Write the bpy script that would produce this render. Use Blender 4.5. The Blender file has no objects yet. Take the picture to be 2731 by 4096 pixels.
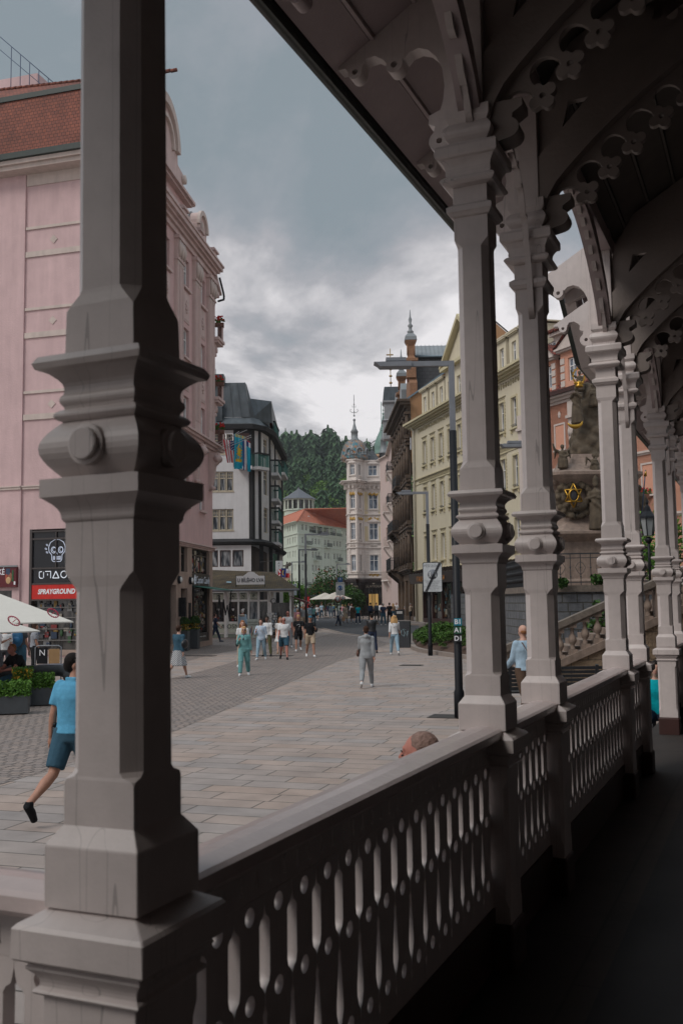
import bpy, bmesh, math, random
import numpy as np
from mathutils import Vector, Matrix
rnd = random.Random(7)
PI = math.pi
R_ = math.radians
sc = bpy.context.scene
COL = sc.collection

# ------------------------------------------------------------ camera
FPX = 3982.0                      # focal length in pixels of the 2731 x 4096 photograph (35 mm lens)
PITCH, ROLL, EYE = R_(5.21), R_(-0.77), 2.25
camd = bpy.data.cameras.new('camera')
cam = bpy.data.objects.new('camera', camd)
COL.objects.link(cam)
camd.sensor_fit = 'VERTICAL'
camd.sensor_height = 36.0
camd.lens = 36.0 * FPX / 4096
camd.clip_start = 0.05
camd.clip_end = 4000
RC = Matrix.Rotation(PI / 2 + PITCH, 3, 'X') @ Matrix.Rotation(ROLL, 3, 'Z')
cam.matrix_world = Matrix.Translation((0, 0, EYE)) @ RC.to_4x4()
camd.dof.use_dof = True
camd.dof.focus_distance = 34
camd.dof.aperture_fstop = 7.0
sc.camera = cam

# ------------------------------------------------------------ sky and light
SUN_EL, SUN_AZ = R_(48), R_(-128)          # azimuth from +Y towards +X
world = bpy.data.worlds.new('World')
sc.world = world
world.use_nodes = True
wt = world.node_tree
wt.nodes.clear()
def wn(t, **k):
    n = wt.nodes.new(t)
    for a, b in k.items():
        setattr(n, a, b)
    return n
def wl(a, b):
    wt.links.new(a, b)
def wmath(op, a, b=None, c=None, clamp=False):
    n = wn('ShaderNodeMath', operation=op, use_clamp=clamp)
    for i, v in enumerate((a, b, c)):
        if v is None: continue
        if isinstance(v, (int, float)): n.inputs[i].default_value = v
        else: wl(v, n.inputs[i])
    return n.outputs[0]
sky = wn('ShaderNodeTexSky', sky_type='NISHITA')
sky.sun_disc = False
sky.sun_elevation = SUN_EL
sky.sun_rotation = SUN_AZ
sky.air_density = 1.2
sky.dust_density = 2.0
tcw = wn('ShaderNodeTexCoord')
sep = wn('ShaderNodeSeparateXYZ'); wl(tcw.outputs['Generated'], sep.inputs[0])
zc = wmath('MAXIMUM', sep.outputs[2], 0.0)
zz = wmath('ADD', zc, 0.16)
comb = wn('ShaderNodeCombineXYZ')
wl(wmath('DIVIDE', sep.outputs[0], zz), comb.inputs[0])
wl(wmath('DIVIDE', sep.outputs[1], zz), comb.inputs[1])
def wnoise(scale, detail, rough, loc, dist=0.0):
    mp = wn('ShaderNodeMapping'); wl(comb.outputs[0], mp.inputs[0])
    mp.inputs['Location'].default_value = loc
    mp.inputs['Scale'].default_value = (1, 0.75, 1)
    n = wn('ShaderNodeTexNoise'); wl(mp.outputs[0], n.inputs['Vector'])
    n.inputs['Scale'].default_value = scale
    n.inputs['Detail'].default_value = detail
    n.inputs['Roughness'].default_value = rough
    n.inputs['Distortion'].default_value = dist
    return n.outputs[0]
big = wnoise(0.62, 4, 0.5, (3.1, 1.7, 0), 0.3)
mid = wnoise(1.45, 10, 0.58, (0.4, 6.0, 0), 0.45)
fine = wnoise(5.5, 7, 0.6, (5.0, 2.0, 0), 0.2)
cl = wmath('ADD', wmath('MULTIPLY_ADD', big, 0.8, -0.125), wmath('ADD', wmath('MULTIPLY_ADD', mid, 1.75, -0.56), wmath('MULTIPLY_ADD', fine, 0.48, -0.09)))   # centre about 0.69
# the veil of cloud is thin and bright low over the street and thick and grey higher up
low = wn('ShaderNodeMapRange'); wl(zc, low.inputs[0])
low.inputs[1].default_value = 0.24; low.inputs[2].default_value = 0.46
low.inputs[3].default_value = 0.17; low.inputs[4].default_value = -0.30
low.interpolation_type = 'SMOOTHSTEP'
val = wmath('ADD', cl, low.outputs[0])
ramp = wn('ShaderNodeValToRGB'); wl(val, ramp.inputs[0])
cr = ramp.color_ramp
cr.elements[0].position = 0.44; cr.elements[0].color = (0.20, 0.24, 0.268, 1)
cr.elements[1].position = 0.99; cr.elements[1].color = (0.70, 0.69, 0.71, 1)
for p, c in ((0.60, (0.25, 0.275, 0.305, 1)), (0.72, (0.33, 0.335, 0.36, 1)), (0.85, (0.49, 0.485, 0.505, 1))):
    e = cr.elements.new(p); e.color = c
# overcast skies are brightest overhead
zen = wn('ShaderNodeMapRange'); wl(zc, zen.inputs[0])
zen.inputs[1].default_value = 0.55; zen.inputs[2].default_value = 0.95
zen.inputs[3].default_value = 1.0; zen.inputs[4].default_value = 3.4
zen.interpolation_type = 'SMOOTHSTEP'
vm = wn('ShaderNodeVectorMath', operation='SCALE')
wl(ramp.outputs[0], vm.inputs[0]); wl(zen.outputs[0], vm.inputs['Scale'])
warm = wn('ShaderNodeVectorMath', operation='MULTIPLY'); wl(vm.outputs[0], warm.inputs[0]); warm.inputs[1].default_value = (1.02, 1.0, 0.985)
bgc = wn('ShaderNodeBackground'); wl(warm.outputs[0], bgc.inputs[0]); bgc.inputs[1].default_value = 1.35
bgs = wn('ShaderNodeBackground'); wl(sky.outputs[0], bgs.inputs[0]); bgs.inputs[1].default_value = 0.06
mixw = wn('ShaderNodeMixShader'); mixw.inputs[0].default_value = 0.88
wl(bgs.outputs[0], mixw.inputs[1]); wl(bgc.outputs[0], mixw.inputs[2])
wo = wn('ShaderNodeOutputWorld'); wl(mixw.outputs[0], wo.inputs[0])

sund = bpy.data.lights.new('sun', 'SUN')
sund.energy = 1.7
sund.angle = R_(26)
sund.color = (1.0, 0.94, 0.88)
sun = bpy.data.objects.new('sun', sund)
COL.objects.link(sun)
sd = Vector((math.sin(SUN_AZ) * math.cos(SUN_EL), math.cos(SUN_AZ) * math.cos(SUN_EL), math.sin(SUN_EL)))
sun.rotation_euler = sd.to_track_quat('Z', 'Y').to_euler()
sun.location = sd * 60
vs = sc.view_settings
vs.view_transform = 'Standard'; vs.look = 'None'; vs.exposure = 0.0; vs.gamma = 1.0; vs.use_curve_mapping = False
sc.cycles.max_bounces = 6
sc.cycles.diffuse_bounces = 4
sc.cycles.transparent_max_bounces = 8

# ------------------------------------------------------------ measuring
def ray(px, py):
    return RC @ Vector(((px - 1365.5) / FPX, -(py - 2048) / FPX, -1))
def ground_z(y):
    return 0.0 if y < 42 else (0.42 * (y - 42) / 48 if y < 90 else 0.42)
def at_ground(px, py):
    d = ray(px, py); z = 0.0
    for _ in range(30):
        k = (z - EYE) / d.z
        z = 0.5 * z + 0.5 * ground_z(d.y * k)
    k = (z - EYE) / d.z
    return d.x * k, d.y * k, z
def at(px, py, Y):
    d = ray(px, py); k = Y / d.y
    return Vector((d.x * k, Y, EYE + d.z * k))
AZ = R_(23.4)                     # the colonnade runs this way
UX, UY = math.sin(AZ), math.cos(AZ)
def sl(s, l, z=0.0):              # along the colonnade, out of it, up
    return Vector((s * UX - l * UY, s * UY + l * UX, z))
M_COL = Matrix.Rotation(PI / 2 - AZ, 4, 'Z')

# ------------------------------------------------------------ objects
def tag(o, label, cat, group=None, kind=None):
    o['label'] = label; o['category'] = cat
    if group: o['group'] = group
    if kind: o['kind'] = kind
    return o
def thing(name, label, cat, loc=(0, 0, 0), rotz=0.0, group=None):
    o = bpy.data.objects.new(name, None); COL.objects.link(o)
    o.empty_display_size = 0.2
    o.location = loc; o.rotation_euler = (0, 0, rotz)
    return tag(o, label, cat, group)
def put(name, me, parent=None, loc=(0, 0, 0), rotz=0.0):
    o = bpy.data.objects.new(name, me); COL.objects.link(o)
    o.parent = parent; o.location = loc; o.rotation_euler = (0, 0, rotz)
    return o
def structure(o):
    o['kind'] = 'structure'; return o
def copy_tree(o, parent=None):
    c = o.copy(); COL.objects.link(c); c.parent = parent
    for ch in list(o.children):
        copy_tree(ch, c)
    return c

class MB:
    """collects shapes and links them as one mesh object"""
    def __init__(s): s.v = []; s.f = []; s.m = []; s.sm = []; s.M = None
    def add(s, vs, fs, m=0, smooth=False):
        n = len(s.v)
        if s.M is not None: vs = [tuple(s.M @ Vector(p)) for p in vs]
        s.v += [tuple(p) for p in vs]
        s.f += [tuple(n + i for i in f) for f in fs]
        s.m += [m] * len(fs); s.sm += [smooth] * len(fs)
    def box(s, x0, x1, y0, y1, z0, z1, m=0):
        if x0 > x1: x0, x1 = x1, x0
        if y0 > y1: y0, y1 = y1, y0
        if z0 > z1: z0, z1 = z1, z0
        s.add([(x0,y0,z0),(x1,y0,z0),(x1,y1,z0),(x0,y1,z0),(x0,y0,z1),(x1,y0,z1),(x1,y1,z1),(x0,y1,z1)],
              [(0,3,2,1),(4,5,6,7),(0,1,5,4),(1,2,6,5),(2,3,7,6),(3,0,4,7)], m)
    def bar(s, a, b, w, h, m=0):                  # a square bar between two points
        a = Vector(a); b = Vector(b); d = (b - a)
        if d.length < 1e-6: return
        d.normalize()
        up = Vector((0, 0, 1)) if abs(d.z) < 0.95 else Vector((0, 1, 0))
        x = d.cross(up).normalized() * w / 2; y = x.cross(d).normalized() * h / 2
        vs = [a - x - y, a + x - y, a + x + y, a - x + y, b - x - y, b + x - y, b + x + y, b - x + y]
        s.add(vs, [(0,1,2,3),(7,6,5,4),(0,4,5,1),(1,5,6,2),(2,6,7,3),(3,7,4,0)], m)
    def tube(s, pts, r, n=8, m=0, smooth=True, ry=None):
        pts = [Vector(p) for p in pts]
        if isinstance(r, (int, float)): r = [r] * len(pts)
        vs = []; fs = []
        prev = None
        for i, p in enumerate(pts):
            d = (pts[min(i + 1, len(pts) - 1)] - pts[max(i - 1, 0)]).normalized()
            if prev is None:
                up = Vector((0, 1, 0)) if abs(d.y) < 0.9 else Vector((1, 0, 0))
                x = d.cross(up).normalized()
            else:
                x = (prev - d * prev.dot(d)).normalized()
            prev = x; y = d.cross(x)
            for k in range(n):
                a = 2 * PI * k / n
                rr = r[i]; r2 = rr if ry is None else rr * ry
                vs.append(p + x * math.cos(a) * rr + y * math.sin(a) * r2)
        for i in range(len(pts) - 1):
            for k in range(n):
                k2 = (k + 1) % n
                fs.append((i*n+k, i*n+k2, (i+1)*n+k2, (i+1)*n+k))
        fs.append(tuple(range(n-1, -1, -1)))
        fs.append(tuple((len(pts)-1)*n + k for k in range(n)))
        s.add(vs, fs, m, smooth)
    def lathe(s, prof, n=16, m=0, c=(0, 0, 0), smooth=True, square=False):
        vs = []; fs = []
        for (r, z) in prof:
            for k in range(n):
                a = 2 * PI * (k + (0.5 if square else 0)) / n
                rr = r / math.cos(PI / n) if square else r
                vs.append((c[0] + rr * math.cos(a), c[1] + rr * math.sin(a), c[2] + z))
        for i in range(len(prof) - 1):
            for k in range(n):
                k2 = (k + 1) % n
                fs.append((i*n+k, i*n+k2, (i+1)*n+k2, (i+1)*n+k))
        fs.append(tuple(range(n-1, -1, -1)))
        fs.append(tuple((len(prof)-1)*n + k for k in range(n)))
        s.add(vs, fs, m, smooth)
    def ball(s, c, r, n=10, k=7, m=0, smooth=True):
        if isinstance(r, (int, float)): r = (r, r, r)
        vs = [(c[0], c[1], c[2] - r[2])]; fs = []
        for i in range(1, k):
            t = -PI/2 + PI*i/k
            for j in range(n):
                a = 2*PI*j/n
                vs.append((c[0]+r[0]*math.cos(t)*math.cos(a), c[1]+r[1]*math.cos(t)*math.sin(a), c[2]+r[2]*math.sin(t)))
        vs.append((c[0], c[1], c[2] + r[2]))
        for j in range(n):
            fs.append((0, 1+(j+1)%n, 1+j))
            fs.append((len(vs)-1, 1+(k-2)*n+j, 1+(k-2)*n+(j+1)%n))
        for i in range(k-2):
            for j in range(n):
                a = 1+i*n+j; b = 1+i*n+(j+1)%n
                fs.append((a, b, b+n, a+n))
        s.add(vs, fs, m, smooth)
    def prism(s, pts, y0, y1, m=0, plane='xz'):   # an outline given thickness
        n = len(pts)
        if plane == 'xz': vs = [(x, y0, z) for x, z in pts] + [(x, y1, z) for x, z in pts]
        elif plane == 'yz': vs = [(y0, x, z) for x, z in pts] + [(y1, x, z) for x, z in pts]
        else: vs = [(x, z, y0) for x, z in pts] + [(x, z, y1) for x, z in pts]
        fs = [tuple(range(n)), tuple(range(2*n-1, n-1, -1))]
        for i in range(n):
            j = (i+1) % n
            fs.append((i, i+n, j+n, j))
        s.add(vs, fs, m)
    def grid(s, fn, nu, nv, m=0, smooth=True, mf=None):
        vs = [fn(i/nu, j/nv) for j in range(nv+1) for i in range(nu+1)]
        for j in range(nv):
            for i in range(nu):
                a = j*(nu+1)+i
                pass
        n0 = len(s.v)
        if s.M is not None: vs = [tuple(s.M @ Vector(p)) for p in vs]
        s.v += [tuple(p) for p in vs]
        for j in range(nv):
            for i in range(nu):
                a = n0 + j*(nu+1)+i
                s.f.append((a, a+1, a+nu+2, a+nu+1)); s.m.append(mf(i, j) if mf else m); s.sm.append(smooth)
    def mesh(s, name, mats, fix=True):
        me = bpy.data.meshes.new(name)
        me.from_pydata(s.v, [], s.f)
        for m in (mats if isinstance(mats, (list, tuple)) else [mats]): me.materials.append(m)
        me.polygons.foreach_set('material_index', s.m)
        me.polygons.foreach_set('use_smooth', s.sm)
        if fix:
            bm = bmesh.new(); bm.from_mesh(me)
            bmesh.ops.recalc_face_normals(bm, faces=bm.faces)
            bm.to_mesh(me); bm.free()
        me.update()
        return me
    def build(s, name, mats, parent=None, loc=(0, 0, 0), rotz=0.0, fix=True):
        return put(name, s.mesh(name, mats, fix), parent, loc, rotz)

def npmesh(name, verts, quads, mats, midx=None, smooth=False):
    me = bpy.data.meshes.new(name)
    nv = len(verts); nf = len(quads); k = quads.shape[1]
    me.vertices.add(nv); me.vertices.foreach_set('co', verts.astype(np.float32).ravel())
    me.loops.add(nf * k); me.loops.foreach_set('vertex_index', quads.astype(np.int32).ravel())
    me.polygons.add(nf)
    me.polygons.foreach_set('loop_start', np.arange(0, nf * k, k, dtype=np.int32))
    me.polygons.foreach_set('loop_total', np.full(nf, k, dtype=np.int32))
    for m in (mats if isinstance(mats, (list, tuple)) else [mats]): me.materials.append(m)
    if midx is not None: me.polygons.foreach_set('material_index', midx.astype(np.int32))
    if smooth: me.polygons.foreach_set('use_smooth', np.ones(nf, dtype=bool))
    me.update(calc_edges=True); me.validate()
    return me

def eval_mesh(o, name):
    bpy.context.view_layer.update()
    dg = bpy.context.evaluated_depsgraph_get()
    me = bpy.data.meshes.new_from_object(o.evaluated_get(dg))
    me.name = name
    return me
def remesh(mb, voxel, name, mats, smooth_it=4):
    me = mb.mesh(name + '_raw', mats)
    o = put('tmp', me)
    m = o.modifiers.new('r', 'REMESH'); m.mode = 'VOXEL'; m.voxel_size = voxel; m.use_smooth_shade = True
    if smooth_it:
        k = o.modifiers.new('s', 'SMOOTH'); k.iterations = smooth_it; k.factor = 0.5
    r = eval_mesh(o, name)
    bpy.data.objects.remove(o); bpy.data.meshes.remove(me)
    r.materials.clear()
    for m in (mats if isinstance(mats, (list, tuple)) else [mats]): r.materials.append(m)
    return r
def join_meshes(a, mb, mats):
    """append the shapes of mb (already with material numbers) to mesh a"""
    bm = bmesh.new(); bm.from_mesh(a)
    b = mb.mesh('t', mats); bm.from_mesh(b)
    a.materials.clear()
    for m in mats: a.materials.append(m)
    bm.to_mesh(a); bm.free(); bpy.data.meshes.remove(b)
    return a
def cutout(name, outlines, thick, mats, res=1):
    """flat board with holes (2-D curve filled, given thickness); lies in its own x,y plane"""
    cu = bpy.data.curves.new(name, 'CURVE'); cu.dimensions = '2D'; cu.fill_mode = 'BOTH'; cu.extrude = thick / 2
    for pts in outlines:
        sp = cu.splines.new('POLY'); sp.points.add(len(pts) - 1)
        for i, (x, y) in enumerate(pts): sp.points[i].co = (x, y, 0, 1)
        sp.use_cyclic_u = True
    o = put('tmp', cu); me = eval_mesh(o, name)
    bpy.data.objects.remove(o); bpy.data.curves.remove(cu)
    me.materials.clear()
    me.materials.append(mats)
    return me
def text_mesh(txt, size, mat, depth=0.004, align='CENTER', spacing=1.0, bold=0.0, xs=1.0, shear=0.0):
    cu = bpy.data.curves.new('writing', 'FONT'); cu.body = txt; cu.size = size; cu.extrude = depth
    cu.align_x = align; cu.align_y = 'CENTER'; cu.space_character = spacing; cu.offset = bold; cu.shear = shear; cu.resolution_u = 3
    o = put('tmp', cu); me = eval_mesh(o, 'writing')
    bpy.data.objects.remove(o); bpy.data.curves.remove(cu)
    me.materials.clear(); me.materials.append(mat)
    # stand it up: x right, z up, facing -y
    me.transform(Matrix.Rotation(PI / 2, 4, 'X') @ Matrix.Diagonal((xs, 1, 1, 1)))
    return me
def circle(cx, cy, r, n=20, a0=0.0):
    return [(cx + r * math.cos(a0 + 2*PI*i/n), cy + r * math.sin(a0 + 2*PI*i/n)) for i in range(n)]

# ------------------------------------------------------------ materials
def mat(name, col, rough=0.6, var=0.12, scale=6.0, bump=0.0, bscale=40.0, metal=0.0, var2=0.0, scale2=0.6, coord='Object', spec=0.5, streak=0.0, crack=0.0):
    m = bpy.data.materials.new(name); m.use_nodes = True
    t = m.node_tree; b = t.nodes['Principled BSDF']
    b.inputs['Roughness'].default_value = rough; b.inputs['Metallic'].default_value = metal
    b.inputs['Specular IOR Level'].default_value = spec
    tc = t.nodes.new('ShaderNodeTexCoord')
    v = None
    def fac(scale, amt, sz=None):
        n = t.nodes.new('ShaderNodeTexNoise'); n.inputs['Scale'].default_value = scale
        n.inputs['Detail'].default_value = 5; n.inputs['Roughness'].default_value = 0.6
        src = tc.outputs[coord]
        if sz:
            mp = t.nodes.new('ShaderNodeMapping'); mp.inputs['Scale'].default_value = sz
            t.links.new(src, mp.inputs[0]); src = mp.outputs[0]
        t.links.new(src, n.inputs['Vector'])
        r = t.nodes.new('ShaderNodeMapRange'); t.links.new(n.outputs[0], r.inputs[0])
        r.inputs[1].default_value = 0.3; r.inputs[2].default_value = 0.7
        r.inputs[3].default_value = 1 - amt; r.inputs[4].default_value = 1 + amt
        return r.outputs[0]
    fs = []
    if var: fs.append(fac(scale, var))
    if var2: fs.append(fac(scale2, var2))
    if streak: fs.append(fac(3.0, streak, (1, 1, 0.12)))
    if fs:
        f = fs[0]
        for g in fs[1:]:
            k = t.nodes.new('ShaderNodeMath'); k.operation = 'MULTIPLY'; t.links.new(f, k.inputs[0]); t.links.new(g, k.inputs[1]); f = k.outputs[0]
        vm = t.nodes.new('ShaderNodeVectorMath'); vm.operation = 'SCALE'; vm.inputs[0].default_value = col
        t.links.new(f, vm.inputs['Scale']); t.links.new(vm.outputs[0], b.inputs['Base Color'])
    else:
        b.inputs['Base Color'].default_value = (*col, 1)
    if crack:
        mp = t.nodes.new('ShaderNodeMapping'); mp.inputs['Scale'].default_value = (7, 7, 0.16); t.links.new(tc.outputs[coord], mp.inputs[0])
        n = t.nodes.new('ShaderNodeTexNoise'); n.noise_dimensions = '4D'; n.inputs['Scale'].default_value = 1.0; n.inputs['Detail'].default_value = 2; t.links.new(mp.outputs[0], n.inputs['Vector'])
        oi = t.nodes.new('ShaderNodeObjectInfo'); ow = t.nodes.new('ShaderNodeMath'); ow.operation = 'MULTIPLY'; ow.inputs[1].default_value = 60; t.links.new(oi.outputs['Random'], ow.inputs[0]); t.links.new(ow.outputs[0], n.inputs['W'])
        a = t.nodes.new('ShaderNodeMath'); a.operation = 'COMPARE'; a.inputs[1].default_value = .5; a.inputs[2].default_value = .0014; t.links.new(n.outputs[0], a.inputs[0])
        d = t.nodes.new('ShaderNodeMath'); d.operation = 'MULTIPLY_ADD'; d.inputs[1].default_value = -crack; d.inputs[2].default_value = 1.0; t.links.new(a.outputs[0], d.inputs[0])
        v2 = t.nodes.new('ShaderNodeVectorMath'); v2.operation = 'SCALE'; t.links.new(vm.outputs[0], v2.inputs[0]); t.links.new(d.outputs[0], v2.inputs['Scale']); t.links.new(v2.outputs[0], b.inputs['Base Color'])
    if bump:
        n = t.nodes.new('ShaderNodeTexNoise'); n.inputs['Scale'].default_value = bscale; n.inputs['Detail'].default_value = 4
        t.links.new(tc.outputs[coord], n.inputs['Vector'])
        bp = t.nodes.new('ShaderNodeBump'); bp.inputs['Strength'].default_value = bump; bp.inputs['Distance'].default_value = 0.02
        t.links.new(n.outputs[0], bp.inputs['Height']); t.links.new(bp.outputs[0], b.inputs['Normal'])
    return m
_mc = {}
def cmat(name, col, **k):
    key = (name, tuple(round(c, 3) for c in col))
    if key not in _mc: _mc[key] = mat(name, col, **k)
    return _mc[key]
def emis(name, col, s):
    m = bpy.data.materials.new(name); m.use_nodes = True
    b = m.node_tree.nodes['Principled BSDF']
    b.inputs['Base Color'].default_value = (*col, 1)
    b.inputs['Emission Color'].default_value = (*col, 1); b.inputs['Emission Strength'].default_value = s
    return m
def glassmat(name, dark, light, rough=0.08):
    m = bpy.data.materials.new(name); m.use_nodes = True
    t = m.node_tree; b = t.nodes['Principled BSDF']
    oi = t.nodes.new('ShaderNodeObjectInfo'); tc = t.nodes.new('ShaderNodeTexCoord')
    n = t.nodes.new('ShaderNodeTexNoise'); n.inputs['Scale'].default_value = 2.2; n.noise_dimensions = '4D'
    mp = t.nodes.new('ShaderNodeMapping'); mp.inputs['Scale'].default_value = (3, 1, 0.5)
    t.links.new(tc.outputs['Object'], mp.inputs[0]); t.links.new(mp.outputs[0], n.inputs['Vector'])
    k = t.nodes.new('ShaderNodeMath'); k.operation = 'MULTIPLY'; k.inputs[1].default_value = 37.0
    t.links.new(oi.outputs['Random'], k.inputs[0]); t.links.new(k.outputs[0], n.inputs['W'])
    r = t.nodes.new('ShaderNodeMapRange'); r.inputs[1].default_value = 0.42; r.inputs[2].default_value = 0.62
    t.links.new(n.outputs[0], r.inputs[0])
    mx = t.nodes.new('ShaderNodeMix'); mx.data_type = 'RGBA'
    mx.inputs[6].default_value = (*dark, 1); mx.inputs[7].default_value = (*light, 1)
    t.links.new(r.outputs[0], mx.inputs[0]); t.links.new(mx.outputs[2], b.inputs['Base Color'])
    b.inputs['Roughness'].default_value = rough; b.inputs['Specular IOR Level'].default_value = 0.6
    return m
def brickmat(name, c1, c2, mortar, bw, bh, msize=0.01, rough=0.8, bump=0.4, offset=0.5, squash=1.0, sqf=2, rot=0.0, scale=1.0, bias=0.0, plane='xy', var=0.15, vscale=2.5, msmooth=0.1, grass=None, bumpn=0.0, loc=(0,0,0)):
    m = bpy.data.materials.new(name); m.use_nodes = True
    t = m.node_tree; b = t.nodes['Principled BSDF']; b.inputs['Roughness'].default_value = rough
    tc = t.nodes.new('ShaderNodeTexCoord'); mp = t.nodes.new('ShaderNodeMapping')
    src = tc.outputs['Object']
    if plane == 'xz':
        sp = t.nodes.new('ShaderNodeSeparateXYZ'); cb = t.nodes.new('ShaderNodeCombineXYZ')
        t.links.new(src, sp.inputs[0]); t.links.new(sp.outputs[0], cb.inputs[0]); t.links.new(sp.outputs[2], cb.inputs[1]); t.links.new(sp.outputs[1], cb.inputs[2]); src = cb.outputs[0]
    t.links.new(src, mp.inputs[0]); mp.inputs['Rotation'].default_value = (0, 0, rot); mp.inputs['Location'].default_value = loc
    br = t.nodes.new('ShaderNodeTexBrick'); t.links.new(mp.outputs[0], br.inputs['Vector'])
    br.offset = offset; br.squash = squash; br.squash_frequency = sqf
    br.inputs['Color1'].default_value = (*c1, 1); br.inputs['Color2'].default_value = (*c2, 1); br.inputs['Mortar'].default_value = (*mortar, 1)
    br.inputs['Scale'].default_value = 1.0; br.inputs['Brick Width'].default_value = bw; br.inputs['Row Height'].default_value = bh
    br.inputs['Mortar Size'].default_value = msize; br.inputs['Mortar Smooth'].default_value = msmooth; br.inputs['Bias'].default_value = bias
    n = t.nodes.new('ShaderNodeTexNoise'); n.inputs['Scale'].default_value = vscale; n.inputs['Detail'].default_value = 8; n.inputs['Roughness'].default_value = 0.65
    t.links.new(tc.outputs['Object'], n.inputs['Vector'])
    r = t.nodes.new('ShaderNodeMapRange'); t.links.new(n.outputs[0], r.inputs[0]); r.inputs[1].default_value = 0.3; r.inputs[2].default_value = 0.7
    r.inputs[3].default_value = 1 - var; r.inputs[4].default_value = 1 + var
    vm = t.nodes.new('ShaderNodeVectorMath'); vm.operation = 'SCALE'
    t.links.new(br.outputs['Color'], vm.inputs[0]); t.links.new(r.outputs[0], vm.inputs['Scale'])
    t.links.new(vm.outputs[0], b.inputs['Base Color'])
    inv = t.nodes.new('ShaderNodeMath'); inv.operation = 'SUBTRACT'; inv.inputs[0].default_value = 1.0
    t.links.new(br.outputs['Fac'], inv.inputs[1])
    h = inv.outputs[0]
    if bumpn:
        ad = t.nodes.new('ShaderNodeMath'); ad.operation = 'MULTIPLY_ADD'; ad.inputs[1].default_value = bumpn
        n2 = t.nodes.new('ShaderNodeTexNoise'); n2.inputs['Scale'].default_value = 14; n2.inputs['Detail'].default_value = 6
        t.links.new(tc.outputs['Object'], n2.inputs['Vector'])
        t.links.new(n2.outputs[0], ad.inputs[0]); t.links.new(h, ad.inputs[2]); h = ad.outputs[0]
    bp = t.nodes.new('ShaderNodeBump'); bp.inputs['Strength'].default_value = bump; bp.inputs['Distance'].default_value = 0.02
    t.links.new(h, bp.inputs['Height']); t.links.new(bp.outputs[0], b.inputs['Normal'])
    return m
def leafmat(name, a, b_):
    m = bpy.data.materials.new(name); m.use_nodes = True
    t = m.node_tree; b = t.nodes['Principled BSDF']; b.inputs['Roughness'].default_value = 0.7
    b.inputs['Specular IOR Level'].default_value = 0.2
    g = t.nodes.new('ShaderNodeNewGeometry')
    cr = t.nodes.new('ShaderNodeMix'); cr.data_type = 'RGBA'
    cr.inputs[6].default_value = (*a, 1); cr.inputs[7].default_value = (*b_, 1)
    t.links.new(g.outputs['Random Per Island'], cr.inputs[0]); t.links.new(cr.outputs[2], b.inputs['Base Color'])
    return m
# ------------------------------------------------------------ shared materials
PAINT = mat('cream_paint', (0.54, 0.48, 0.462), rough=0.42, var=0.06, scale=3, bump=0.05, bscale=110, streak=0.07, var2=0.05, scale2=16, crack=0.35)
PAINT_G = mat('handrail_paint', (0.52, 0.435, 0.42), rough=0.26, var=0.06, scale=5, bump=0.1, bscale=30, streak=0.05)
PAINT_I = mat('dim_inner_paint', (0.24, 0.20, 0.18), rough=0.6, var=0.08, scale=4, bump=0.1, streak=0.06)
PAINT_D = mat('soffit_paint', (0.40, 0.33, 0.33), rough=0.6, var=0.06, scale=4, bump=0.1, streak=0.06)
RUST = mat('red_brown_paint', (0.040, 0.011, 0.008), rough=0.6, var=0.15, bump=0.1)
GUTTER = mat('green_black_metal', (0.012, 0.022, 0.018), rough=0.4, var=0.2)
BLACK = mat('black_metal', (0.007, 0.0075, 0.010), rough=0.5, spec=.25, var=0.1)
GREYMET = mat('grey_metal', (0.17, 0.18, 0.20), rough=0.45, var=0.08)
IRON = mat('dark_wrought_iron', (0.02, 0.022, 0.026), rough=0.5, var=0.1)
WHITEP = mat('white_paint', (0.72, 0.71, 0.70), rough=0.5, var=0.04)
GLASS = glassmat('window_glass', (0.03, 0.04, 0.05), (0.30, 0.31, 0.32))
GLASS_BLUE = glassmat('window_glass_reflecting', (0.05, 0.07, 0.10), (0.22, 0.27, 0.33))
GLASS_DARK = glassmat('shop_glass', (0.012, 0.012, 0.013), (0.07, 0.065, 0.06))

# ------------------------------------------------------------ ground sheets
def clip_y(poly, lo, hi):
    def cut(p, y, keep_above):
        out = []
        for i in range(len(p)):
            a, b = p[i], p[(i+1) % len(p)]
            ia = (a[1] >= y) == keep_above or a[1] == y; ib = (b[1] >= y) == keep_above or b[1] == y
            if ia: out.append(a)
            if ia != ib:
                t = (y - a[1]) / (b[1] - a[1]); out.append((a[0] + t*(b[0]-a[0]), y))
        return out
    p = cut(poly, lo, True)
    if len(p) > 2: p = cut(p, hi, False)
    return p if len(p) > 2 else None
def sheet(name, poly, m, dz):
    mb = MB()
    for lo, hi in ((-200, 42), (42, 90), (90, 3000)):
        p = clip_y(poly, lo, hi)
        if p: mb.add([(x, y, ground_z(y) + dz) for x, y in p], [tuple(range(len(p)))], 0)
    o = mb.build(name, m)
    for pl in o.data.polygons:
        if pl.normal.z < 0: pl.flip()
    return structure(o)
SLAB = brickmat('granite_slabs', (0.310, 0.235, 0.195), (0.258, 0.228, 0.215), (0.050, 0.043, 0.034), 1.02, 0.40, 0.009, rough=0.75, bump=0.5, offset=0.37, squash=0.72, sqf=3, rot=R_(17.9), var=0.22, vscale=1.3, bumpn=0.12)
SLAB2 = brickmat('granite_slabs_far', (0.27, 0.205, 0.17), (0.22, 0.195, 0.185), (0.07, 0.06, 0.05), 0.8, 0.45, 0.012, rough=0.8, bump=0.4, offset=0.4, squash=0.8, sqf=2, rot=R_(12), var=0.14, vscale=1.5)
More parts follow.
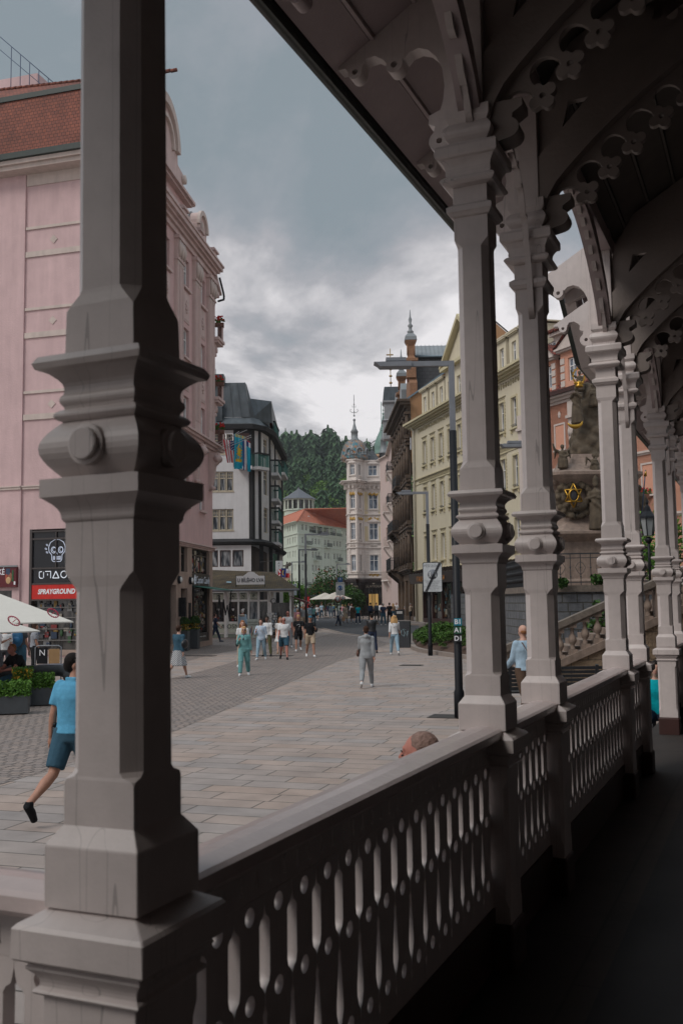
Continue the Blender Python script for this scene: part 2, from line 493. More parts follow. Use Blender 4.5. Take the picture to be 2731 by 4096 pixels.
COBBLE = brickmat('granite_setts', (0.27, 0.212, 0.182), (0.205, 0.172, 0.158), (0.035, 0.03, 0.027), 0.17, 0.13, 0.013, rough=0.7, bump=0.9, offset=0.5, squash=1.25, sqf=3, rot=R_(17.9), var=0.16, vscale=2.0, msmooth=0.5)
ASPH = mat('asphalt', (0.042, 0.044, 0.050), rough=0.85, var=0.15, scale=0.4, bump=0.3, bscale=80)
KERB = mat('granite_kerb', (0.24, 0.20, 0.175), rough=0.8, var=0.15, bump=0.2)
sheet('plaza_ground', [(-260, -30), (300, -30), (300, 700), (-260, 700)], SLAB, 0.0)
gp = lambda pts: [at_ground(*p)[:2] for p in pts]
near_edge = gp([(0, 3140), (250, 3062), (700, 2925), (1000, 2800), (1350, 2646), (1560, 2573)])
far_edge = gp([(1480, 2552), (1330, 2532), (1200, 2570), (1000, 2628), (850, 2672), (681, 2716)])
sheet('cobbled_lane', [(-16, 8.5)] + near_edge + far_edge + [(-12, 25.2), (-22, 21)], COBBLE, 0.004)
sheet('cobbled_strip', gp([(560, 2690), (850, 2618), (1010, 2588), (1180, 2548), (1290, 2520), (1200, 2505), (1040, 2540)]) + [(-8.5, 57), (-9.2, 46)], COBBLE, 0.004)
road = gp([(1290, 2514), (1370, 2534), (1460, 2545), (1557, 2549), (1642, 2547), (1760, 2545), (2000, 2560)]) + [(26, 44), (30, 52)] + gp([(2000, 2506), (1900, 2505), (1700, 2503), (1640, 2501), (1480, 2478), (1300, 2471)]) + [(-9, 128), (-6, 90)]
sheet('asphalt_road', road, ASPH, 0.008)
# kerbs: real steps along both sides of the road
def kerb(name, pts, w, h, m=KERB, base=0.0):
    mb = MB()
    for i in range(len(pts) - 1):
        a = Vector((*pts[i], 0)); b = Vector((*pts[i+1], 0)); d = (b - a).normalized(); n = Vector((-d.y, d.x, 0)) * w / 2
        q = []
        for p in (a, b):
            z = ground_z(p.y) + base
            q.append([(p + n + Vector((0, 0, z - .05))), (p + n + Vector((0, 0, z + h))), (p - n + Vector((0, 0, z + h))), (p - n + Vector((0, 0, z - .05)))])
        mb.add(q[0] + q[1], [(0,1,2,3), (7,6,5,4), (0,4,5,1), (1,5,6,2), (2,6,7,3)], 0)
    return structure(mb.build(name, m))
kerb('road_kerb', gp([(1290, 2513), (1370, 2533), (1460, 2544), (1557, 2548), (1642, 2546), (1700, 2544)]), 0.22, 0.03)
pav = gp([(1300, 2470), (1480, 2477), (1640, 2500), (1700, 2502), (1900, 2504), (2050, 2506)])
sheet('far_pavement', pav + [(24, 66), (12, 108), (6, 128), (-9, 128)], SLAB2, 0.10)
kerb('pavement_kerb', pav, 0.25, 0.115)
def manhole(name, px, py, w, d, label):
    x, y, z = at_ground(px, py)
    mb = MB(); mb.box(-w/2, w/2, -d/2, d/2, 0.004, 0.014)
    for i in range(5):
        mb.box(-w/2+.03, w/2-.03, -d/2+d*(i+.3)/5, -d/2+d*(i+.6)/5, 0.014, 0.02)
    o = mb.build('manhole_cover', mat('cast_iron', (0.05, 0.045, 0.042), rough=0.6, var=0.3, scale=20), None, (x, y, z), R_(-18))
    tag(o, label, 'manhole cover', 'manhole covers in the paving')
manhole('m', 1800, 2867, 0.8, 0.6, 'cast iron manhole cover in the slabs beside the near lamp post')
manhole('m', 780, 2624, 1.9, 0.5, 'long dark drain cover in the slabs before the planters')
manhole('m', 1085, 2624, 1.9, 0.5, 'long dark drain cover behind the striped blouse walker')
manhole('m', 1645, 2662, 0.8, 0.5, 'small drain cover on the slabs near the planted bed')

# ------------------------------------------------------------ colonnade
colon = thing('colonnade', 'cream painted timber colonnade with carved columns, railing and dark ceiling', 'colonnade', (0, 0, 0), PI/2 - AZ)
E0 = EYE
def chprof(mb, prof, c=(0, 0, 0), m=0):
    vs = []; fs = []
    for h, ch, z in prof:
        a = h - max(ch, 0.0004)
        for x, y in ((h, -a), (h, a), (a, h), (-a, h), (-h, a), (-h, -a), (-a, -h), (a, -h)):
            vs.append((c[0]+x, c[1]+y, c[2]+z))
    for i in range(len(prof)-1):
        for k in range(8):
            k2 = (k+1) % 8
            fs.append((i*8+k, i*8+k2, (i+1)*8+k2, (i+1)*8+k))
    fs.append(tuple(range(7, -1, -1))); fs.append(tuple((len(prof)-1)*8+k for k in range(8)))
    mb.add(vs, fs, m)
def arc(h0, z0, h1, z1, bulge, n=6):
    """points from (h0,z0) to (h1,z1) bowed outwards by bulge"""
    out = []
    for i in range(n+1):
        t = i/n
        out.append((h0+(h1-h0)*t + bulge*math.sin(PI*t), 0.0, z0+(z1-z0)*t))
    return out
HS = 0.079
HL = .086
colprof = [(.113,.002,-.602),(.113,.002,-.484),(.112,.002,-.48),(HL,.001,-.444),(HL,.001,-.36),(HL,.006,-.352),(HL-.001,.026,-.345),(HL-.001,.034,-.335),
  (HL-.002,.034,.03),(HL-.002,.028,.04),(HL,.010,.062),(HL,.001,.07),(HL,.001,.176),(.09,.001,.18)] + arc(.092,.185,.12,.226,-.008) + [
  (.124,.001,.228),(.124,.001,.266),(.108,.001,.268),(.092,.001,.271)] + arc(.092,.273,.092,.388,.034,10) + [(.09,.001,.39)] + arc(.096,.392,.096,.414,.009,5) + [
  (.088,.001,.418)] + arc(.09,.424,.094,.445,.004,4) + arc(.09,.45,.118,.497,-.012,6) + [(.132,.001,.50),(.137,.001,.512),(.128,.001,.527),(HL+.002,.001,.533),
  (HL,.001,.63),(HL,.010,.64),(HL-.004,.028,.665),(HL-.005,.033,.675),(HS,.032,1.735),(HS,.024,1.745),(.083,.008,1.765),(.085,.001,1.775),(.085,.001,1.885),(.098,.001,1.89),(.108,.001,1.905),(.114,.001,1.91),(.114,.001,1.935),(.094,.001,1.95),
  (.086,.001,1.955),(.086,.001,2.04)] + arc(.122,2.045,.122,2.085,.016,5) + [(.112,.001,2.09)] + arc(.114,2.1,.136,2.17,-.01,5) + [(.150,.001,2.175),(.156,.001,2.185),(.156,.001,2.225),(.148,.001,2.24),
  (.096,.001,2.243),(.096,.001,2.27)] + arc(.10,2.275,.10,2.36,.024,6) + [(.096,.001,2.365),(.112,.001,2.39),(.112,.001,2.44),(.075,.001,2.442),(.075,.001,3.3)]
pedprof = [(.126,.004,-1.478),(.111,.002,-1.47)]
mb = MB(); chprof(mb, colprof); COLM = mb.mesh('column_shaft', PAINT)
mb = MB()
for dx, dy in ((1,0),):
    vs=[];fs=[]
    n=20
    for rr, off in ((.043,.112),(.043,.132),(.034,.134),(.034,.142),(.031,.144)):
        for k in range(n):
            a=2*PI*k/n; p=rr*math.cos(a); q=rr*math.sin(a)
            vs.append((dx*off+dy*p, dy*off+dx*p, .331+q))
    for i in range(4):
        for k in range(n): fs.append((i*n+k, i*n+(k+1)%n, (i+1)*n+(k+1)%n, (i+1)*n+k))
    fs.append(tuple(4*n+k for k in range(n)))
    mb.add(vs, fs, 0)
BOSS = mb.mesh('boss', PAINT)
mb = MB()
chprof(mb, [(.111,.002,-1.47),(.111,.002,-1.40),(.111,.012,-1.38),(.111,.018,-1.36),(.111,.018,-.86),(.111,.002,-.83),(.111,.002,-.775)] + arc(.12,-.772,.12,-.758,.007,4) + arc(.116,-.755,.13,-.725,-.005,4)
  + arc(.132,-.723,.132,-.71,.005,3) + [(.14,.001,-.705),(.152,.001,-.70),(.157,.001,-.695),(.157,.003,-.638),(.150,.003,-.63),(.100,.002,-.604)])
PEDM = mb.mesh('pedestal', PAINT)
mb = MB(); chprof(mb, [(.124,.01,-1.679),(.124,.01,-1.49),(.12,.012,-1.478),(.11,.012,-1.472)]); FOOTM = mb.mesh('foot', RUST)
SC = [1.773, 4.70, 5.965, 8.965, 10.22, 13.2, 14.45, 17.4, 18.66, 21.6, 22.9, 25.9]
LC = 1.273
def column(s, l):
    c = put('column', COLM, colon, (s, l, E0))
    for k in range(4): put('boss', BOSS, c, (0, 0, 0), k*PI/2)
    p = put('pedestal', PEDM, colon, (s, l, E0)); put('foot', FOOTM, p)
for s in SC: column(s, LC + (0 if s < 2 else .013))
c0_ = bpy.data.objects['column']; c0_.rotation_euler.x = -.008; c0_.location.y += .003
column(1.773, 4.3)
# railing panels
GAPS = [(.85,.0006),(.905,.0006),(.915,.004),(.93,.010),(.945,.003),(.965,.0012),(.985,.003),(.995,.012),(1.03,.025),(1.06,.025),(1.185,.009),(1.198,.012),(1.21,.006),(1.222,.0012),
        (1.25,.0012),(1.262,.008),(1.275,.023),(1.295,.029),(1.425,.029),(1.436,.022),(1.444,.009),(1.46,.004),(1.478,.0006),(1.499,.0006)]
def baluster_mesh(pitch):
    hp = pitch / 2
    left = [(-hp + g, z) for z, g in GAPS]; right = [(hp - g, z) for z, g in reversed(GAPS)]
    return cutout('baluster', [left + right] + [circle(0, z, .0245, 18) for z in (1.462, 1.247, .965)], 0.038, PAINT)
def make_rail(s0, s1, l, along='s'):
    L = s1 - s0; n = max(2, round(L / .159)); pitch = L / n
    rot = 0 if along == 's' else PI/2
    loc0 = (s0, l, 0) if along == 's' else (l, s0, 0)
    # handrail is the part; header board, kick board and balusters hang under it
    prof = [(-.070,1.657),(-.02,1.668),(.02,1.668),(.070,1.657),(.083,1.648),(.084,1.618),(.076,1.606),(.024,1.600),(-.024,1.600),(-.076,1.606),(-.084,1.618),(-.083,1.648)]
    mb = MB(); mb.prism([(y, z) for y, z in prof], 0, L, 0, 'yz')
    hr = mb.build('handrail', PAINT_G, colon, loc0, rot)
    ns = max(2, round(L / .08)); ps = L / ns
    outer = [(0, 1.4995), (L, 1.4995), (L, 1.5995), (0, 1.5995)]
    slits = [[(ps*(i+.5)-.005, 1.53), (ps*(i+.5)-.009, 1.522), (ps*(i+.5)+.009, 1.522), (ps*(i+.5)+.005, 1.53), (ps*(i+.5)+.003, 1.568), (ps*(i+.5)-.003, 1.568)] for i in range(ns)]
    me = cutout('header_board', [outer] + slits, .036, PAINT); me.transform(Matrix.Rotation(PI/2, 4, 'X'))
    put('header_board', me, hr)
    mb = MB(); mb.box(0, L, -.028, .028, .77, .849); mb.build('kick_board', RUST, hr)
    mb = MB(); mb.box(0, L, -.012, .022, .572, .768); mb.build('dark_gap_board', RUST, hr)  # dark board added to fill the black gap below the kick board
    bmh = baluster_mesh(pitch); bmh.transform(Matrix.Rotation(PI/2, 4, 'X'))
    for i in range(n):
        put('baluster', bmh, hr, (pitch * (i + .5), 0, 0))
for i in (0, 1, 2, 3, 5, 7, 9):
    make_rail(SC[i] + .1112, SC[i+1] - .1112, LC)
make_rail(LC + .1112, 4.3 - .1112, 1.773, 'l')
# stone plinth under the railing, floor
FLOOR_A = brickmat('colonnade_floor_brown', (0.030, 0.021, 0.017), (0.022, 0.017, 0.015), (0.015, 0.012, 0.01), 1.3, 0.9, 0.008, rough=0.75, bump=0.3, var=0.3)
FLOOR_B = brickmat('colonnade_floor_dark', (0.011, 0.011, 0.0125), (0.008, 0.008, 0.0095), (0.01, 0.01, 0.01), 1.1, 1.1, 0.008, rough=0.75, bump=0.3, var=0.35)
STONE_D = mat('plinth_stone', (0.30, 0.27, 0.24), rough=0.85, var=0.2, bump=0.3)
def fl(name, s0, s1, l0, l1, z0, z1, m):
    mb = MB(); mb.box(s0, s1, l0, l1, z0, z1)
    return structure(mb.build(name, m, None, (0, 0, 0), PI/2 - AZ))
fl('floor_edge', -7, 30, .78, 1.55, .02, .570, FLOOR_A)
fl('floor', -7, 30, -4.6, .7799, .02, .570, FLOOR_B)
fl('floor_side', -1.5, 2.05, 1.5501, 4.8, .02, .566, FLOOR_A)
# inner wall, back wall, ceiling
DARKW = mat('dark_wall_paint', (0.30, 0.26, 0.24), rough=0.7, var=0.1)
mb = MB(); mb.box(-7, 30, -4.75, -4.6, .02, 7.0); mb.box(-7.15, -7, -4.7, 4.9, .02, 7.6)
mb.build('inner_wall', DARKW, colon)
def ceil_z(l): return 5.06 + .6 * (2.05 - l) if l > -1.4 else 5.06 + .6 * 3.45 - .6 * (-1.4 - l)
# ceiling boards: each plane grooved in the mesh
def boards(mb, s0, s1, l0, l1, step=.16, th=.03):
    n = max(1, int(abs(l1 - l0) / step))
    for i in range(n):
        a = l0 + (l1-l0)*i/n - .017; b = l0 + (l1-l0)*(i+1)/n + .017
        za, zb = ceil_z(a), ceil_z(b)
        mb.add([(s0,a,za),(s1,a,za),(s1,b,zb),(s0,b,zb),(s0,a,za+th),(s1,a,za+th),(s1,b,zb+th),(s0,b,zb+th)], [(0,3,2,1),(4,5,6,7),(0,1,5,4),(1,2,6,5),(2,3,7,6),(3,0,4,7)], 0)
    for i in range(1, n):
        a = l0 + (l1-l0)*i/n; mb.bar((s0, a, ceil_z(a)+.002), (s1, a, ceil_z(a)+.002), .022, .03)
    mb.add([(s0,l0,ceil_z(l0)+th+.004),(s1,l0,ceil_z(l0)+th+.004),(s1,l1,ceil_z(l1)+th+.004),(s0,l1,ceil_z(l1)+th+.004)], [(0,1,2,3)], 0)
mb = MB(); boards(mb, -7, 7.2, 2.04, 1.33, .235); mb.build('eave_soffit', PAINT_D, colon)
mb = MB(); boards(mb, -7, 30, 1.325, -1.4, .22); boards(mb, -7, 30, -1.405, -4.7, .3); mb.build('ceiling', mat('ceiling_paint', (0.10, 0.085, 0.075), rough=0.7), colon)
# roof skin above and gutter
ROOFM = mat('roof_sheet', (0.05, 0.06, 0.055), rough=0.5)
mb = MB()
def rs(s0, s1, l0, l1, up=.10):
    mb.add([(s0,l0,ceil_z(l0)+up),(s1,l0,ceil_z(l0)+up),(s1,l1,ceil_z(l1)+up),(s0,l1,ceil_z(l1)+up),(s0,l0,ceil_z(l0)+up+.03),(s1,l0,ceil_z(l0)+up+.03),(s1,l1,ceil_z(l1)+up+.03),(s0,l1,ceil_z(l1)+up+.03)],[(0,3,2,1),(4,5,6,7),(0,1,5,4),(1,2,6,5),(2,3,7,6),(3,0,4,7)])
rs(-7, 7.2, 2.06, 1.34); rs(-7, 30, 1.34, -1.4); rs(-7, 30, -1.4, -4.8)
mb.build('roof', ROOFM, colon)
mb = MB(); mb.box(-7, 1.95, 2.07, 2.6, 5.12, 5.3); mb.build('shade_slab', PAINT_I, colon)  # added slab out of view, there to shade the near column
mb = MB(); mb.tube([(-7, 2.085, 5.085), (7.2, 2.085, 5.085)], .045, 10); mb.box(-7, 7.2, 2.045, 2.06, 5.03, 5.15); mb.build('gutter', GUTTER, colon)
# beams along the column tops
mb = MB(); mb.box(-7, 30, 1.20, 1.34, 5.36, 5.50); mb.build('wall_plate', PAINT_D, colon)
# carved outer brackets
def scroll(cx, cz, r, a0, a1, n=8):
    return [(cx + r*math.cos(R_(a0+(a1-a0)*i/n)), cz + r*math.sin(R_(a0+(a1-a0)*i/n))) for i in range(n+1)]
def bracket_mesh():
    low = [(1.34, 4.50), (1.42, 4.515)] + scroll(1.45, 4.575, .055, -80, 60, 6) + [(1.47, 4.655), (1.505, 4.67), (1.50, 4.715), (1.44, 4.735)] + \
          [(1.425, 4.78), (1.415, 4.86), (1.425, 4.95), (1.455, 5.02), (1.50, 5.07), (1.55, 5.09), (1.60, 5.08), (1.63, 5.05), (1.64, 5.06)] + scroll(1.685, 5.035, .045, 190, 380, 8) + \
          [(1.745, 5.075), (1.79, 5.105), (1.84, 5.10), (1.86, 5.07)] + scroll(1.905, 5.045, .04, 190, 370, 8) + [(1.96, 5.075), (2.0, 5.075)]
    top = [(2.0, ceil_z(2.0)-.001), (1.34, ceil_z(1.34)-.001)]
    holes = [circle(1.685, 5.035, .018, 12), circle(1.905, 5.045, .016, 12), circle(1.45, 4.575, .016, 12)]
    me = cutout('eave_bracket', [low + top] + holes, .085, PAINT)
    me.transform(Matrix.Rotation(PI/2, 4, 'Z') @ Matrix.Rotation(PI/2, 4, 'X'))   # x->l, y->z
    return me
BRK = bracket_mesh()
mb = MB(); mb.prism([(2.02, ceil_z(2.02)-.002), (1.34, ceil_z(1.34)-.002), (1.34, ceil_z(1.34)-.13), (1.95, ceil_z(1.95)-.10)], -.045, .045, 0, 'yz'); RAFT = mb.mesh('rafter', PAINT_D)
for s in [-5.0, -3.9, -.9, 1.773, 3.235, 4.70, 5.965]:
    if s in SC: put('eave_bracket', BRK, colon, (s, 0, 0))
    else: put('rafter', RAFT, colon, (s, 0, 0))
def small_bracket():
    low = [(1.60, 5.20), (1.62, 5.10)] + scroll(1.66, 5.09, .04, 190, 370, 8) + [(1.72, 5.12), (1.80, 5.10), (1.84, 5.06)] + scroll(1.88, 5.03, .04, 190, 375, 8) + [(1.95, 5.07), (2.0, 5.08)]
    me = cutout('eave_bracket', [low + [(2.0, ceil_z(2.0)-.001), (1.36, ceil_z(1.36)-.001), (1.40, 5.36)], circle(1.66, 5.09, .015, 12), circle(1.88, 5.03, .015, 12)], .09, PAINT_D)
    me.transform(Matrix.Rotation(PI/2, 4, 'Z') @ Matrix.Rotation(PI/2, 4, 'X'))
    return me
SBR = small_bracket()
for s in (3.235, 2.5, 3.95): put('eave_bracket', SBR, colon, (s, 0, 0))
# second roof section, beyond the fourth column, rising to a short gable
def sec2():
    o = [(10.25, 5.50), (10.94, 5.60), (11.83, 5.06), (12.74, 5.06), (30, 5.06)]
    mb = MB()
    for (a, za), (b, zb) in zip(o, o[1:]):
        for i in range(4):
            l0, l1 = 2.0 - .17*i - .004, 2.0 - .17*(i+1) + .004
            zo = .10 * i
            mb.add([(a,l0,za+zo),(b,l0,zb+zo),(b,l1,zb+zo+.10),(a,l1,za+zo+.10),(a,l0,za+zo+.03),(b,l0,zb+zo+.03),(b,l1,zb+zo+.13),(a,l1,za+zo+.13)],[(0,3,2,1),(4,5,6,7),(0,1,5,4),(1,2,6,5),(2,3,7,6),(3,0,4,7)])
    mb.build('eave_soffit', PAINT_D, colon)
    mb = MB()
    for (a, za), (b, zb) in zip(o, o[1:]):
        mb.bar((a, 2.03, za+.02), (b, 2.03, zb+.02), .05, .09)
    mb.bar((10.2, 2.08, 5.46), (10.2, 1.35, 5.85), .10, .06)
    mb.build('gutter', GUTTER, colon)
    mb = MB()
    mb.bar((10.27, 1.98, 5.49), (10.27, 1.34, 5.78), .10, .12)
    mb.bar((10.90, 1.98, 5.56), (10.90, 1.34, 5.82), .10, .12)
    for (a, za), (b, zb) in zip(o[1:3], o[2:4]):
        mb.bar((a, 1.93, za-.03), (b, 1.93, zb-.03), .12, .10)
    mb.build('barge_board', PAINT, colon)
sec2()
for s in (8.965,): put('eave_bracket', BRK, colon, (s, 0, 0))
for s in (10.22, 13.2, 14.45, 17.4, 18.66): put('eave_bracket', BRK, colon, (s, -.02, 0))
# transverse arches with tracery, one at each column
AX = [(1.185,4.60),(1.175,4.66),(1.12,4.765),(1.04,4.85),(.92,4.965),(.79,5.08),(.57,5.25),(.34,5.40),(.08,5.56),(-.20,5.69),(-.50,5.80),(-.80,5.88),(-1.10,5.93),(-1.40,5.945)]
AX = AX + [(-2.8 - l, z) for l, z in reversed(AX[:-1])]
def arclen(pts):
    out = [0.0]
    for a, b in zip(pts, pts[1:]): out.append(out[-1] + math.hypot(b[0]-a[0], b[1]-a[1]))
    return out
AL = arclen(AX)
def on_arch(t, off=0.0):
    t = max(0, min(AL[-1]-1e-6, t))
    for i in range(len(AL)-1):
        if AL[i+1] > t: break
    k = (t - AL[i]) / (AL[i+1] - AL[i]); a, b = AX[i], AX[i+1]
    dx, dz = b[0]-a[0], b[1]-a[1]; d = math.hypot(dx, dz)
    n = (dz/d, -dx/d)      # towards outside/up is negative
    # inward (below the arch)
    return (a[0] + dx*k - off*n[0]*-1*0 + off*(-1)*n[0]*-1, a[1] + dz*k + off*n[1])
def arch_offset(t, off):
    e = .02
    a = on_arch(t-e); b = on_arch(t+e); dx, dz = b[0]-a[0], b[1]-a[1]; d = math.hypot(dx, dz) or 1
    p = on_arch(t)
    # moving along +t goes up and inwards (decreasing l); the inside (below) is to the left of travel
    return (p[0] + off*dz/d*-1, p[1] + off*dx/d) if True else p
TT = [AL[-1]*i/60 for i in range(61)]
def on_t(off): return [arch_offset(t, off) for t in TT]
ARCH_MESHES = None
def arch_meshes():
    # main curved beam: from the arch line outwards (up) by .19
    inner = on_t(0.0); outer = on_t(-.20)
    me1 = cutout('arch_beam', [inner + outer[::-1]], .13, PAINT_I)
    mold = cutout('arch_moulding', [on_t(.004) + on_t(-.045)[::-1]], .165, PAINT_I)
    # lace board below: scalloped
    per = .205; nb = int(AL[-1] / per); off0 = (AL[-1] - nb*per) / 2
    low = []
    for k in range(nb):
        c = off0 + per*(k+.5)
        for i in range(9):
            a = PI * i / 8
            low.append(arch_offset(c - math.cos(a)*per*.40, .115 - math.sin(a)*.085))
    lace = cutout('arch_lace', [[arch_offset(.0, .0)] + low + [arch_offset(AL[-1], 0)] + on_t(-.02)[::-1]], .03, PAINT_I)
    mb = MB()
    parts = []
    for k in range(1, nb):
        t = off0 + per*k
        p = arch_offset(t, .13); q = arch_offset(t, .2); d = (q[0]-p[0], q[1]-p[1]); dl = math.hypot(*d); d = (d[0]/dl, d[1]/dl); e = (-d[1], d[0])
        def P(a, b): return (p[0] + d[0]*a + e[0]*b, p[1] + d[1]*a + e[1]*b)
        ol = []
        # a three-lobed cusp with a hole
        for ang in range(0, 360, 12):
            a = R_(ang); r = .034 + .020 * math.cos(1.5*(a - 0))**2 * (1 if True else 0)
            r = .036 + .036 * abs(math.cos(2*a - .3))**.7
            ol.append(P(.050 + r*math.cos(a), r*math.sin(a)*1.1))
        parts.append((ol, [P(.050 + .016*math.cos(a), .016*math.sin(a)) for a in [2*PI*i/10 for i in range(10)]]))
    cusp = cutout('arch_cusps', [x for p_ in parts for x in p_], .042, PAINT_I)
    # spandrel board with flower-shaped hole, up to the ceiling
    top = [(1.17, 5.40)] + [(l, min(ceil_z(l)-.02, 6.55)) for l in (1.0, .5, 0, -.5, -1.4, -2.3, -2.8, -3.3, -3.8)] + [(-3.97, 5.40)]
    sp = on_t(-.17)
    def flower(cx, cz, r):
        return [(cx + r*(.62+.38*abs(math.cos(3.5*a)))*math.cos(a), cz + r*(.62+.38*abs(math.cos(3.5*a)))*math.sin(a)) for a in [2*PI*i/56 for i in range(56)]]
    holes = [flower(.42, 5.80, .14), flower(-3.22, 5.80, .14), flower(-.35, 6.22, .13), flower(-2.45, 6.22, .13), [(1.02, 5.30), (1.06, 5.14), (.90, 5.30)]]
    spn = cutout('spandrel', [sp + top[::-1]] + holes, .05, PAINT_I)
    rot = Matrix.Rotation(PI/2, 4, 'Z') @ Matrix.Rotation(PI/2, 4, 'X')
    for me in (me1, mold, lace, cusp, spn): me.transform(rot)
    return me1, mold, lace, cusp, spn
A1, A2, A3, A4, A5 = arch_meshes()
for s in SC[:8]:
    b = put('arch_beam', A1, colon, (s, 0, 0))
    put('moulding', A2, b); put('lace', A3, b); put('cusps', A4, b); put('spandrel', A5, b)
for s in [x for x in (-5, -3, -1)] + SC:
    mb = MB(); mb.bar((s+.3, 1.2, ceil_z(1.2)-.09), (s+.3, -1.4, ceil_z(-1.4)-.09), .10, .14); mb.build('ceiling_rafter', PAINT_I, colon)
# fretwork along the colonnade: arched in the wide bays, hanging strips in the narrow ones
def fret(s0, s1, wide):
    L = s1 - s0; pts = []
    n = 17 if wide else 12
    def arch(u):      # u 0..1, lower edge height
        if wide: return 4.52 + .78 * math.sin(PI*u)**.62
        return 3.78 + 1.05 * math.sin(PI*u)**.42
    low = []
    for i in range(n):
        u0 = i/n; u1 = (i+1)/n
        for k in range(4):
            u = u0 + (u1-u0)*k/4
            w = [0, .006, .05, .05][k]
            low.append((s0 + L*u, arch(max(.004, min(.996, u))) + w))
    low.append((s0+L, arch(.004)))
    th = .085
    up = []
    for i in range(40, -1, -1):
        u = i/40
        up.append((s0 + L*(u*.96+.02), min(5.36, arch(max(.004, min(.996, u))) + th + (.16 if wide else .06) * (1-abs(2*u-1)))))
    holes = []
    for i in range(n):
        u = (i+.5)/n
        if .06 < u < .94: holes.append(circle(s0 + L*u, arch(u) + .06, .014, 8))
    me = cutout('fretwork', [low + up] + holes, .035, PAINT); me.transform(Matrix.Rotation(PI/2, 4, 'X'))
    put('fretwork', me, colon, (0, LC, 0))
    if wide:      # curved brace behind the fretwork
        a = [(s0 + L*u, 4.62 + .72*math.sin(PI*u)**.7) for u in [i/24 for i in range(25)]]
        me = cutout('brace', [a + [(x, min(5.36, z+.14)) for x, z in reversed(a)]], .11, PAINT_D); me.transform(Matrix.Rotation(PI/2, 4, 'X'))
        put('arch_brace', me, colon, (0, LC, 0))
fret(-1.1, SC[0]-.08, True)
for i in range(7): fret(SC[i]+.08, SC[i+1]-.08, (i % 2 == 0))
# corner knee brackets inside each capital
mb = MB(); 
kb = [(0,4.50),(.05,4.50)] + scroll(.10, 4.56, .05, -80, 70, 6) + [(.12,4.63),(.17,4.66),(.17,4.70),(0,4.70)]
KNEE = cutout('knee', [kb], .13, PAINT_I)
kr = KNEE.copy(); kr.transform(Matrix.Rotation(-PI/2, 4, 'Z') @ Matrix.Rotation(PI/2, 4, 'X'))
for s in SC[:8]:
    put('knee_bracket', kr, colon, (s, LC-.085, 0))
# ------------------------------------------------------------ building tools
class Fac:
    """one facade plane of a building: x to the right, z up, -y out of the wall"""
    def __init__(s, root, A, B, z0=0.0):
        s.root = root
        A = Vector((A[0], A[1], z0)); B = Vector((B[0], B[1], z0))
        d = B - A; s.W = d.length; s.ang = math.atan2(d.y, d.x)
        s.o = A - Vector(root.location)
        s.M = Matrix.Translation(s.o) @ Matrix.Rotation(s.ang, 4, 'Z')
    def mb(s):
        b = MB(); b.M = s.M; return b
    def put(s, name, me, x, z, y=0.0, parent=None):
        p = s.M @ Vector((x, y, z))
        return put(name, me, s.root, p, s.ang)
def wall(mb, x0, x1, z0, z1, ops, depth=.22, m=0, mr=None, y=0.0):
    """wall front with real openings and reveals; ops = (x0,x1,z0,z1)"""
    if mr is None: mr = m
    xs = sorted({x0, x1} | {round(v, 4) for o in ops for v in o[:2] if x0 < v < x1})
    zs = sorted({z0, z1} | {round(v, 4) for o in ops for v in o[2:] if z0 < v < z1})
    for i in range(len(xs)-1):
        for j in range(len(zs)-1):
            cx = (xs[i]+xs[i+1])/2; cz = (zs[j]+zs[j+1])/2
            if any(o[0] < cx < o[1] and o[2] < cz < o[3] for o in ops): continue
            mb.add([(xs[i], y, zs[j]), (xs[i+1], y, zs[j]), (xs[i+1], y, zs[j+1]), (xs[i], y, zs[j+1])], [(0, 1, 2, 3)], m)
    for a, b, c, d in ops:
        mb.add([(a,y,c),(b,y,c),(b,y,d),(a,y,d),(a,y+depth,c),(b,y+depth,c),(b,y+depth,d),(a,y+depth,d)],
               [(0,4,5,1),(1,5,6,2),(2,6,7,3),(3,7,4,0)], mr)
_wc = {}
def win_mesh(w, h, style, fm):
    key = (round(w, 3), round(h, 3), style, fm.name)
    if key in _wc: return _wc[key]
    mb = MB(); t = .07 if w > .7 else .05
    mb.box(-w/2, -w/2+t, 0, .07, 0, h); mb.box(w/2-t, w/2, 0, .07, 0, h)
    mb.box(-w/2+t, w/2-t, 0, .07, 0, t); mb.box(-w/2+t, w/2-t, 0, .07, h-t, h)
    if 'v' in style: mb.box(-.035, .035, .005, .065, t, h-t)
    if '3' in style:
        for x in (-w/6, w/6): mb.box(x-.03, x+.03, .005, .065, t, h-t)
    if 't' in style:
        zt = h*.66
        if 'v' in style: mb.box(-w/2+t, -.035, .005, .065, zt-.03, zt+.03); mb.box(.035, w/2-t, .005, .065, zt-.03, zt+.03)
        else: mb.box(-w/2+t, w/2-t, .005, .065, zt-.03, zt+.03)
    if 'g' in style:      # small panes in the top light
        for x in (-w*.17, w*.17): mb.box(x-.012, x+.012, .02, .05, h*.68, h-t)
        mb.box(-w/2+t, w/2-t, .02, .05, h*.82, h*.84)
    f = mb.mesh('window', fm)
    mb = MB(); mb.add([(-w/2+t*.8, .055, t*.8), (w/2-t*.8, .055, t*.8), (w/2-t*.8, .055, h-t*.8), (-w/2+t*.8, .055, h-t*.8)], [(0,1,2,3)])
    g = mb.mesh('pane', [GLASS], fix=False)
    _wc[key] = (f, g)
    return _wc[key]
_gc = {}
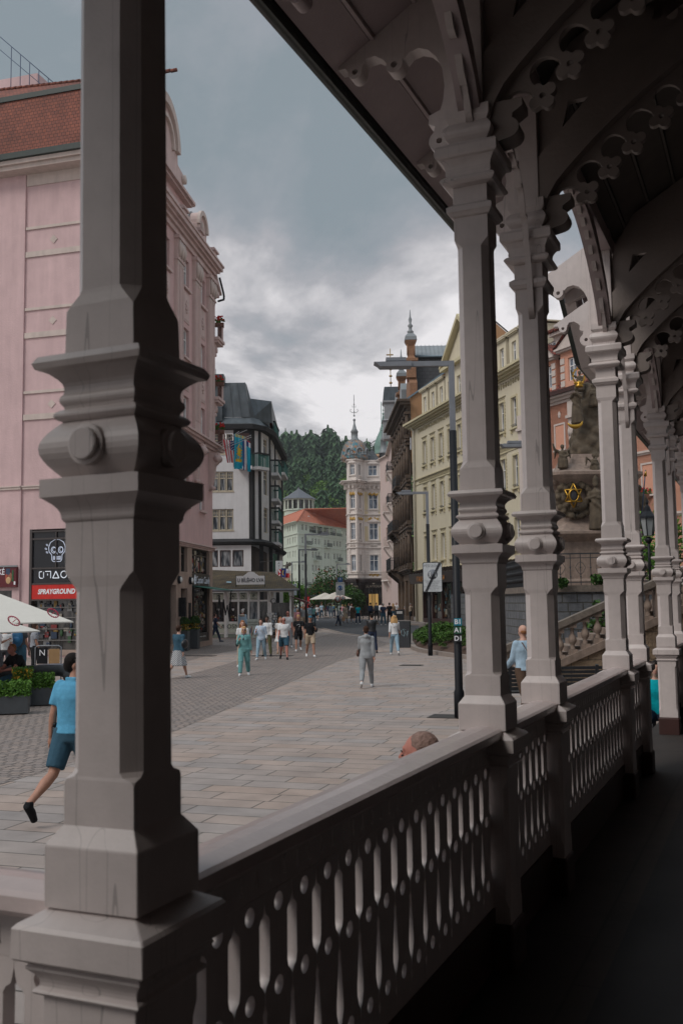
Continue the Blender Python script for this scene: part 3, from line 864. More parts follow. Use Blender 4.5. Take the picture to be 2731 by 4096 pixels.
def window(fac, x, z, w, h, style='vt', fm=None, glass=None, y=.15, trim=None, tk='plain'):
    fm = fm or WHITEP
    f, g = win_mesh(w, h, style, fm)
    if glass:
        k = (g.name, glass.name)
        if k not in _gc:
            g2 = g.copy(); g2.materials.clear(); g2.materials.append(glass); _gc[k] = g2
        g = _gc[k]
    o = fac.put('window', f, x, z, y)
    put('pane', g, o)
    if trim:
        k = ('trim', round(w, 3), round(h, 3), trim.name, tk, y)
        if k not in _wc:
            mb = MB(); a = w/2
            if tk == 'sill':
                mb.box(-a-.10, a+.10, -y-.14, -y+.04, -.12, -.002)
            else:
                s = .13
                mb.box(-a-s, -a-.002, -y-.05, -y+.03, -.02, h+s); mb.box(a+.002, a+s, -y-.05, -y+.03, -.02, h+s)
                mb.box(-a-.002, a+.002, -y-.05, -y+.03, h+.002, h+s)
                mb.box(-a-s-.06, a+s+.06, -y-.16, -y+.03, -.14, -.022)
                if tk == 'hood':
                    mb.box(-a-s-.08, a+s+.08, -y-.20, -y+.03, h+s+.12, h+s+.22); mb.box(-a-s, a+s, -y-.08, -y+.03, h+s+.002, h+s+.12)
                if tk == 'ped':
                    mb.prism([(-a-s-.15, h+s+.05), (a+s+.15, h+s+.05), (0, h+s+.55)], -y-.2, -y+.03)
                if tk in ('hood', 'cons'):
                    for xx in (-a-.06, a+.06): mb.box(xx-.07, xx+.07, -y-.12, -y+.03, -.40, -.142)
            _wc[k] = mb.mesh('surround', trim)
        put('surround', _wc[k], o)
    return o
def box_building(root, F, pts, z0, z1, m, name='wall', top=None):
    """remaining walls round a footprint (list of world x,y), roof flat"""
    mb = MB(); n = len(pts); o = root.location
    vs = [(p[0]-o.x, p[1]-o.y, z0-o.z) for p in pts] + [(p[0]-o.x, p[1]-o.y, z1-o.z) for p in pts]
    mb.add(vs, [(i, (i+1) % n, (i+1) % n + n, i+n) for i in range(n)] + [tuple(range(n, 2*n))], 0)
    return mb.build(name, m, root)
def band(fac, x0, x1, z0, z1, out, mb, m=0, y=0.003):
    mb.box(x0, x1, -out, y, z0, z1, m)
def cornice(mb, x0, x1, z, steps, m=0):
    """stepped moulding: steps = (height, projection) from the bottom up"""
    for h, p in steps:
        mb.box(x0 - p*.6, x1 + p*.6, -p, .003, z, z+h-.001, m); z += h
def bars(mb, x0, x1, z0, z1, y, step=.14, r=.014, m=0):
    mb.box(x0, x1, y-.02, y+.02, z1-.04, z1, m); mb.box(x0, x1, y-.015, y+.015, z0, z0+.03, m)
    n = max(1, int((x1-x0)/step))
    for i in range(n+1):
        x = x0 + (x1-x0)*i/n; mb.box(x-r, x+r, y-r, y+r, z0+.03, z1-.04, m)
def loc2(px, Y): return at(px, 2400, Y)[:2]
def writing(parent, txt, size, m, loc, rotz=0.0, name='lettering', **k):
    return put(name, text_mesh(txt, size, m, **k), parent, loc, rotz)

PINK = mat('pink_render', (0.53, 0.375, 0.375), rough=0.9, var=0.06, scale=1.2, bump=0.5, bscale=14, streak=0.07, var2=.05, scale2=.35)
PINK2 = mat('pink_render_smooth', (0.52, 0.355, 0.34), rough=0.9, var=0.07, scale=1.5, bump=0.1, streak=0.07)
CREAMT = mat('pale_stone_trim', (0.50, 0.42, 0.38), rough=0.85, var=0.07, scale=2, streak=0.1)
TRIMP = mat('pinkish_trim', (0.50, 0.38, 0.355), rough=0.85, var=0.07, scale=2, streak=0.1)
TILE = brickmat('red_clay_tiles', (0.20, 0.060, 0.035), (0.145, 0.045, 0.030), (0.03, 0.012, 0.01), 0.20, 0.19, 0.012, rough=0.85, bump=0.8, plane='xz', var=0.3, vscale=0.7, msmooth=0.6)
ZINC = mat('zinc_sheet', (0.20, 0.215, 0.225), rough=0.5, var=0.12, scale=1)
SLATE = brickmat('slates', (0.035, 0.036, 0.042), (0.05, 0.05, 0.055), (0.012, 0.012, 0.014), 0.5, 0.35, 0.02, rough=0.6, plane='xz', bump=0.5)
COPPER = mat('green_copper', (0.13, 0.22, 0.19), rough=0.6, var=0.15, scale=2)
TRAV = mat('beige_travertine', (0.30, 0.22, 0.18), rough=0.6, var=0.14, scale=2.5, streak=0.1)
GOLD = mat('gilding', (0.42, 0.24, 0.04), rough=0.35, metal=0.9, var=0.1)
REDFL = cmat('red_petals', (0.45, 0.015, 0.012))
RUSTR = mat('brown_iron_scrollwork', (0.10, 0.045, 0.035), rough=.7)
LEAF_G = leafmat('green_leaves', (0.025, 0.065, 0.012), (0.06, 0.12, 0.02))

# ============================================================ pink corner building
A_ = (-8.378, 43.084); B_ = (-7.018, 54.0); C_ = (-17.98, 45.87)
pk = thing('pink_corner_building', 'tall pink corner building with red tiled mansard roof and shops on the ground floor', 'building', (-12, 50, 0))
FB = Fac(pk, A_, B_); FA = Fac(pk, C_, A_)
# facade B, along the street
rows = [(18.10, 1.5), (14.55, 1.5), (11.15, 1.45)]
cols = [2.45, 5.78, 8.87]
ops = []
for z, h in rows:
    for x in cols: ops.append((x-.58, x+.58, z, z+h))
ops += [(x-.5, x+.5, 7.15, 8.6) for x in (5.9, 8.85)]
gops = [(6.95, 10.35, .35, 5.08), (4.98, 6.1, 3.86, 5.08), (4.98, 6.15, .15, 3.05), (1.2, 4.2, .4, 3.2)]
mb = FB.mb(); wall(mb, 0, FB.W, 5.34, 20.2, ops, .24)
mb.box(FB.W, FB.W+.002, 0, 8, 0, 20.2)
mb.build('wall', PINK2, pk)
mb = FB.mb(); wall(mb, 0, FB.W, 0, 5.34, gops, .3); mb.build('ground_floor_wall', TRAV, pk)
for z, h in rows:
    for x in cols: window(FB, x, z, 1.16, h, 'vt', trim=TRIMP, tk='sill')
for x in (5.9, 8.85): window(FB, x, 7.15, 1.0, 1.45, 'vt', trim=TRIMP, tk='sill')
mb = FB.mb()
cornice(mb, 0, FB.W, 5.10, [(.08, .06), (.08, .12), (.07, .22)])
cornice(mb, 0, FB.W, 10.40, [(.15, .10), (.15, .22), (.12, .38), (.10, .5)])
cornice(mb, 0, FB.W, 20.20, [(.25, .12), (.18, .25), (.12, .40), (.22, .55), (.1, .62)])
mb.build('cornice', TRIMP, pk)
mb = FB.mb()
for x0, x1 in ((.2, 1.1), (3.75, 4.85), (6.95, 8.05), (9.72, 11.0)):
    mb.box(x0, x1, -.16, .003, 10.95, 18.9)
    for k in range(4):
        xx = x0 + (x1-x0)*(k+.5)/4
        mb.box(xx-.06, xx+.06, -.19, -.157, 11.6, 18.8)
    mb.box(x0-.05, x1+.05, -.24, .003, 18.9, 19.0)
    mb.box(x0, x1, -.20, .003, 19.002, 19.95); mb.box(x0-.08, x1+.08, -.30, .003, 19.952, 20.12)
mb.build('pilasters', TRIMP, pk)
mb = FB.mb()
for x0, x1 in ((.2, 1.1), (3.75, 4.85), (6.95, 8.05), (9.72, 11.0)):
    for k in range(3):
        xx = x0 + (x1-x0)*(k+.5)/3
        mb.tube([(xx, -.24, 19.08), (xx, -.26, 19.5), (xx, -.24, 19.9)], [.06, .13, .05], 6)
    for k in range(6):
        xx = x0 + (x1-x0)*(k+.5)/6; mb.tube([(xx, -.17, 18.86), (xx, -.17, 18.62)], [.05, .02], 5)
mb.build('capital_carving', CREAMT, pk)
mb = FB.mb()
for x in cols:
    for z in (16.35, 12.9):
        mb.box(x-.55, x+.55, -.03, .003, z, z+1.55); 
        mb.box(x-.45, x+.45, -.045, -.028, z+.1, z+1.45)
        c = (x, -.07, z+.78)
        mb.ball(c, (.13, .06, .2), 8, 6)
        for k in range(7):
            a = 2*PI*k/7; mb.ball((x+.17*math.cos(a), -.06, z+.78+.28*math.sin(a)), (.07, .04, .09), 6, 5)
mb.build('relief_panels', TRIMP, pk)
# attic: pedestals, iron railings, flower boxes, set-back storey, gables
mb = FB.mb()
for x in (.6, 4.65, 7.65, 10.6):
    mb.box(x-.33, x+.33, -.30, .35, 21.07, 21.65); mb.box(x-.42, x+.42, -.40, .45, 21.65, 21.75); mb.box(x-.36, x+.36, -.33, .38, 21.75, 21.84)
mb.build('attic_pedestals', TRIMP, pk)
mb = FB.mb()
for x0, x1 in ((.95, 4.3), (5.0, 7.3), (8.0, 10.25)): 
    bars(mb, x0, x1, 21.08, 21.70, -.1, .12, .018)
    for k in range(int((x1-x0)/.3)):
        xx = x0+.15+.3*k; mb.tube([(xx+.1*math.cos(a), -.1, 21.38+.16*math.sin(a)) for a in [2*PI*i/8 for i in range(9)]], .016, 4)
mb.build('attic_railing', RUSTR, pk)
mb = FB.mb(); wall(mb, 0, 7.4, 21.0, 23.0, [(1.3, 3.6, 21.1, 22.7)], .3, y=.45); mb.box(7.4, 7.402, .45, 6, 21, 23.0); mb.build('attic_wall', PINK2, pk)
mb = FB.mb()
mb.box(-.2, 7.55, .17, .46, 23.0, 23.12); mb.box(-.2, 7.65, .01, .46, 23.122, 23.28); mb.box(-.2, 7.5, .25, .46, 22.3, 22.42)
mb.tube([(7.55, .05, 23.2), (7.55, .45, 23.2)], .16, 10)
# arched gable
pts = [(0.9, 23.28), (0.9, 24.6), (1.1, 24.7)] + [(3.05+1.95*math.cos(PI-PI*i/16), 24.75+1.95*math.sin(PI*i/16)) for i in range(17)] + [(5.15, 24.75), (5.2, 24.3), (6.1, 24.2), (6.25, 23.28)]
mb.prism(pts, .25, .7)
mb.build('attic_cornice', TRIMP, pk)
mb = FB.mb()
ring = [(3.05+r*math.cos(PI*i/18), 24.75+r*math.sin(PI*i/18)) for r, rng in ((2.08, range(19)), (1.62, range(18, -1, -1))) for i in rng]
mb.prism(ring, .06, .28)
ring = [(3.05+r*math.cos(PI*i/14), 24.6+r*math.sin(PI*i/14)) for r, rng in ((1.3, range(15)), (1.1, range(14, -1, -1))) for i in rng]
mb.prism(ring, .1, .28); mb.tube([(6.1, .1, 23.9), (6.1, .3, 23.9)], .24, 10)
mb.build('gable_moulding', CREAMT, pk)
mb = FB.mb()
pts = [(8.35, 21.05), (8.35, 22.5)] + [(9.3+.85*math.cos(PI-PI*i/12), 22.55+.85*math.sin(PI*i/12)) for i in range(13)] + [(10.25, 22.5), (10.25, 21.05)]
mb.prism(pts, .12, .6); mb.build('dormer', TRIMP, pk)
mb = FB.mb()
ring = [(9.3+r*math.cos(PI*i/14), 22.5+r*math.sin(PI*i/14)) for r, rng in ((.97, range(15)), (.72, range(14, -1, -1))) for i in rng]
mb.prism(ring, -.02, .14); mb.ball((9.3, .1, 22.6), (.22, .1, .3), 8, 6)
mb.build('dormer_moulding', CREAMT, pk)
mb = FB.mb()
rr = [(9.3+.98*math.cos(PI*i/12), 22.5+.98*math.sin(PI*i/12)) for i in range(13)]
mb.prism(rr, .62, 3.2); mb.build('dormer_roof', ZINC, pk)
# corner balconies
def corner_balcony(z, slab, W=1.0):
    x = FB.W
    mb = FB.mb(); mb.box(x-.25, x+W+.1, -.45, 1.4, z-.16, z); mb.box(x-.2, x+W, -.38, 1.3, z-.30, z-.161); mb.box(x+W-.24, x+W+.02, -.38, -.12, z, z+.82); mb.box(x+W-.28, x+W+.06, -.42, -.08, z+.82, z+.90)
    mb.tube([(x+.28, -.2, z-.62), (x+.28, .1, z-.62)], .2, 10); mb.tube([(x+.14, -.2, z-.95), (x+.14, .1, z-.95)], .1, 8); mb.prism([(x-.02, z-.3), (x+.45, z-.3), (x+.3, z-.62), (x-.02, z-1.05)], -.15, .05)
    b = mb.build('balcony', TRIMP, pk)
    mb = FB.mb(); bars(mb, x+.02, x+W-.24, z+.05, z+.85, -.32, .07, .014)
    for k in range(5): mb.tube([(x+.1+.09*k+.05*math.cos(a), -.33, z+.42+.25*math.sin(a)) for a in [2*PI*i/7 for i in range(8)]], .014, 4)
    r = mb.build('balcony_railing', RUSTR, b)
corner_balcony(17.0-.05, .2); corner_balcony(13.6, .2); corner_balcony(10.95, .2, 1.15)
mb = FB.mb(); mb.prism([(FB.W-.02, 20.5), (FB.W+1.05, 19.75), (FB.W+1.05, 19.65), (FB.W-.02, 20.1)], -.3, 3); mb.prism([(FB.W, 19.0), (FB.W+.5, 19.6), (FB.W, 20.0)], -.15, .1)
mb.tube([(FB.W+.3, -.3, 19.45), (FB.W+.3, 0, 19.45)], .18, 10); mb.build('corner_eave', TRIMP, pk)
mb = FB.mb(); mb.tube([(FB.W+.2, -.38, 20.4), (FB.W+1.05, -.38, 19.82), (FB.W+1.2, -.38, 19.66), (FB.W+1.15, -.38, 19.45), (FB.W+.6, -.2, 19.2)], .06, 8); mb.build('downpipe', BLACK, pk)
# big consoles under the belt
for x in (7.35, 10.35):
    mb = FB.mb()
    mb.prism([(0, 10.4), (-.55, 10.4), (-.6, 10.1), (-.5, 9.85), (-.35, 9.7), (-.25, 9.0), (-.15, 8.5), (0, 8.3)], x-.22, x+.22, 0, 'yz')
    mb.tube([(x-.26, -.48, 10.08), (x+.26, -.48, 10.08)], .2, 10); mb.tube([(x-.25, -.2, 8.5), (x+.25, -.2, 8.5)], .12, 8)
    mb.build('console', TRIMP, pk)
# shops of facade B
mb = FB.mb()
mb.box(6.95, 10.35, .26, .28, .35, 5.08); mb.box(4.98, 6.1, .26, .28, 3.86, 5.08); mb.box(4.98, 6.15, .28, .3, .15, 3.05); mb.box(1.2, 4.2, .26, .28, .4, 3.2)
mb.build('shop_glass', GLASS_DARK, pk)
mb = FB.mb()
for x in (6.98, 7.9, 9.1, 10.3): mb.box(x-.03, x+.03, .16, .25, 3.86, 5.06)
mb.box(6.95, 10.35, .16, .25, 4.75, 4.81); mb.box(6.95, 10.35, .1, .25, 3.80, 3.86); mb.box(6.95, 10.35, .05, .25, .35, .8)
for x in (6.98, 7.75, 10.3): mb.box(x-.05, x+.05, .12, .25, .8, 3.2)
for x in (5.0, 6.07): mb.box(x-.03, x+.03, .16, .25, 3.86, 5.06)
mb.box(4.98, 6.1, .16, .25, 4.7, 4.76)
mb.build('shop_frames', mat('dark_bronze', (0.035, 0.028, 0.025), rough=0.4), pk)
mb = FB.mb(); mb.box(6.97, 10.33, -.02, .2, 3.22, 3.80)
sg = mb.build('shop_sign', mat('black_sign', (0.012, 0.012, 0.014), rough=0.35), pk)
SIGNW = emis('lit_letters', (0.62, 0.66, 0.74), 0.05)
writing(sg, 'Captain Candy', .52, SIGNW, FB.M @ Vector((8.95, -.03, 3.5)), FB.ang, xs=.85, bold=-.004)
mb = FB.mb()
mb.ball((7.42, -.02, 3.5), (.16, .02, .13), 10, 6); mb.prism([(7.25, 3.6), (7.42, 3.78), (7.6, 3.6)], -.03, -.02); mb.prism([(7.2, 3.36), (7.42, 3.26), (7.64, 3.36), (7.42, 3.4)], -.03, -.02)
mb.build('emblem', SIGNW, sg)
mb = FB.mb(); mb.add([(7.0, -.02, 3.18), (10.6, -.02, 3.18), (10.6, -1.25, 2.98), (7.0, -1.25, 2.98), (7.0, -.02, 3.2), (10.6, -.02, 3.2), (10.6, -1.25, 3.0), (7.0, -1.25, 3.0)], [(0,1,2,3),(4,5,6,7),(0,1,5,4),(1,2,6,5),(2,3,7,6),(3,0,4,7)])
mb.build('awning', mat('green_awning', (0.01, 0.11, 0.075), rough=0.7), pk)
mb = FB.mb()
zz_ = [2.3, 1.6, 2.7, 1.5, 2.5, 1.7, 2.2, 1.5, 2.9]
for i in range(8): mb.bar((7.1+.42*i, -1.15, zz_[i]), (7.1+.42*(i+1), -1.15, zz_[i+1]), .05, .05)
mb.bar((10.45, -1.15, 2.9), (10.45, -1.2, 3.0), .04, .04)
mb.build('awning_arm', BLACK, pk)
SHOPT = cmat('pale_writing', (0.5, 0.5, 0.48))
writing(sg, 'Candy shop', .34, SHOPT, FB.M @ Vector((9.0, .14, 2.88)), FB.ang, xs=.85)
writing(sg, 'čokoládovna · suvenýry · candy shop', .13, SHOPT, FB.M @ Vector((8.7, .03, .62)), FB.ang)
mb = FB.mb()
for x in (4.55, 6.5):
    mb.tube([(x, -.02, 3.45), (x, -.13, 3.45)], [.2, .17], 14)
mb.build('wall_lamp', BLACK, pk)
mb = FB.mb()
for x in (4.55, 6.5): mb.ball((x, -.13, 3.45), (.14, .07, .14), 12, 7)
mb.build('wall_lamp_glass', cmat('opal_glass', (0.6, 0.6, 0.58)), pk)
mb = FB.mb(); mb.box(6.3, 6.6, -.05, .003, 1.55, 2.35); mb.box(4.55, 4.7, -.35, -.02, 1.7, 2.6); mb.box(6.35, 6.55, -.05, .003, .95, 1.25); mb.build('notice_boards', BLACK, pk)
# merchandise in the shop windows, seen as bright small shapes
def goods(fac, x0, x1, z0, z1, y, n, pal, name='window_display', parent=None, sz=.16):
    mb = fac.mb(); ms = [cmat('display_%d' % i, c) for i, c in enumerate(pal)]
    for _ in range(n):
        x = rnd.uniform(x0, x1); z = rnd.uniform(z0, z1); w = rnd.uniform(.4, 1)*sz; h = rnd.uniform(.4, 1.2)*sz
        if rnd.random() < .5: mb.box(x-w/2, x+w/2, y-.05, y, z, z+h, rnd.randrange(len(pal)))
        else: mb.ball((x, y-.02, z+h/2), (w/2, .04, h/2), 7, 5, rnd.randrange(len(pal)))
    return mb.build(name, ms, parent or fac.root)
PAL = [(.35,.3,.25), (.5,.45,.4), (.25,.05,.04), (.08,.1,.14), (.3,.2,.05), (.15,.15,.15), (.06,.05,.05)]
goods(FB, 7.1, 10.2, 3.9, 4.6, .25, 55, PAL, sz=.3); goods(FB, 7.9, 10.2, .9, 2.6, .25, 60, PAL)
# ------- facade A, towards the square
mb = FA.mb()
wall(mb, 0, 3.68, 0, 22.3, [(.3, 3.3, .3, 3.0)], .25, y=-.10)
mb.box(3.68, 3.683, -.10, .0, 0, 22.3)
wall(mb, 3.68, FA.W, 0, 22.3, [(4.14, 8.6, .1, 5.72)], .25)
mb.build('side_wall', PINK, pk)
mb = FA.mb()
for z, h in ((19.72, .13), (18.47, .26), (15.88, .13), (14.65, .26), (12.0, .13), (10.85, .26)): mb.box(3.70, FA.W, -.06, .003, z-h/2, z+h/2)
mb.box(0, 3.69, -.16, -.098, 7.55, 7.70); mb.box(3.70, FA.W, -.08, .003, 7.55, 7.70); mb.box(0, 3.69, -.2, -.098, 7.66, 7.71); mb.box(3.7, FA.W, -.12, .003, 7.66, 7.71)
mb.box(3.70, FA.W, -.05, .003, 21.75, 22.3)
for z in (19.08, 15.27, 11.4):
    mb.prism([(5.15-.2, z), (5.15, z+.2), (5.15+.2, z), (5.15, z-.2)], -.03, .002)
mb.box(-.3, FA.W+.2, -.75, .003, 22.30, 22.5); mb.box(-.3, FA.W+.2, -.9, .003, 22.502, 22.7)
mb.build('bands', CREAMT, pk)
mb = FA.mb(); mb.box(-.3, FA.W+.3, -1.05, -.75, 22.71, 22.98); mb.box(-.3, FA.W+.3, -.75, -.6, 22.8, 23.05); mb.box(-.3, FA.W, .32, .7, 26.3, 26.55); mb.build('gutter', GUTTER, pk)
mb = FA.mb()
mb.add([(-.3, -.62, 23.0), (FA.W+.1, -.62, 23.0), (FA.W+.1, .4, 26.32), (-.3, .4, 26.32)], [(0,1,2,3)])
mb.add([(-.3, .5, 26.52), (FA.W+.1, .5, 26.52), (FA.W+.1, 3.0, 28.0), (-.3, 3.0, 28.6)], [(0,1,2,3)])
for i in range(int(FA.W/.33)): mb.tube([(.33*i, 3.0, 28.6-.02*i), (.33*i+.3, 3.0, 28.6-.02*(i+1)+.03)], .1, 6)
mb.build('tiled_roof', TILE, pk)
mb = FA.mb(); mb.box(-3, 1.5, 4.0, 7.0, 27.0, 29.8); mb.build('roof_house', PINK, pk)
mb = FA.mb()
for i in range(7):
    x = .2 + .55*i; mb.tube([(x, 3.6, 27.6), (x, 3.6, 31.2-.52*i)], .022, 6)
mb.tube([(-.5, 3.6, 31.9), (3.9, 3.6, 27.75)], .022, 6); mb.tube([(-.5, 3.6, 31.2), (3.6, 3.6, 27.4)], .018, 6)
mb.build('roof_railing', cmat('blue_black_steel', (0.02, 0.04, 0.09)), pk)
# signs and shop on facade A
mb = FA.mb(); mb.box(4.14, 8.6, .02, .25, 2.62, 2.66)
for z in (5.62, 5.28, 3.96, 3.27, 2.55): mb.box(4.14, 8.6, -.04, .12, z-.035, z+.035)
for x in (4.2, 8.5): mb.box(x-.06, x+.06, -.05, .14, .1, 5.72)
mb.box(5.45, 5.49, -.03, .1, 3.96, 5.62); mb.box(6.85, 6.92, -.03, .1, .1, 2.6)
mb.build('sign_frame', mat('brown_steel', (0.05, 0.04, 0.038), rough=0.5), pk)
mb = FA.mb(); mb.box(4.26, 8.44, .04, .08, 3.30, 5.6); s1 = mb.build('black_sign', mat('black_panel', (0.006, 0.007, 0.011), rough=0.25), pk)
mb = FA.mb(); mb.box(4.26, 7.0, -.02, .08, 2.59, 3.23); s2 = mb.build('red_sign', mat('red_panel', (0.50, 0.012, 0.006), rough=0.4), pk)
WR = cmat('white_letters', (0.75, 0.75, 0.78))
writing(s2, 'SPRAYGROUND', .30, WR, FA.M @ Vector((5.52, -.03, 2.91)), FA.ang, bold=.012, shear=.2, xs=.86)
writing(s2, '®', .12, WR, FA.M @ Vector((6.68, -.03, 2.95)), FA.ang)
# UNAOS: lettering of thin open strokes
mb = FA.mb()
def stroke(pts, w=.035, y=.02):
    for a, b in zip(pts, pts[1:]): mb.bar((a[0], y, a[1]), (b[0], y, b[1]), .02, w)
zt, zb = 3.82, 3.52
def P(x): return 4.62 + x
stroke([(P(.0+.13), zt), (P(.0), zt-.02), (P(0), zb+.06), (P(.06), zb), (P(.18), zb)]); stroke([(P(.22), zt-.02), (P(.22), zb+.02)])
stroke([(P(.30), zt), (P(.58), zt), (P(.58), zb)]); stroke([(P(.42), zt-.1), (P(.42), zb+.12)])
stroke([(P(.68), zb), (P(.84), zt), (P(1.0), zb), (P(.68), zb)])
stroke([(P(1.24)+.15*math.cos(2*PI*i/14), 3.67+.15*math.sin(2*PI*i/14)) for i in range(15)])
stroke([(P(1.74), zt), (P(1.52), zt), (P(1.48), zt-.07), (P(1.54), 3.67), (P(1.72), 3.67), (P(1.76), 3.60), (P(1.70), zb), (P(1.48), zb)])
mb.build('lettering', emis('white_neon', (0.7, 0.75, 0.82), 0.35), s1)
mb = FA.mb()
cx, cz = 5.5, 4.75
stroke([(cx-.26, cz-.20), (cx-.40, cz-.05), (cx-.42, cz+.15), (cx-.33, cz+.36), (cx-.12, cz+.48), (cx+.12, cz+.48), (cx+.33, cz+.36), (cx+.42, cz+.15), (cx+.40, cz-.05), (cx+.26, cz-.20), (cx+.25, cz-.42), (cx+.18, cz-.5), (cx-.18, cz-.5), (cx-.25, cz-.42), (cx-.26, cz-.20)], .022)
for sx in (-.17, .19): stroke([(cx+sx+.12*math.cos(2*PI*i/12), cz+.02+.14*math.sin(2*PI*i/12)) for i in range(13)], .02); stroke([(cx+sx+.03+.08*math.cos(2*PI*i/10), cz+.03+.10*math.sin(2*PI*i/10)) for i in range(11)], .016)
stroke([(cx-.03, cz-.18), (cx-.02, cz-.08), (cx+.03, cz-.18)], .018)
stroke([(cx-.18, cz-.30), (cx+.18, cz-.30)], .016); stroke([(cx-.18, cz-.38), (cx+.18, cz-.38)], .016)
for i in range(7): stroke([(cx-.18+.06*i, cz-.25), (cx-.18+.06*i, cz-.43)], .014)
for sx in (-1, 1):
    for dz, dx in ((.25, .5), (.08, .56), (-.08, .5)): stroke([(cx+sx*dx+.03*math.cos(2*PI*i/8)*1.6, cz+dz+.035*math.sin(2*PI*i/8)+.02*math.cos(2*PI*i/8)*sx) for i in range(9)], .014)
mb.build('skull_drawing', emis('white_line', (0.6, 0.66, 0.8), 0.3), s1)
mb = FA.mb(); mb.box(4.3, 8.44, .2, .22, .35, 2.55); mb.build('shop_window', GLASS_DARK, pk)
PALB = [(.02,.02,.022), (.16,.015,.015), (.25,.22,.18), (.05,.05,.055), (.03,.08,.03), (.20,.12,.02), (.015,.03,.06), (.14,.14,.14)]
goods(FA, 4.5, 7.0, .5, 2.3, .18, 60, PALB, sz=.3)
mb = FA.mb()
for z in (.75, 1.25, 1.75, 2.2): mb.box(4.4, 6.8, .1, .18, z, z+.03)
mb.build('display_shelf', cmat('pale_shelf', (.16, .15, .14)), pk)
mb = FA.mb(); mb.box(4.14, 8.6, -.05, .1, .1, .35); mb.build('shop_sill', TRAV, pk)
mb = FA.mb(); mb.box(.6, 3.62, -.25, -.105, 3.15, 4.05); s3 = mb.build('maroon_sign', mat('maroon_panel', (0.10, 0.006, 0.012), rough=0.4), pk)
mb = FA.mb(); mb.box(.55, 3.68, -.3, -.25, 4.05, 4.12); mb.build('sign_cap', ZINC, s3)
writing(s3, 'KARLOVARSKÉ', .36, WR, FA.M @ Vector((3.02, -.26, 3.82)), FA.ang, align='RIGHT', xs=.8, bold=.006)
writing(s3, 'OPLATKY', .36, WR, FA.M @ Vector((2.72, -.26, 3.38)), FA.ang, align='RIGHT', xs=.8, bold=.006)
mb = FA.mb()
mb.ball((3.22, -.262, 3.45), (.13, .012, .16), 12, 8, 0); mb.ball((3.3, -.255, 3.6), (.12, .01, .2), 10, 6, 1); mb.box(3.06, 3.18, -.265, -.25, 3.45, 3.72, 2); mb.box(3.08, 3.3, -.262, -.25, 3.7, 3.98, 3); mb.box(3.4, 3.48, -.262, -.25, 3.4, 3.9, 4); mb.box(3.5, 3.58, -.262, -.25, 3.25, 3.4, 5)
mb.build('pictures', [cmat('wafer', (.5,.32,.16)), cmat('biscuit', (.25,.09,.05)), cmat('red_pack', (.35,.07,.04)), cmat('blue_pack', (.03,.05,.1)), cmat('green_bottle', (.02,.09,.03)), WR], s3)
mb = FA.mb(); mb.box(.35, 3.3, .1, .14, .3, 3.0); mb.build('side_shop_window', GLASS_DARK, pk)
# rest of the body
D_ = (B_[0]-9.5, B_[1]+1.2)
pn = (FB.M.to_3x3() @ Vector((0, 1, 0)))
bx = [(B_[0], B_[1]), (B_[0]-12, B_[1]+1.0), (C_[0]-1, C_[1]+8), (C_[0], C_[1])]
box_building(pk, None, bx, 0, 21.0, PINK2, 'rear_wall')
# flags on the far corner of the pink building
def flag_mesh(name, w, h, painter, mats, nu=18, nv=24, fold=.1, lean=0.0):
    mb = MB()
    def fn(u, v):
        x = u*w*(1-.22*v); z = -v*h - .1*u*h*(1-v) ; y = fold*math.sin(u*9+v*2.2)*(.3+v) + fold*.5*math.sin(u*17-v*3)
        return (x + lean*v, y, z)
    mb.grid(fn, nu, nv, 0, True, lambda i, j: painter((i+.5)/nu, (j+.5)/nv))
    return mb.mesh(name, mats, fix=False)
FR, FW, FBl, FCy, FY, FNav = (cmat('flag_red', (.5,.02,.03)), cmat('flag_white', (.7,.7,.72)), cmat('flag_blue', (.02,.07,.25)), cmat('flag_cyan', (.01,.36,.50)), cmat('flag_yellow', (.7,.45,.02)), cmat('flag_navy', (.01,.03,.16)))
def p_us(u, v):      # hung from its hoist: canton at the top, stripes running down
    if u > .46 and v < .46:
        return 1 if (int(u*38) + int(v*44)*2) % 5 == 0 else 5
    return 0 if int(u*9.99) % 2 == 0 else 1
def p_kz(u, v):
    d = math.hypot((u-.5)*1.0, (v-.50)*1.3)
    if d < .17: return 4
    if d < .30 and int(math.atan2(v-.5, u-.5)*18/PI+36) % 2 == 0 and d > .2: return 4
    if .72 < v < .80 and abs(u-.5) < .32: return 4
    if v < .09 and (int(u*20)+int(v*60)) % 2 == 0: return 4
    return 3
FM = [FR, FW, FBl, FCy, FY, FNav]
fl_specs = [('striped_flag', p_us, 1242, 1782, 1.35, 1.75, 'red and white striped flag with starred blue corner on the pink building', -.25, 1.0),
            ('sky_blue_flag', p_kz, 1302, 1757, 0.9, 1.75, 'sky blue flag with golden sun hanging beside the striped flag', .1, .9),
            ('tricolour_flag', lambda u, v: (2, 1, 1, 0, 0)[min(4, int(u*5))], 1340, 1775, .6, 1.55, 'blue white and red flag hanging third from the left', .15, .8),
            ('turquoise_flag', lambda u, v: 3 if v > .15 else (1 if u > .5 else 5), 1358, 1780, .42, 1.5, 'narrow turquoise flag at the right end of the flag row', .2, .7)]
POLE = cmat('flag_pole', (.4, .4, .4))
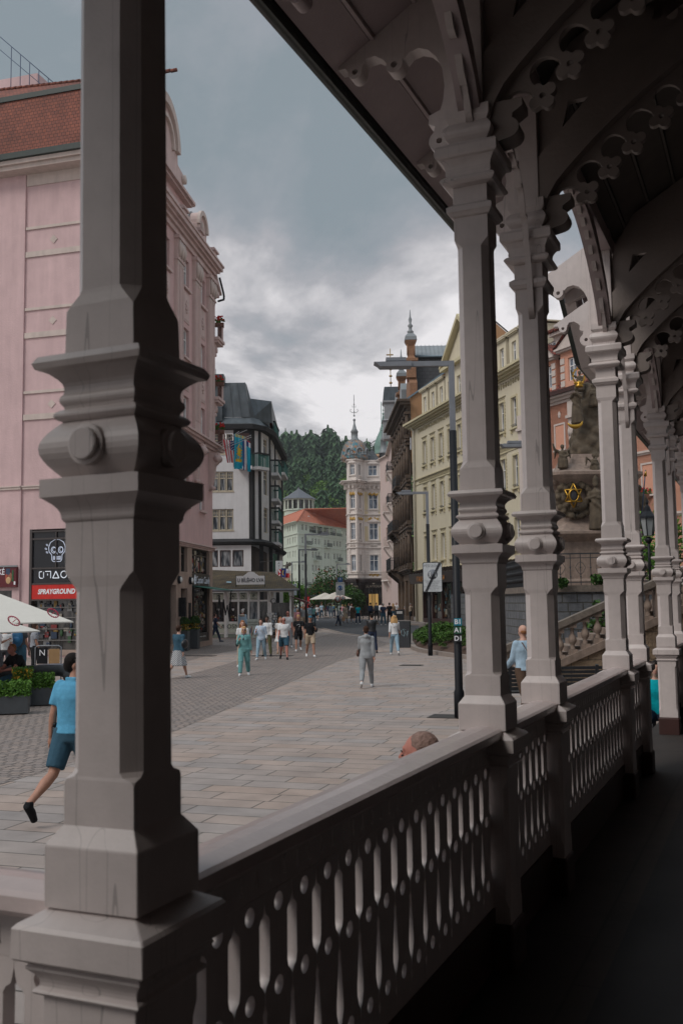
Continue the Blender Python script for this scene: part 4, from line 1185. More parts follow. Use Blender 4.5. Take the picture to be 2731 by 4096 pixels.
for i, (nm, pt_, zx, zy, w, h, lab, lean) in enumerate([
        ('striped_flag', p_us, 712, 975, .62*1.3, 1.12, fl_specs[0][6], .22),
        ('sky_blue_flag', p_kz, 835, 915, .46*1.3, 1.68, fl_specs[1][6], -.06),
        ('tricolour_flag', fl_specs[2][1], 915, 970, .32*1.3, 1.48, fl_specs[2][6], .02),
        ('turquoise_flag', fl_specs[3][1], 955, 990, .18*1.3, 1.45, fl_specs[3][6], .04)]):
    Y = 53.4 - .25*i
    p = at(620 + zx/2.613, 1400 + zy/2.613, Y) + Vector((0, 0, .22)); h *= 1.15
    o = put(nm, flag_mesh(nm, w, h, pt_, FM, fold=.05, lean=lean), None, p)
    tag(o, lab, 'flag', 'flags on the corner of the pink building')
    a = p + Vector((-.15 if i else -.05, 0, .10)); tip = p + Vector((w*1.05, 0, .18 if i else .40))
    mb = MB(); base = Vector((B_[0], B_[1]-.3, p.z-.55)); mb.tube([base - p, tip - p], .016, 6); mb.ball(tip - p, .03, 6, 5)
    mb.build('flag_pole', POLE, o)
p = at(787, 1750, 51.5); q = flag_mesh('f', .5, .7, lambda u, v: 2 if u < .5 else 0, FM)
tag(put('small_flag', q, None, p), 'small blue and red flag half hidden behind the near column', 'flag')
# geraniums on the railings
def flowers(name, loc, w, n, label, parent=None, m2=None):
    mb = MB()
    for _ in range(n):
        c = Vector((rnd.uniform(-w/2, w/2), rnd.uniform(-.12, .12), rnd.uniform(0, .25))); s = rnd.uniform(.03, .07)
        k = 1 if rnd.random() < .45 else 0
        if k: c.z += .12
        mb.add([c+Vector((-s, 0, -s*.5)), c+Vector((s, .02, -s*.6)), c+Vector((s*.7, -.03, s)), c+Vector((-s*.8, .02, s))], [(0,1,2,3)], k)
    mb.box(-w/2, w/2, -.1, .1, -.22, .0, 2)
    o = mb.build(name, [LEAF_G, m2 or REDFL, cmat('terracotta_box', (.12,.05,.03))], None, loc)
    return o
for i, (x, z) in enumerate(((2.5, 21.75), (6.1, 21.75), (9.2, 21.75))):
    tag(flowers('geranium_box', pk.matrix_world @ (FB.M @ Vector((x, -.25, z))) + Vector(pk.location), .9, 70, 'x'), ['red geraniums on the attic railing nearest the big gable', 'red geraniums on the middle stretch of the attic railing', 'red geraniums on the last attic railing before the corner'][i], 'flower box', 'geraniums on the attic railing')
for i, z in enumerate((17.95, 14.6, 11.9)):
    tag(flowers('geranium_box', FB.M @ Vector((FB.W+.45, -.3, z-.05)) + Vector(pk.location), .5, 50, 'x'), ['small plant on the top corner balcony of the pink building', 'red geraniums on the middle corner balcony of the pink building', 'red geraniums on the lowest corner balcony behind the flags'][i], 'flower box', 'geraniums on the corner balconies')
# ============================================================ white half-timbered house
WHT = mat('white_render', (0.56, 0.55, 0.555), rough=0.85, var=0.05, scale=1.5, bump=0.2, bscale=20, streak=0.08)
BLKT = mat('black_timber', (0.018, 0.018, 0.02), rough=0.8, var=0.3, bump=0.6, bscale=10)
CREAMW = mat('cream_window_paint', (0.46, 0.40, 0.30), rough=0.6, var=0.05)
BROWNW = mat('brown_window_paint', (0.05, 0.025, 0.02), rough=0.5)
TEAL = mat('teal_railing', (0.03, 0.14, 0.12), rough=0.6)
LEADR = mat('dark_sheet_roof', (0.05, 0.062, 0.072), rough=0.45, var=0.35, scale=.8, streak=0.35)
hb = thing('half_timbered_house', 'white house with black timber strips, green balconies and dark mansard roof', 'building', (-8, 74, 0))
p0 = (-14.5, 72.0); p1 = loc2(1006, 72); p2 = loc2(1046, 72.9); p3 = loc2(1084, 75.5); p4 = loc2(1133, 88)
H1 = Fac(hb, p0, p1); H2 = Fac(hb, p1, p2); H3 = Fac(hb, p2, p3); H4 = Fac(hb, p3, p4)
def hx(px, F): # x along facade for a pixel column at its plane
    d = ray(px, 2400); A = F.o + Vector(hb.location); c, s_ = math.cos(F.ang), math.sin(F.ang)
    k = (A.x*s_ - A.y*c) / (d.x*s_ - d.y*c); return (d.x*k-A.x)*c + (d.y*k-A.y)*s_
x0 = hx(851, H1)
ops1 = []
wx = [x0 - .35 - .0 + .02 + .56*i for i in range(3)]
wx = [x0 + .30 + .56*i for i in range(3)]
for z0_, h_ in ((7.6, 1.55), (10.45, 1.45), (13.2, 1.5)):
    ops1.append((x0 - .05, x0 + 1.52, z0_, z0_+h_))
    ops1.append((x0 - 2.6, x0 - 1.0, z0_, z0_+h_))
mb = H1.mb(); wall(mb, 0, H1.W, 6.9, 15.0, ops1, .12)
lops = [(x0 + .52 + .92*k, x0 + 1.32 + .92*k, 4.95, 6.15) for k in (-2, -1, 0, 1)]
wall(mb, 0, H1.W, .2, 6.9, lops, .12)
for F in (H2, H3):
    b = F.mb(); wall(b, 0, F.W, 6.9, 15.0, [(F.W*.30, F.W*.78, z, z+h) for z, h in ((7.5, 1.9), (10.35, 1.9), (13.1, 1.6))] if F is H3 else [], .15); mb.v, mb.f, mb.m, mb.sm, off = mb.v + b.v, mb.f + [tuple(i+len(mb.v) for i in f) for f in b.f], mb.m + b.m, mb.sm + b.sm, 0
b = H4.mb(); wall(b, 0, H4.W, 6.9, 15.0, [(1.0+k, 2.2+k, z, z+1.9) for z in (7.4, 10.2, 12.9) for k in (.4, 5.5, 10)], .2)
mb.v, mb.f, mb.m, mb.sm = mb.v + b.v, mb.f + [tuple(i+len(mb.v) for i in f) for f in b.f], mb.m + b.m, mb.sm + b.sm
mb.build('wall', WHT, hb)
def winrow(F, x, z, h):
    for i in range(3): window(F, x + .26 + .52*i, z + .02, .46, h - .05, 'tg', CREAMW, y=.06)
for z0_, h_ in ((7.6, 1.55), (10.45, 1.45), (13.2, 1.5)):
    winrow(H1, x0 - .05, z0_, h_); winrow(H1, x0 - 2.6, z0_, h_)
mb = H1.mb()
for z0_, h_ in ((7.6, 1.55), (10.45, 1.45), (13.2, 1.5)):
    mb.box(x0 - .10, x0 + 1.57, -.03, .0, z0_ - .09, z0_); mb.box(x0+.49, x0+.54, .03, .1, z0_, z0_+h_); mb.box(x0+1.01, x0+1.06, .03, .1, z0_, z0_+h_)
mb.build('window_sills', CREAMW, hb)
for a, b_, c, d in lops: window(H1, (a+b_)/2, c, b_-a, d-c, '', BROWNW, y=.03)
for z in (7.5, 10.35, 13.1): window(H3, H3.W*.54, z, H3.W*.46, 1.85 if z < 13 else 1.55, 'tg', CREAMW, y=.1)
# timber strips: every strip a part of the frame
for F, xs in ((H2, (.08, .36)), (H2, (H2.W-.26, H2.W-.02)), (H3, (H3.W-.36, H3.W-.02)), (H4, (H4.W-1.4, H4.W-.1)), (H4, (4.0, 4.6))):
    b = F.mb(); b.box(xs[0], xs[1], -.08, .003, 6.9, 15.0); b.build('timber_strip', BLKT, hb)
b = H1.mb(); b.box(H1.W-.13, H1.W+.13, -.1, .003, 6.95, 12.2); b.box(x0+1.55, H1.W+.1, -.06, .003, 12.2, 15.0); b.build('timber_strip', BLKT, hb)
b = H1.mb(); b.box(x0+1.75, H1.W-.12, -.1, -.062, 12.95, 14.7); b.ball((x0+2.25, -.12, 13.8), (.22, .07, .5), 8, 7); b.ball((x0+2.25, -.13, 14.35), (.16, .09, .17), 8, 6)
b.build('brown_relief', mat('brown_tiles', (0.075, 0.035, 0.03), rough=0.5, bump=.4), hb)
# eaves and roofs
def ring_pts(d, z, pts=None):
    c = Vector((-10, 84)); out = []
    base = pts or [p0, p1, p2, p3, p4, (p4[0]-1, p4[1]+8)]
    for i, p in enumerate(base):
        q = Vector(p); 
        n = Vector((0, 0))
        if i > 0: e = q - Vector(base[i-1]); n += Vector((e.y, -e.x)).normalized()
        if i < len(base)-1: e = Vector(base[i+1]) - q; n += Vector((e.y, -e.x)).normalized()
        n.normalize(); q = q + n*d
        out.append((q.x - hb.location.x, q.y - hb.location.y, z))
    return out
def loft(mb, rings, m=0, smooth=False):
    n = len(rings[0]); base = len(mb.v); vs = [p for r in rings for p in r]
    mb.add(vs, [(j*n+i, j*n+i+1, (j+1)*n+i+1, (j+1)*n+i) for j in range(len(rings)-1) for i in range(n-1)], m, smooth)
mb = MB(); loft(mb, [ring_pts(0, 14.95), ring_pts(.45, 14.98), ring_pts(.5, 15.3), ring_pts(.2, 15.42)]); loft(mb, [ring_pts(0, 6.5), ring_pts(.3, 6.6), ring_pts(.36, 6.75), ring_pts(0, 6.98)])
mb.build('eaves', BLKT, hb)
mb = MB()
loft(mb, [ring_pts(.3, 15.38), ring_pts(-.15, 15.9)])
q0 = [p0, p1, (p1[0]+.35, p1[1]+1.2), (p1[0]-.3, 92)]
r1 = ring_pts(-.1, 15.9, q0); r2 = ring_pts(-.75, 18.6, q0); r3 = ring_pts(-1.1, 18.65, q0)
loft(mb, [r1, r2, r3]); r4 = [(x-1.2, y+3, 19.3) for x, y, z in r3]; loft(mb, [r3, r4])
mb.add([(p1[0]+8-.1, -1.0, 15.9), (p1[0]+8+1.4, .6, 15.9), (p1[0]+8+1.35, .7, 17.6), (p1[0]+8-.5, -.4, 17.65), (p1[0]+8+1.2, 12, 15.9), (p1[0]+8+1.2, 12, 17.2), (p1[0]+6, 12, 17.3)], [(0,1,2,3), (1,4,5,2), (3,2,5,6)])
mb.build('mansard_roof', LEADR, hb)
mb = MB()
for i in range(14):
    t = i/13; a = Vector(r1[0]).lerp(Vector(r1[1]), t); b_ = Vector(r2[0]).lerp(Vector(r2[1]), t)
    mb.bar(a + Vector((0, -.03, 0)), b_ + Vector((0, -.03, 0)), .03, .05)
mb.build('roof_seams', LEADR, hb)
mb = H1.mb(); mb.box(x0-1.4, x0+.8, .3, 1.5, 18.7, 19.2); mb.box(x0-1.3, x0-.9, .2, .5, 15.9, 17.3); mb.box(x0+.3, x0+.75, -.2, 1, 15.6, 17.1); mb.build('roof_dormer', LEADR, hb)
mb = H1.mb(); mb.tube([(x0+.2, .4, 18), (x0+.2, .4, 19.6)], .02, 5); mb.build('antenna', IRON, hb)
# balconies
def balc(F, xa, xb, z, out=.75):
    b = F.mb(); b.box(xa, xb, -out, 0, z-.22, z); s = b.build('balcony', WHT, hb)
    b = F.mb(); b.box(xa, xb, -out-.04, -out+.06, z+.9, z+1.02); b.box(xa, xa+.08, -out, 0, z+.9, z+1.02); b.box(xb-.08, xb, -out, 0, z+.9, z+1.02); b.build('handrail', BLKT, s)
    b = F.mb(); n = max(4, int((xb-xa)/.13))
    for i in range(n+1):
        x = xa + (xb-xa)*i/n; b.box(x-.025, x+.025, -out, -out+.03, z, z+.9)
    for i in range(5):
        y = -out + out*i/5; b.box(xa, xa+.03, y, y+.03, z, z+.9); b.box(xb-.03, xb, y, y+.03, z, z+.9)
    b.build('railing', TEAL, s)
balc(H1, x0+1.95, H1.W+.15, 12.2); balc(H2, .0, H2.W+.1, 12.2)
for z in (12.3, 10.3, 8.6, 6.95): balc(H4, .5, 3.6, z, .6)
balc(H4, 1.0, 5.2, 15.4, .3); balc(H4, 7, 11, 13.2, .6)
b = H4.mb(); b.box(1.2, 3.4, -.1, .1, 15.6, 16.3); b.build('red_deckchair', cmat('red_cloth', (.3,.02,.015)), hb)
# recessed ground floor under the side, with posts
mb = MB(); mb.M = H1.M
mb.build if 0 else None
mb = MB(); loft(mb, [[(x-.7, y+.4, z) for x, y, z in ring_pts(-.5, .2)][1:], [(x-.7, y+.4, z) for x, y, z in ring_pts(-.5, 6.6)][1:]]); mb.build('recessed_wall', cmat('dark_shopfront', (0.04, 0.03, 0.03)), hb)
for p in (p2, p3, ((p3[0]+p4[0])/2, (p3[1]+p4[1])/2)):
    b = MB(); b.box(p[0]+8-.14, p[0]+8+.14, p[1]-74+.1, p[1]-74+.4, .2, 6.55); b.build('post', BLKT, hb)
box_building(hb, None, [(p4[0], p4[1]), (p4[0]-1.5, 96), (-15, 96), p0], .2, 15.3, WHT, 'rear_wall')
b = H3.mb(); b.box(.3, 1.1, -.9, -.82, 4.1, 5.9); b.build('green_shutter', cmat('dark_green_board', (.01,.06,.04)), hb)

# ============================================================ kiosk with mossy roof
MOSS = brickmat('mossy_shingles', (0.115, 0.078, 0.028), (0.06, 0.043, 0.028), (0.015, 0.012, 0.01), 0.3, 0.14, 0.02, rough=0.95, bump=0.9, var=0.5, vscale=1.2, bumpn=0.6)
KWH = mat('kiosk_white', (0.74, 0.72, 0.69), rough=0.6, var=0.06, streak=0.12)
KGR = mat('kiosk_sage', (0.22, 0.25, 0.20), rough=0.7, var=0.08)
ks = thing('kiosk', 'low white shop kiosk with moss covered shingle roof and sage green base', 'kiosk', (-6, 62, 0))
K = Fac(ks, (-8.9, 62), loc2(1076, 62), .0)
kx = lambda px: (px - 851)/ (1075-851) * (3.47) + .85
def kpx(zx): return kx(620 + zx/2.613)
bays = [(kpx(600), kpx(722)), (kpx(770), kpx(862)), (kpx(880), kpx(968)), (kpx(988), kpx(1072)), (kpx(1094), kpx(1176))]
kops = []
for i, (a, b_) in enumerate(bays):
    kops.append((a, b_, 2.5, 3.0))
    kops.append((a, b_, 1.18 if i < 3 else .25, 2.4))
mb = K.mb(); wall(mb, -1.0, K.W, .22, 3.25, kops, .12); mb.box(K.W-.003, K.W, 0, 4, .2, 3.2); mb.build('wall', KWH, ks)
mb = K.mb()
for a in [kpx(735), kpx(1205)] + [b_ + .04 for a, b_ in bays[1:3]]: mb.box(a-.07 if a in (kpx(735), kpx(1205)) else a-.03, a+.08, -.09, .003, .2, 3.2)
mb.build('corner_posts', KWH, ks)
mb = K.mb()
for i, (a, b_) in enumerate(bays): mb.box(a-.03, b_+.03, -.02, .003, .22, .42) if i < 3 else None
mb.build('base_boards', KGR, ks)
for i, (a, b_) in enumerate(bays):
    mb = K.mb(); mb.box(a, b_, .05, .07, 1.18 if i < 3 else .25, 2.4); o = mb.build('shop_window', GLASS_DARK if i != 3 else GLASS, ks)
PANELC = cmat('pale_green_panel', (0.58, 0.60, 0.50)); INK = cmat('grey_green_ink', (0.07, 0.09, 0.07)); INKB = cmat('dark_green_ink', (0.035, 0.06, 0.045))
for i, (a, b_) in enumerate(bays[:4]):
    mb = K.mb(); mb.box(a+.02, b_-.02, .02, .06, 2.52, 2.98); o = mb.build('panel', PANELC, ks)
    c = (a+b_)/2
    writing(o, ('LAVENDER', 'WINE', 'BEER', 'KAVIÁR')[i], .15 if i else .13, INK, K.M @ Vector((c, .015, 2.91)), K.ang)
    writing(o, 'COSMETICS', .10, INK, K.M @ Vector((c, .015, 2.58)), K.ang)
    mb = K.mb()
    for r in (.13,): stroke_pts = [(c + r*math.cos(2*PI*k/14), .012, 2.75 + r*math.sin(2*PI*k/14)) for k in range(15)]; mb.tube(stroke_pts, .007, 4)
    for k in range(7): mb.ball((c + rnd.uniform(-.06, .06), .012, 2.75 + rnd.uniform(-.07, .07)), (.03, .006, .035), 6, 4)
    mb.build('emblem', INK, o)
    if i < 3:
        mb = K.mb(); mb.box(a, b_, -.04, .002, .50, 1.05); o = mb.build('sign_board', PANELC, ks)
        mb = K.mb(); h = c; mb.prism([(h, 1.82), (h+.07, 1.92), (h+.07, 1.98), (h+.03, 2.0), (h, 1.96), (h-.03, 2.0), (h-.07, 1.98), (h-.07, 1.92)], .02, .045); mb.build('hanging_heart', WHITEP, ks)
for txt, x, s_ in (('KOSMETIKA', kpx(880), .36), ('KOSMETIKA', kpx(560), .36)):
    o = writing(ks, txt, s_, INKB, K.M @ Vector((x, -.05, .87)), K.ang, spacing=1.05)
writing(ks, 'Natural', .14, INKB, K.M @ Vector((kpx(870), -.05, .64)), K.ang, shear=.3)
goods(K, kpx(775), kpx(965), 1.2, 1.6, .045, 26, PAL, sz=.12); goods(K, kpx(610), kpx(720), 1.2, 1.5, .045, 14, PAL, sz=.12)
# hipped roof
mb = K.mb()
ey, ez = -.75, 3.15
W2 = K.W + 1.9
mb.add([(-1.5, ey, ez), (W2, ey, ez-.02), (W2-1.9, 4.2, 4.35), (-1.5, 7, 4.7), (W2-.6, 6.5, ez+.2), (W2, ey, ez-.12), (-1.5, ey, ez-.1), (W2-.6, 6.5, ez+.05)],
       [(0,1,2,3), (1,4,2), (6,5,1,0), (5,7,4,1)])
mb.build('roof', MOSS, ks)
mb = K.mb(); mb.tube([(-1.5, ey-.05, ez-.04), (W2+.02, ey-.05, ez-.06)], .06, 8); mb.build('gutter', GREYMET, ks)
mb = K.mb()
for a in (kpx(770), kpx(1205)):
    mb.prism([(0, 2.3), (.10, 2.75), (-.0, 2.75)], a, a+.05, 0, 'yz'); mb.tube([(a, -.08, 2.35), (a, -.2, 2.8), (a, -.6, 3.02)], .045, 6)
for x in (K.W+1.35,): mb.box(x-.06, x+.06, -.4, -.28, .2, 3.1); mb.box(x-.06, x+.06, 2.6, 2.72, .2, 3.1)
mb.box(K.W, K.W+1.4, -.5, -.4, 2.95, 3.05)
mb.build('porch_posts', KWH, ks)
mb = K.mb(); xa, xb = kpx(855), kpx(1155)
mb.box(xa, xb, -.35, -.30, 3.45, 3.98); pts = [(xa+.62 + .62*.5*0 + .5*math.cos(PI-PI*i/12)+.25, 3.98+.22*math.sin(PI*i/12)) for i in range(13)]
mb.prism([(xa+.45, 3.98), (xa+.6, 4.10)] + [(xa+.92+.28*math.cos(PI-PI*i/10), 4.10+.14*math.sin(PI*i/10)) for i in range(11)] + [(xa+1.25, 4.10), (xa+1.4, 3.98)], -.35, -.30)
o = mb.build('roof_sign', WHITEP, ks)
writing(o, 'U BÍLÉHO LVA', .33, cmat('dark_letters', (.03,.03,.035)), K.M @ Vector(((xa+xb)/2, -.36, 3.70)), K.ang, xs=.78, bold=.006)
mb = K.mb()
for x in (xa, xb): mb.tube([(x, -.33, 3.3), (x, -.33, 4.05)], .025, 6)
mb.build('sign_stay', BLACK, o)
mb = K.mb(); mb.add([(kpx(735), .5, 3.62), (kpx(790), .42, 3.60), (kpx(785), .6, 3.66), (kpx(740), .7, 3.68)], [(0,1,2,3)]); 
tag(mb.build('roof_litter', cmat('pale_blue_plastic', (.3,.5,.6))), 'pale blue scrap lying on the mossy kiosk roof', 'litter'); bpy.data.objects['roof_litter'].location = ks.location
mb = K.mb(); mb.box(K.W+.15, K.W+1.25, .3, .36, .3, 2.3); mb.build('side_window', GLASS_DARK, ks)
mb = K.mb(); mb.tube([(K.W+.28, -.12, 2.42), (K.W+.28, -.16, 2.42)], .15, 16, 0); mb.build('clock', WHITEP, ks)
mb = K.mb(); mb.tube([(K.W+.28+.15*math.cos(2*PI*i/14), -.17, 2.42+.15*math.sin(2*PI*i/14)) for i in range(15)], .015, 4); mb.bar((K.W+.28, -.17, 2.42), (K.W+.36, -.17, 2.44), .01, .015); mb.bar((K.W+.28, -.17, 2.42), (K.W+.28, -.17, 2.53), .01, .015); mb.build('clock_rim', BLACK, ks)
mb = K.mb(); mb.add([(K.W+1.2, -.6, 2.75), (K.W+2.4, -.9, 2.35), (K.W+2.4, 2.5, 2.35), (K.W+1.2, 2.5, 2.75), (K.W+2.4, -.9, 2.2), (K.W+2.4, 2.5, 2.2)], [(0,1,2,3), (1,4,5,2), (0,1,4)]); mb.build('side_awning', cmat('maroon_cloth', (.08,.02,.02)), ks)
# postcard rack
rk = thing('postcard_rack', 'tall revolving rack of postcards beside the kiosk porch post', 'rack', tuple(K.M @ Vector((K.W+.25, -1.0, .18)) + Vector(ks.location)))
mb = MB(); mb.tube([(0,0,0), (0,0,1.55)], .02, 6); mb.build('post', GREYMET, rk)
mb = MB()
for r in range(8):
    for k in range(9):
        a = 2*PI*k/9 + r*.2; c = Vector((.3*math.cos(a), .3*math.sin(a), .35+.15*r)); t = Vector((-math.sin(a), math.cos(a), 0))*.06
        mb.add([c-t, c+t, c+t+Vector((0,0,.12)), c-t+Vector((0,0,.12))], [(0,1,2,3)], rnd.randrange(4))
mb.build('postcards', [cmat('card_%d' % i, c) for i, c in enumerate(((.45,.45,.43), (.25,.3,.35), (.3,.25,.2), (.5,.48,.45)))], rk)
# sandwich board with pictures
ab = thing('sandwich_board', 'white poster board with writing leaning before the kiosk door', 'sign board', at_ground(620+1022/2.613, 2050+1310/2.613), R_(-5))
mb = MB(); mb.box(-.36, .36, -.02, .02, 0, 1.15); mb.build('board', cmat('poster_white', (.5,.55,.5)), ab)
for t_, z_ in (('CZECH HEMP', .95), ('COSMETICS', .80)): writing(ab, t_, .11, INKB, (0, -.03, z_))
mb = MB()
for k in range(9):
    x = -.28+.07*k; mb.box(x, x+.035, -.035, -.022, .1+.1*(k % 3), .35+.12*(k % 4), k % 3)
mb.build('poster_pictures', [cmat('pp0', (.4,.1,.05)), cmat('pp1', (.05,.2,.1)), cmat('pp2', (.05,.1,.3))], ab)

# ============================================================ mint hotel
MINT = mat('mint_render', (0.47, 0.52, 0.44), rough=0.85, var=0.04, scale=.5)
MINT2 = mat('pale_mint_trim', (0.50, 0.55, 0.47), rough=0.85, var=0.04)
ORT = mat('orange_roof_tiles', (0.40, 0.13, 0.075), rough=0.85, var=0.14, scale=1.2, bump=.3, bscale=6)
mh = thing('mint_hotel', 'mint green hotel with orange tiled hip roof and small balconies below the wood', 'hotel', (0, 220, 0))
a0 = (loc2(1110, 232)); a1 = loc2(1192, 215); a2 = loc2(1420, 243)
ML, MR = Fac(mh, a0, a1), Fac(mh, a1, a2)
g0 = .42; Z0 = 20.0
fl_z = [(18.2, 1.3), (15.4, 1.3), (12.35, 1.35), (9.35, 1.35), (6.3, 1.35), (3.2, 1.4)]
opsR = []
colR = [2.5, 4.3, 7.5, 9.1, 10.7, 14.0, 15.8, 19.0, 20.7, 22.4, 26.2, 28.0]
for k, (z, h) in enumerate(fl_z):
    for x in colR:
        if k == 0 and 5 < x < 24.5: continue
        opsR.append((x-.42, x+.42, z, z+h))
mb = MR.mb(); wall(mb, 0, MR.W, g0, Z0, opsR + [(5.9, 23.8, 17.9, 19.6)], .35)
mb.box(5.9, 23.8, 1.6, 1.7, 17.9, 19.6)
b = ML.mb(); opsL = [(x-.42, x+.42, z, z+h) for z, h in fl_z for x in (ML.W-8, ML.W-6.2, ML.W-3.6, ML.W-1.7)]
wall(b, 0, ML.W, g0, Z0, opsL, .35); mb.f += [tuple(i+len(mb.v) for i in f) for f in b.f]; mb.v += b.v; mb.m += b.m; mb.sm += b.sm
mb.build('wall', MINT, mh)
for x0_, x1_, z0_, z1_ in opsR: window(MR, (x0_+x1_)/2, z0_, .84, z1_-z0_, 'vt', WHITEP, GLASS_DARK, y=.2)
for x0_, x1_, z0_, z1_ in opsL: window(ML, (x0_+x1_)/2, z0_, .84, z1_-z0_, 'vt', WHITEP, GLASS_DARK, y=.2)
mb = MR.mb()
for x in (9.6, 13.0, 16.5, 20.2): mb.box(x-.15, x+.15, -.02, .3, 17.9, 19.6)
for z in (17.3, 14.75, 5.3): mb.box(0, MR.W, -.18, .003, z, z+.22)
for z in (13.95,): mb.box(0, MR.W, -.1, .003, z, z+.1)
cornice(mb, 0, MR.W, 19.5, [(.2, .2), (.2, .5), (.1, .8)])
b = ML.mb(); cornice(b, 0, ML.W, 19.5, [(.2, .2), (.2, .5), (.1, .8)])
for z in (17.3, 14.75, 5.3): b.box(0, ML.W, -.18, .003, z, z+.22)
mb.f += [tuple(i+len(mb.v) for i in f) for f in b.f]; mb.v += b.v; mb.m += b.m; mb.sm += b.sm
for x in (0.3, 6, 12.5, 17.3, 24.3): mb.box(x-.3, x+.3, -.06, .0, g0, 17.3)
mb.build('cornices', MINT2, mh)
for k, x in enumerate((7.8, 11.4, 14.8, 18.4, 22)):
    window(MR, x, 17.95, .8, 1.5, 'v', WHITEP, GLASS_BLUE, y=1.4)
def small_balcony(F, x, z, w=2.6):
    b = F.mb(); b.box(x-w/2, x+w/2, -.8, 0, z-.2, z); s = b.build('balcony', MINT2, mh)
    b = F.mb(); bars(b, x-w/2, x+w/2, z, z+.9, -.78, .22, .025); b.build('railing', IRON, s)
for x, z in ((4.3, 15.0), (14.9, 15.0), (26.5, 15.0), (9.1, 11.9), (20.7, 11.9), (3.8, 5.9), (14.9, 5.9), (26.5, 5.9), (9.1, 5.9)): small_balcony(MR, x, z)
b = MR.mb(); bars(b, 5.9, 23.8, 17.92, 18.6, .05, .3, .03); b.build('loggia_railing', IRON, mh)
writing(mh, 'OPERA', 1.0, cmat('ochre_letters', (.3,.25,.1)), MR.M @ Vector((10.3, -.08, 8.0)), MR.ang)
# hip roof
def off(p): return Vector((p[0]-mh.location.x, p[1]-mh.location.y, 0))
e0, e1, e2 = off(a0)+Vector((-1,-.6,Z0)), off(a1)+Vector((.1,-1.2,Z0)), off(a2)+Vector((1,-.8,Z0))
r0 = Vector((e0.x+1.5, e0.y+9, 23.0)); r1_ = Vector((e1.x+1.2, e1.y+9, 23.3)); r2_ = Vector((e1.x+15.5, e1.y+14, 23.9)); r3_ = Vector((e2.x+1, e2.y+10, 22.2))
mb = MB(); mb.add([e0, e1, e2, r0, r1_, r2_, r3_], [(0,1,4,3), (1,2,5,4), (2,6,5)]); mb.add([v - Vector((0,0,.15)) for v in (e0, e1, e2)] + [e0, e1, e2], [(0,1,4,3), (1,2,5,4)])
for a, b_ in ((e1, r1_), (r0, r1_), (r1_, r2_)): mb.tube([a, b_], .14, 6)
mb.build('roof', ORT, mh)
for x in (6.8, 12.8, 18.6):
    t = (x+1)/MR.W; c = MR.M @ Vector((x, .9, 21.0))
    mb = MB(); mb.M = Matrix.Translation(c) @ Matrix.Rotation(MR.ang, 4, 'Z')
    n = 12; vs = []; 
    pr = [(-1.7+3.4*i/n, .75*math.sin(PI*i/n)**1.3) for i in range(n+1)]
    mb.prism(pr + [(1.7, -.2), (-1.7, -.2)], -.3, 2.6); d = mb.build('eyebrow_dormer', ORT, mh)
    mb = MB(); mb.M = Matrix.Translation(c) @ Matrix.Rotation(MR.ang, 4, 'Z')
    mb.prism([(-.8+1.6*i/6, .08+.42*math.sin(PI*i/6)) for i in range(7)], -.34, -.31, 0); mb.build('pane', GLASS_DARK, d)
    mb = MB(); mb.M = Matrix.Translation(c) @ Matrix.Rotation(MR.ang, 4, 'Z')
    for x_ in (-.4, 0, .4): mb.box(x_-.04, x_+.04, -.38, -.345, .05, .42)
    mb.prism([(-1.1+2.2*i/8, .06+.62*math.sin(PI*i/8)) for i in range(9)] + [(1.0-2.0*i/8, .06+.50*math.sin(PI*i/8)) for i in range(9)], -.4, -.31); mb.build('frame', WHITEP, d)
tc_ = off(loc2(1199, 240)); 
mb = MB(); mb.lathe([(3.6, 19), (3.6, 24.4), (3.9, 24.5), (3.9, 24.8)], 8, 0, (tc_.x, tc_.y, 0), False); mb.lathe([(3.9, 27.0), (3.9, 27.25), (4.2, 27.3)], 8, 0, (tc_.x, tc_.y, 0), False)
for k in range(16):
    a = 2*PI*k/16; mb.box(tc_.x+3.55*math.cos(a)-.16, tc_.x+3.55*math.cos(a)+.16, tc_.y+3.55*math.sin(a)-.16, tc_.y+3.55*math.sin(a)+.16, 24.8, 27.0)
mb.build('roof_lantern', MINT2, mh)
mb = MB(); mb.lathe([(3.2, 24.8), (3.2, 27.0)], 8, 0, (tc_.x, tc_.y, 0), False); mb.build('lantern_glass', GLASS_DARK, mh)
mb = MB(); mb.lathe([(4.4, 27.25), (2.3, 28.5), (.35, 29.8), (.1, 30.3)], 8, 0, (tc_.x, tc_.y, 0), False); mb.build('lantern_roof', mat('grey_slate', (.09,.095,.11), rough=.6), mh)
mb = MB(); mb.box(tc_.x-12, tc_.x-4.5, tc_.y, tc_.y+5, 19, 25.5); mb.box(tc_.x-8, tc_.x-6, tc_.y-.4, tc_.y, 23.2, 25); mb.build('roof_storey', MINT2, mh)
box_building(mh, None, [a2, (a2[0]-3, 262), (a0[0]-6, 262), a0], g0, Z0, MINT, 'rear_wall')

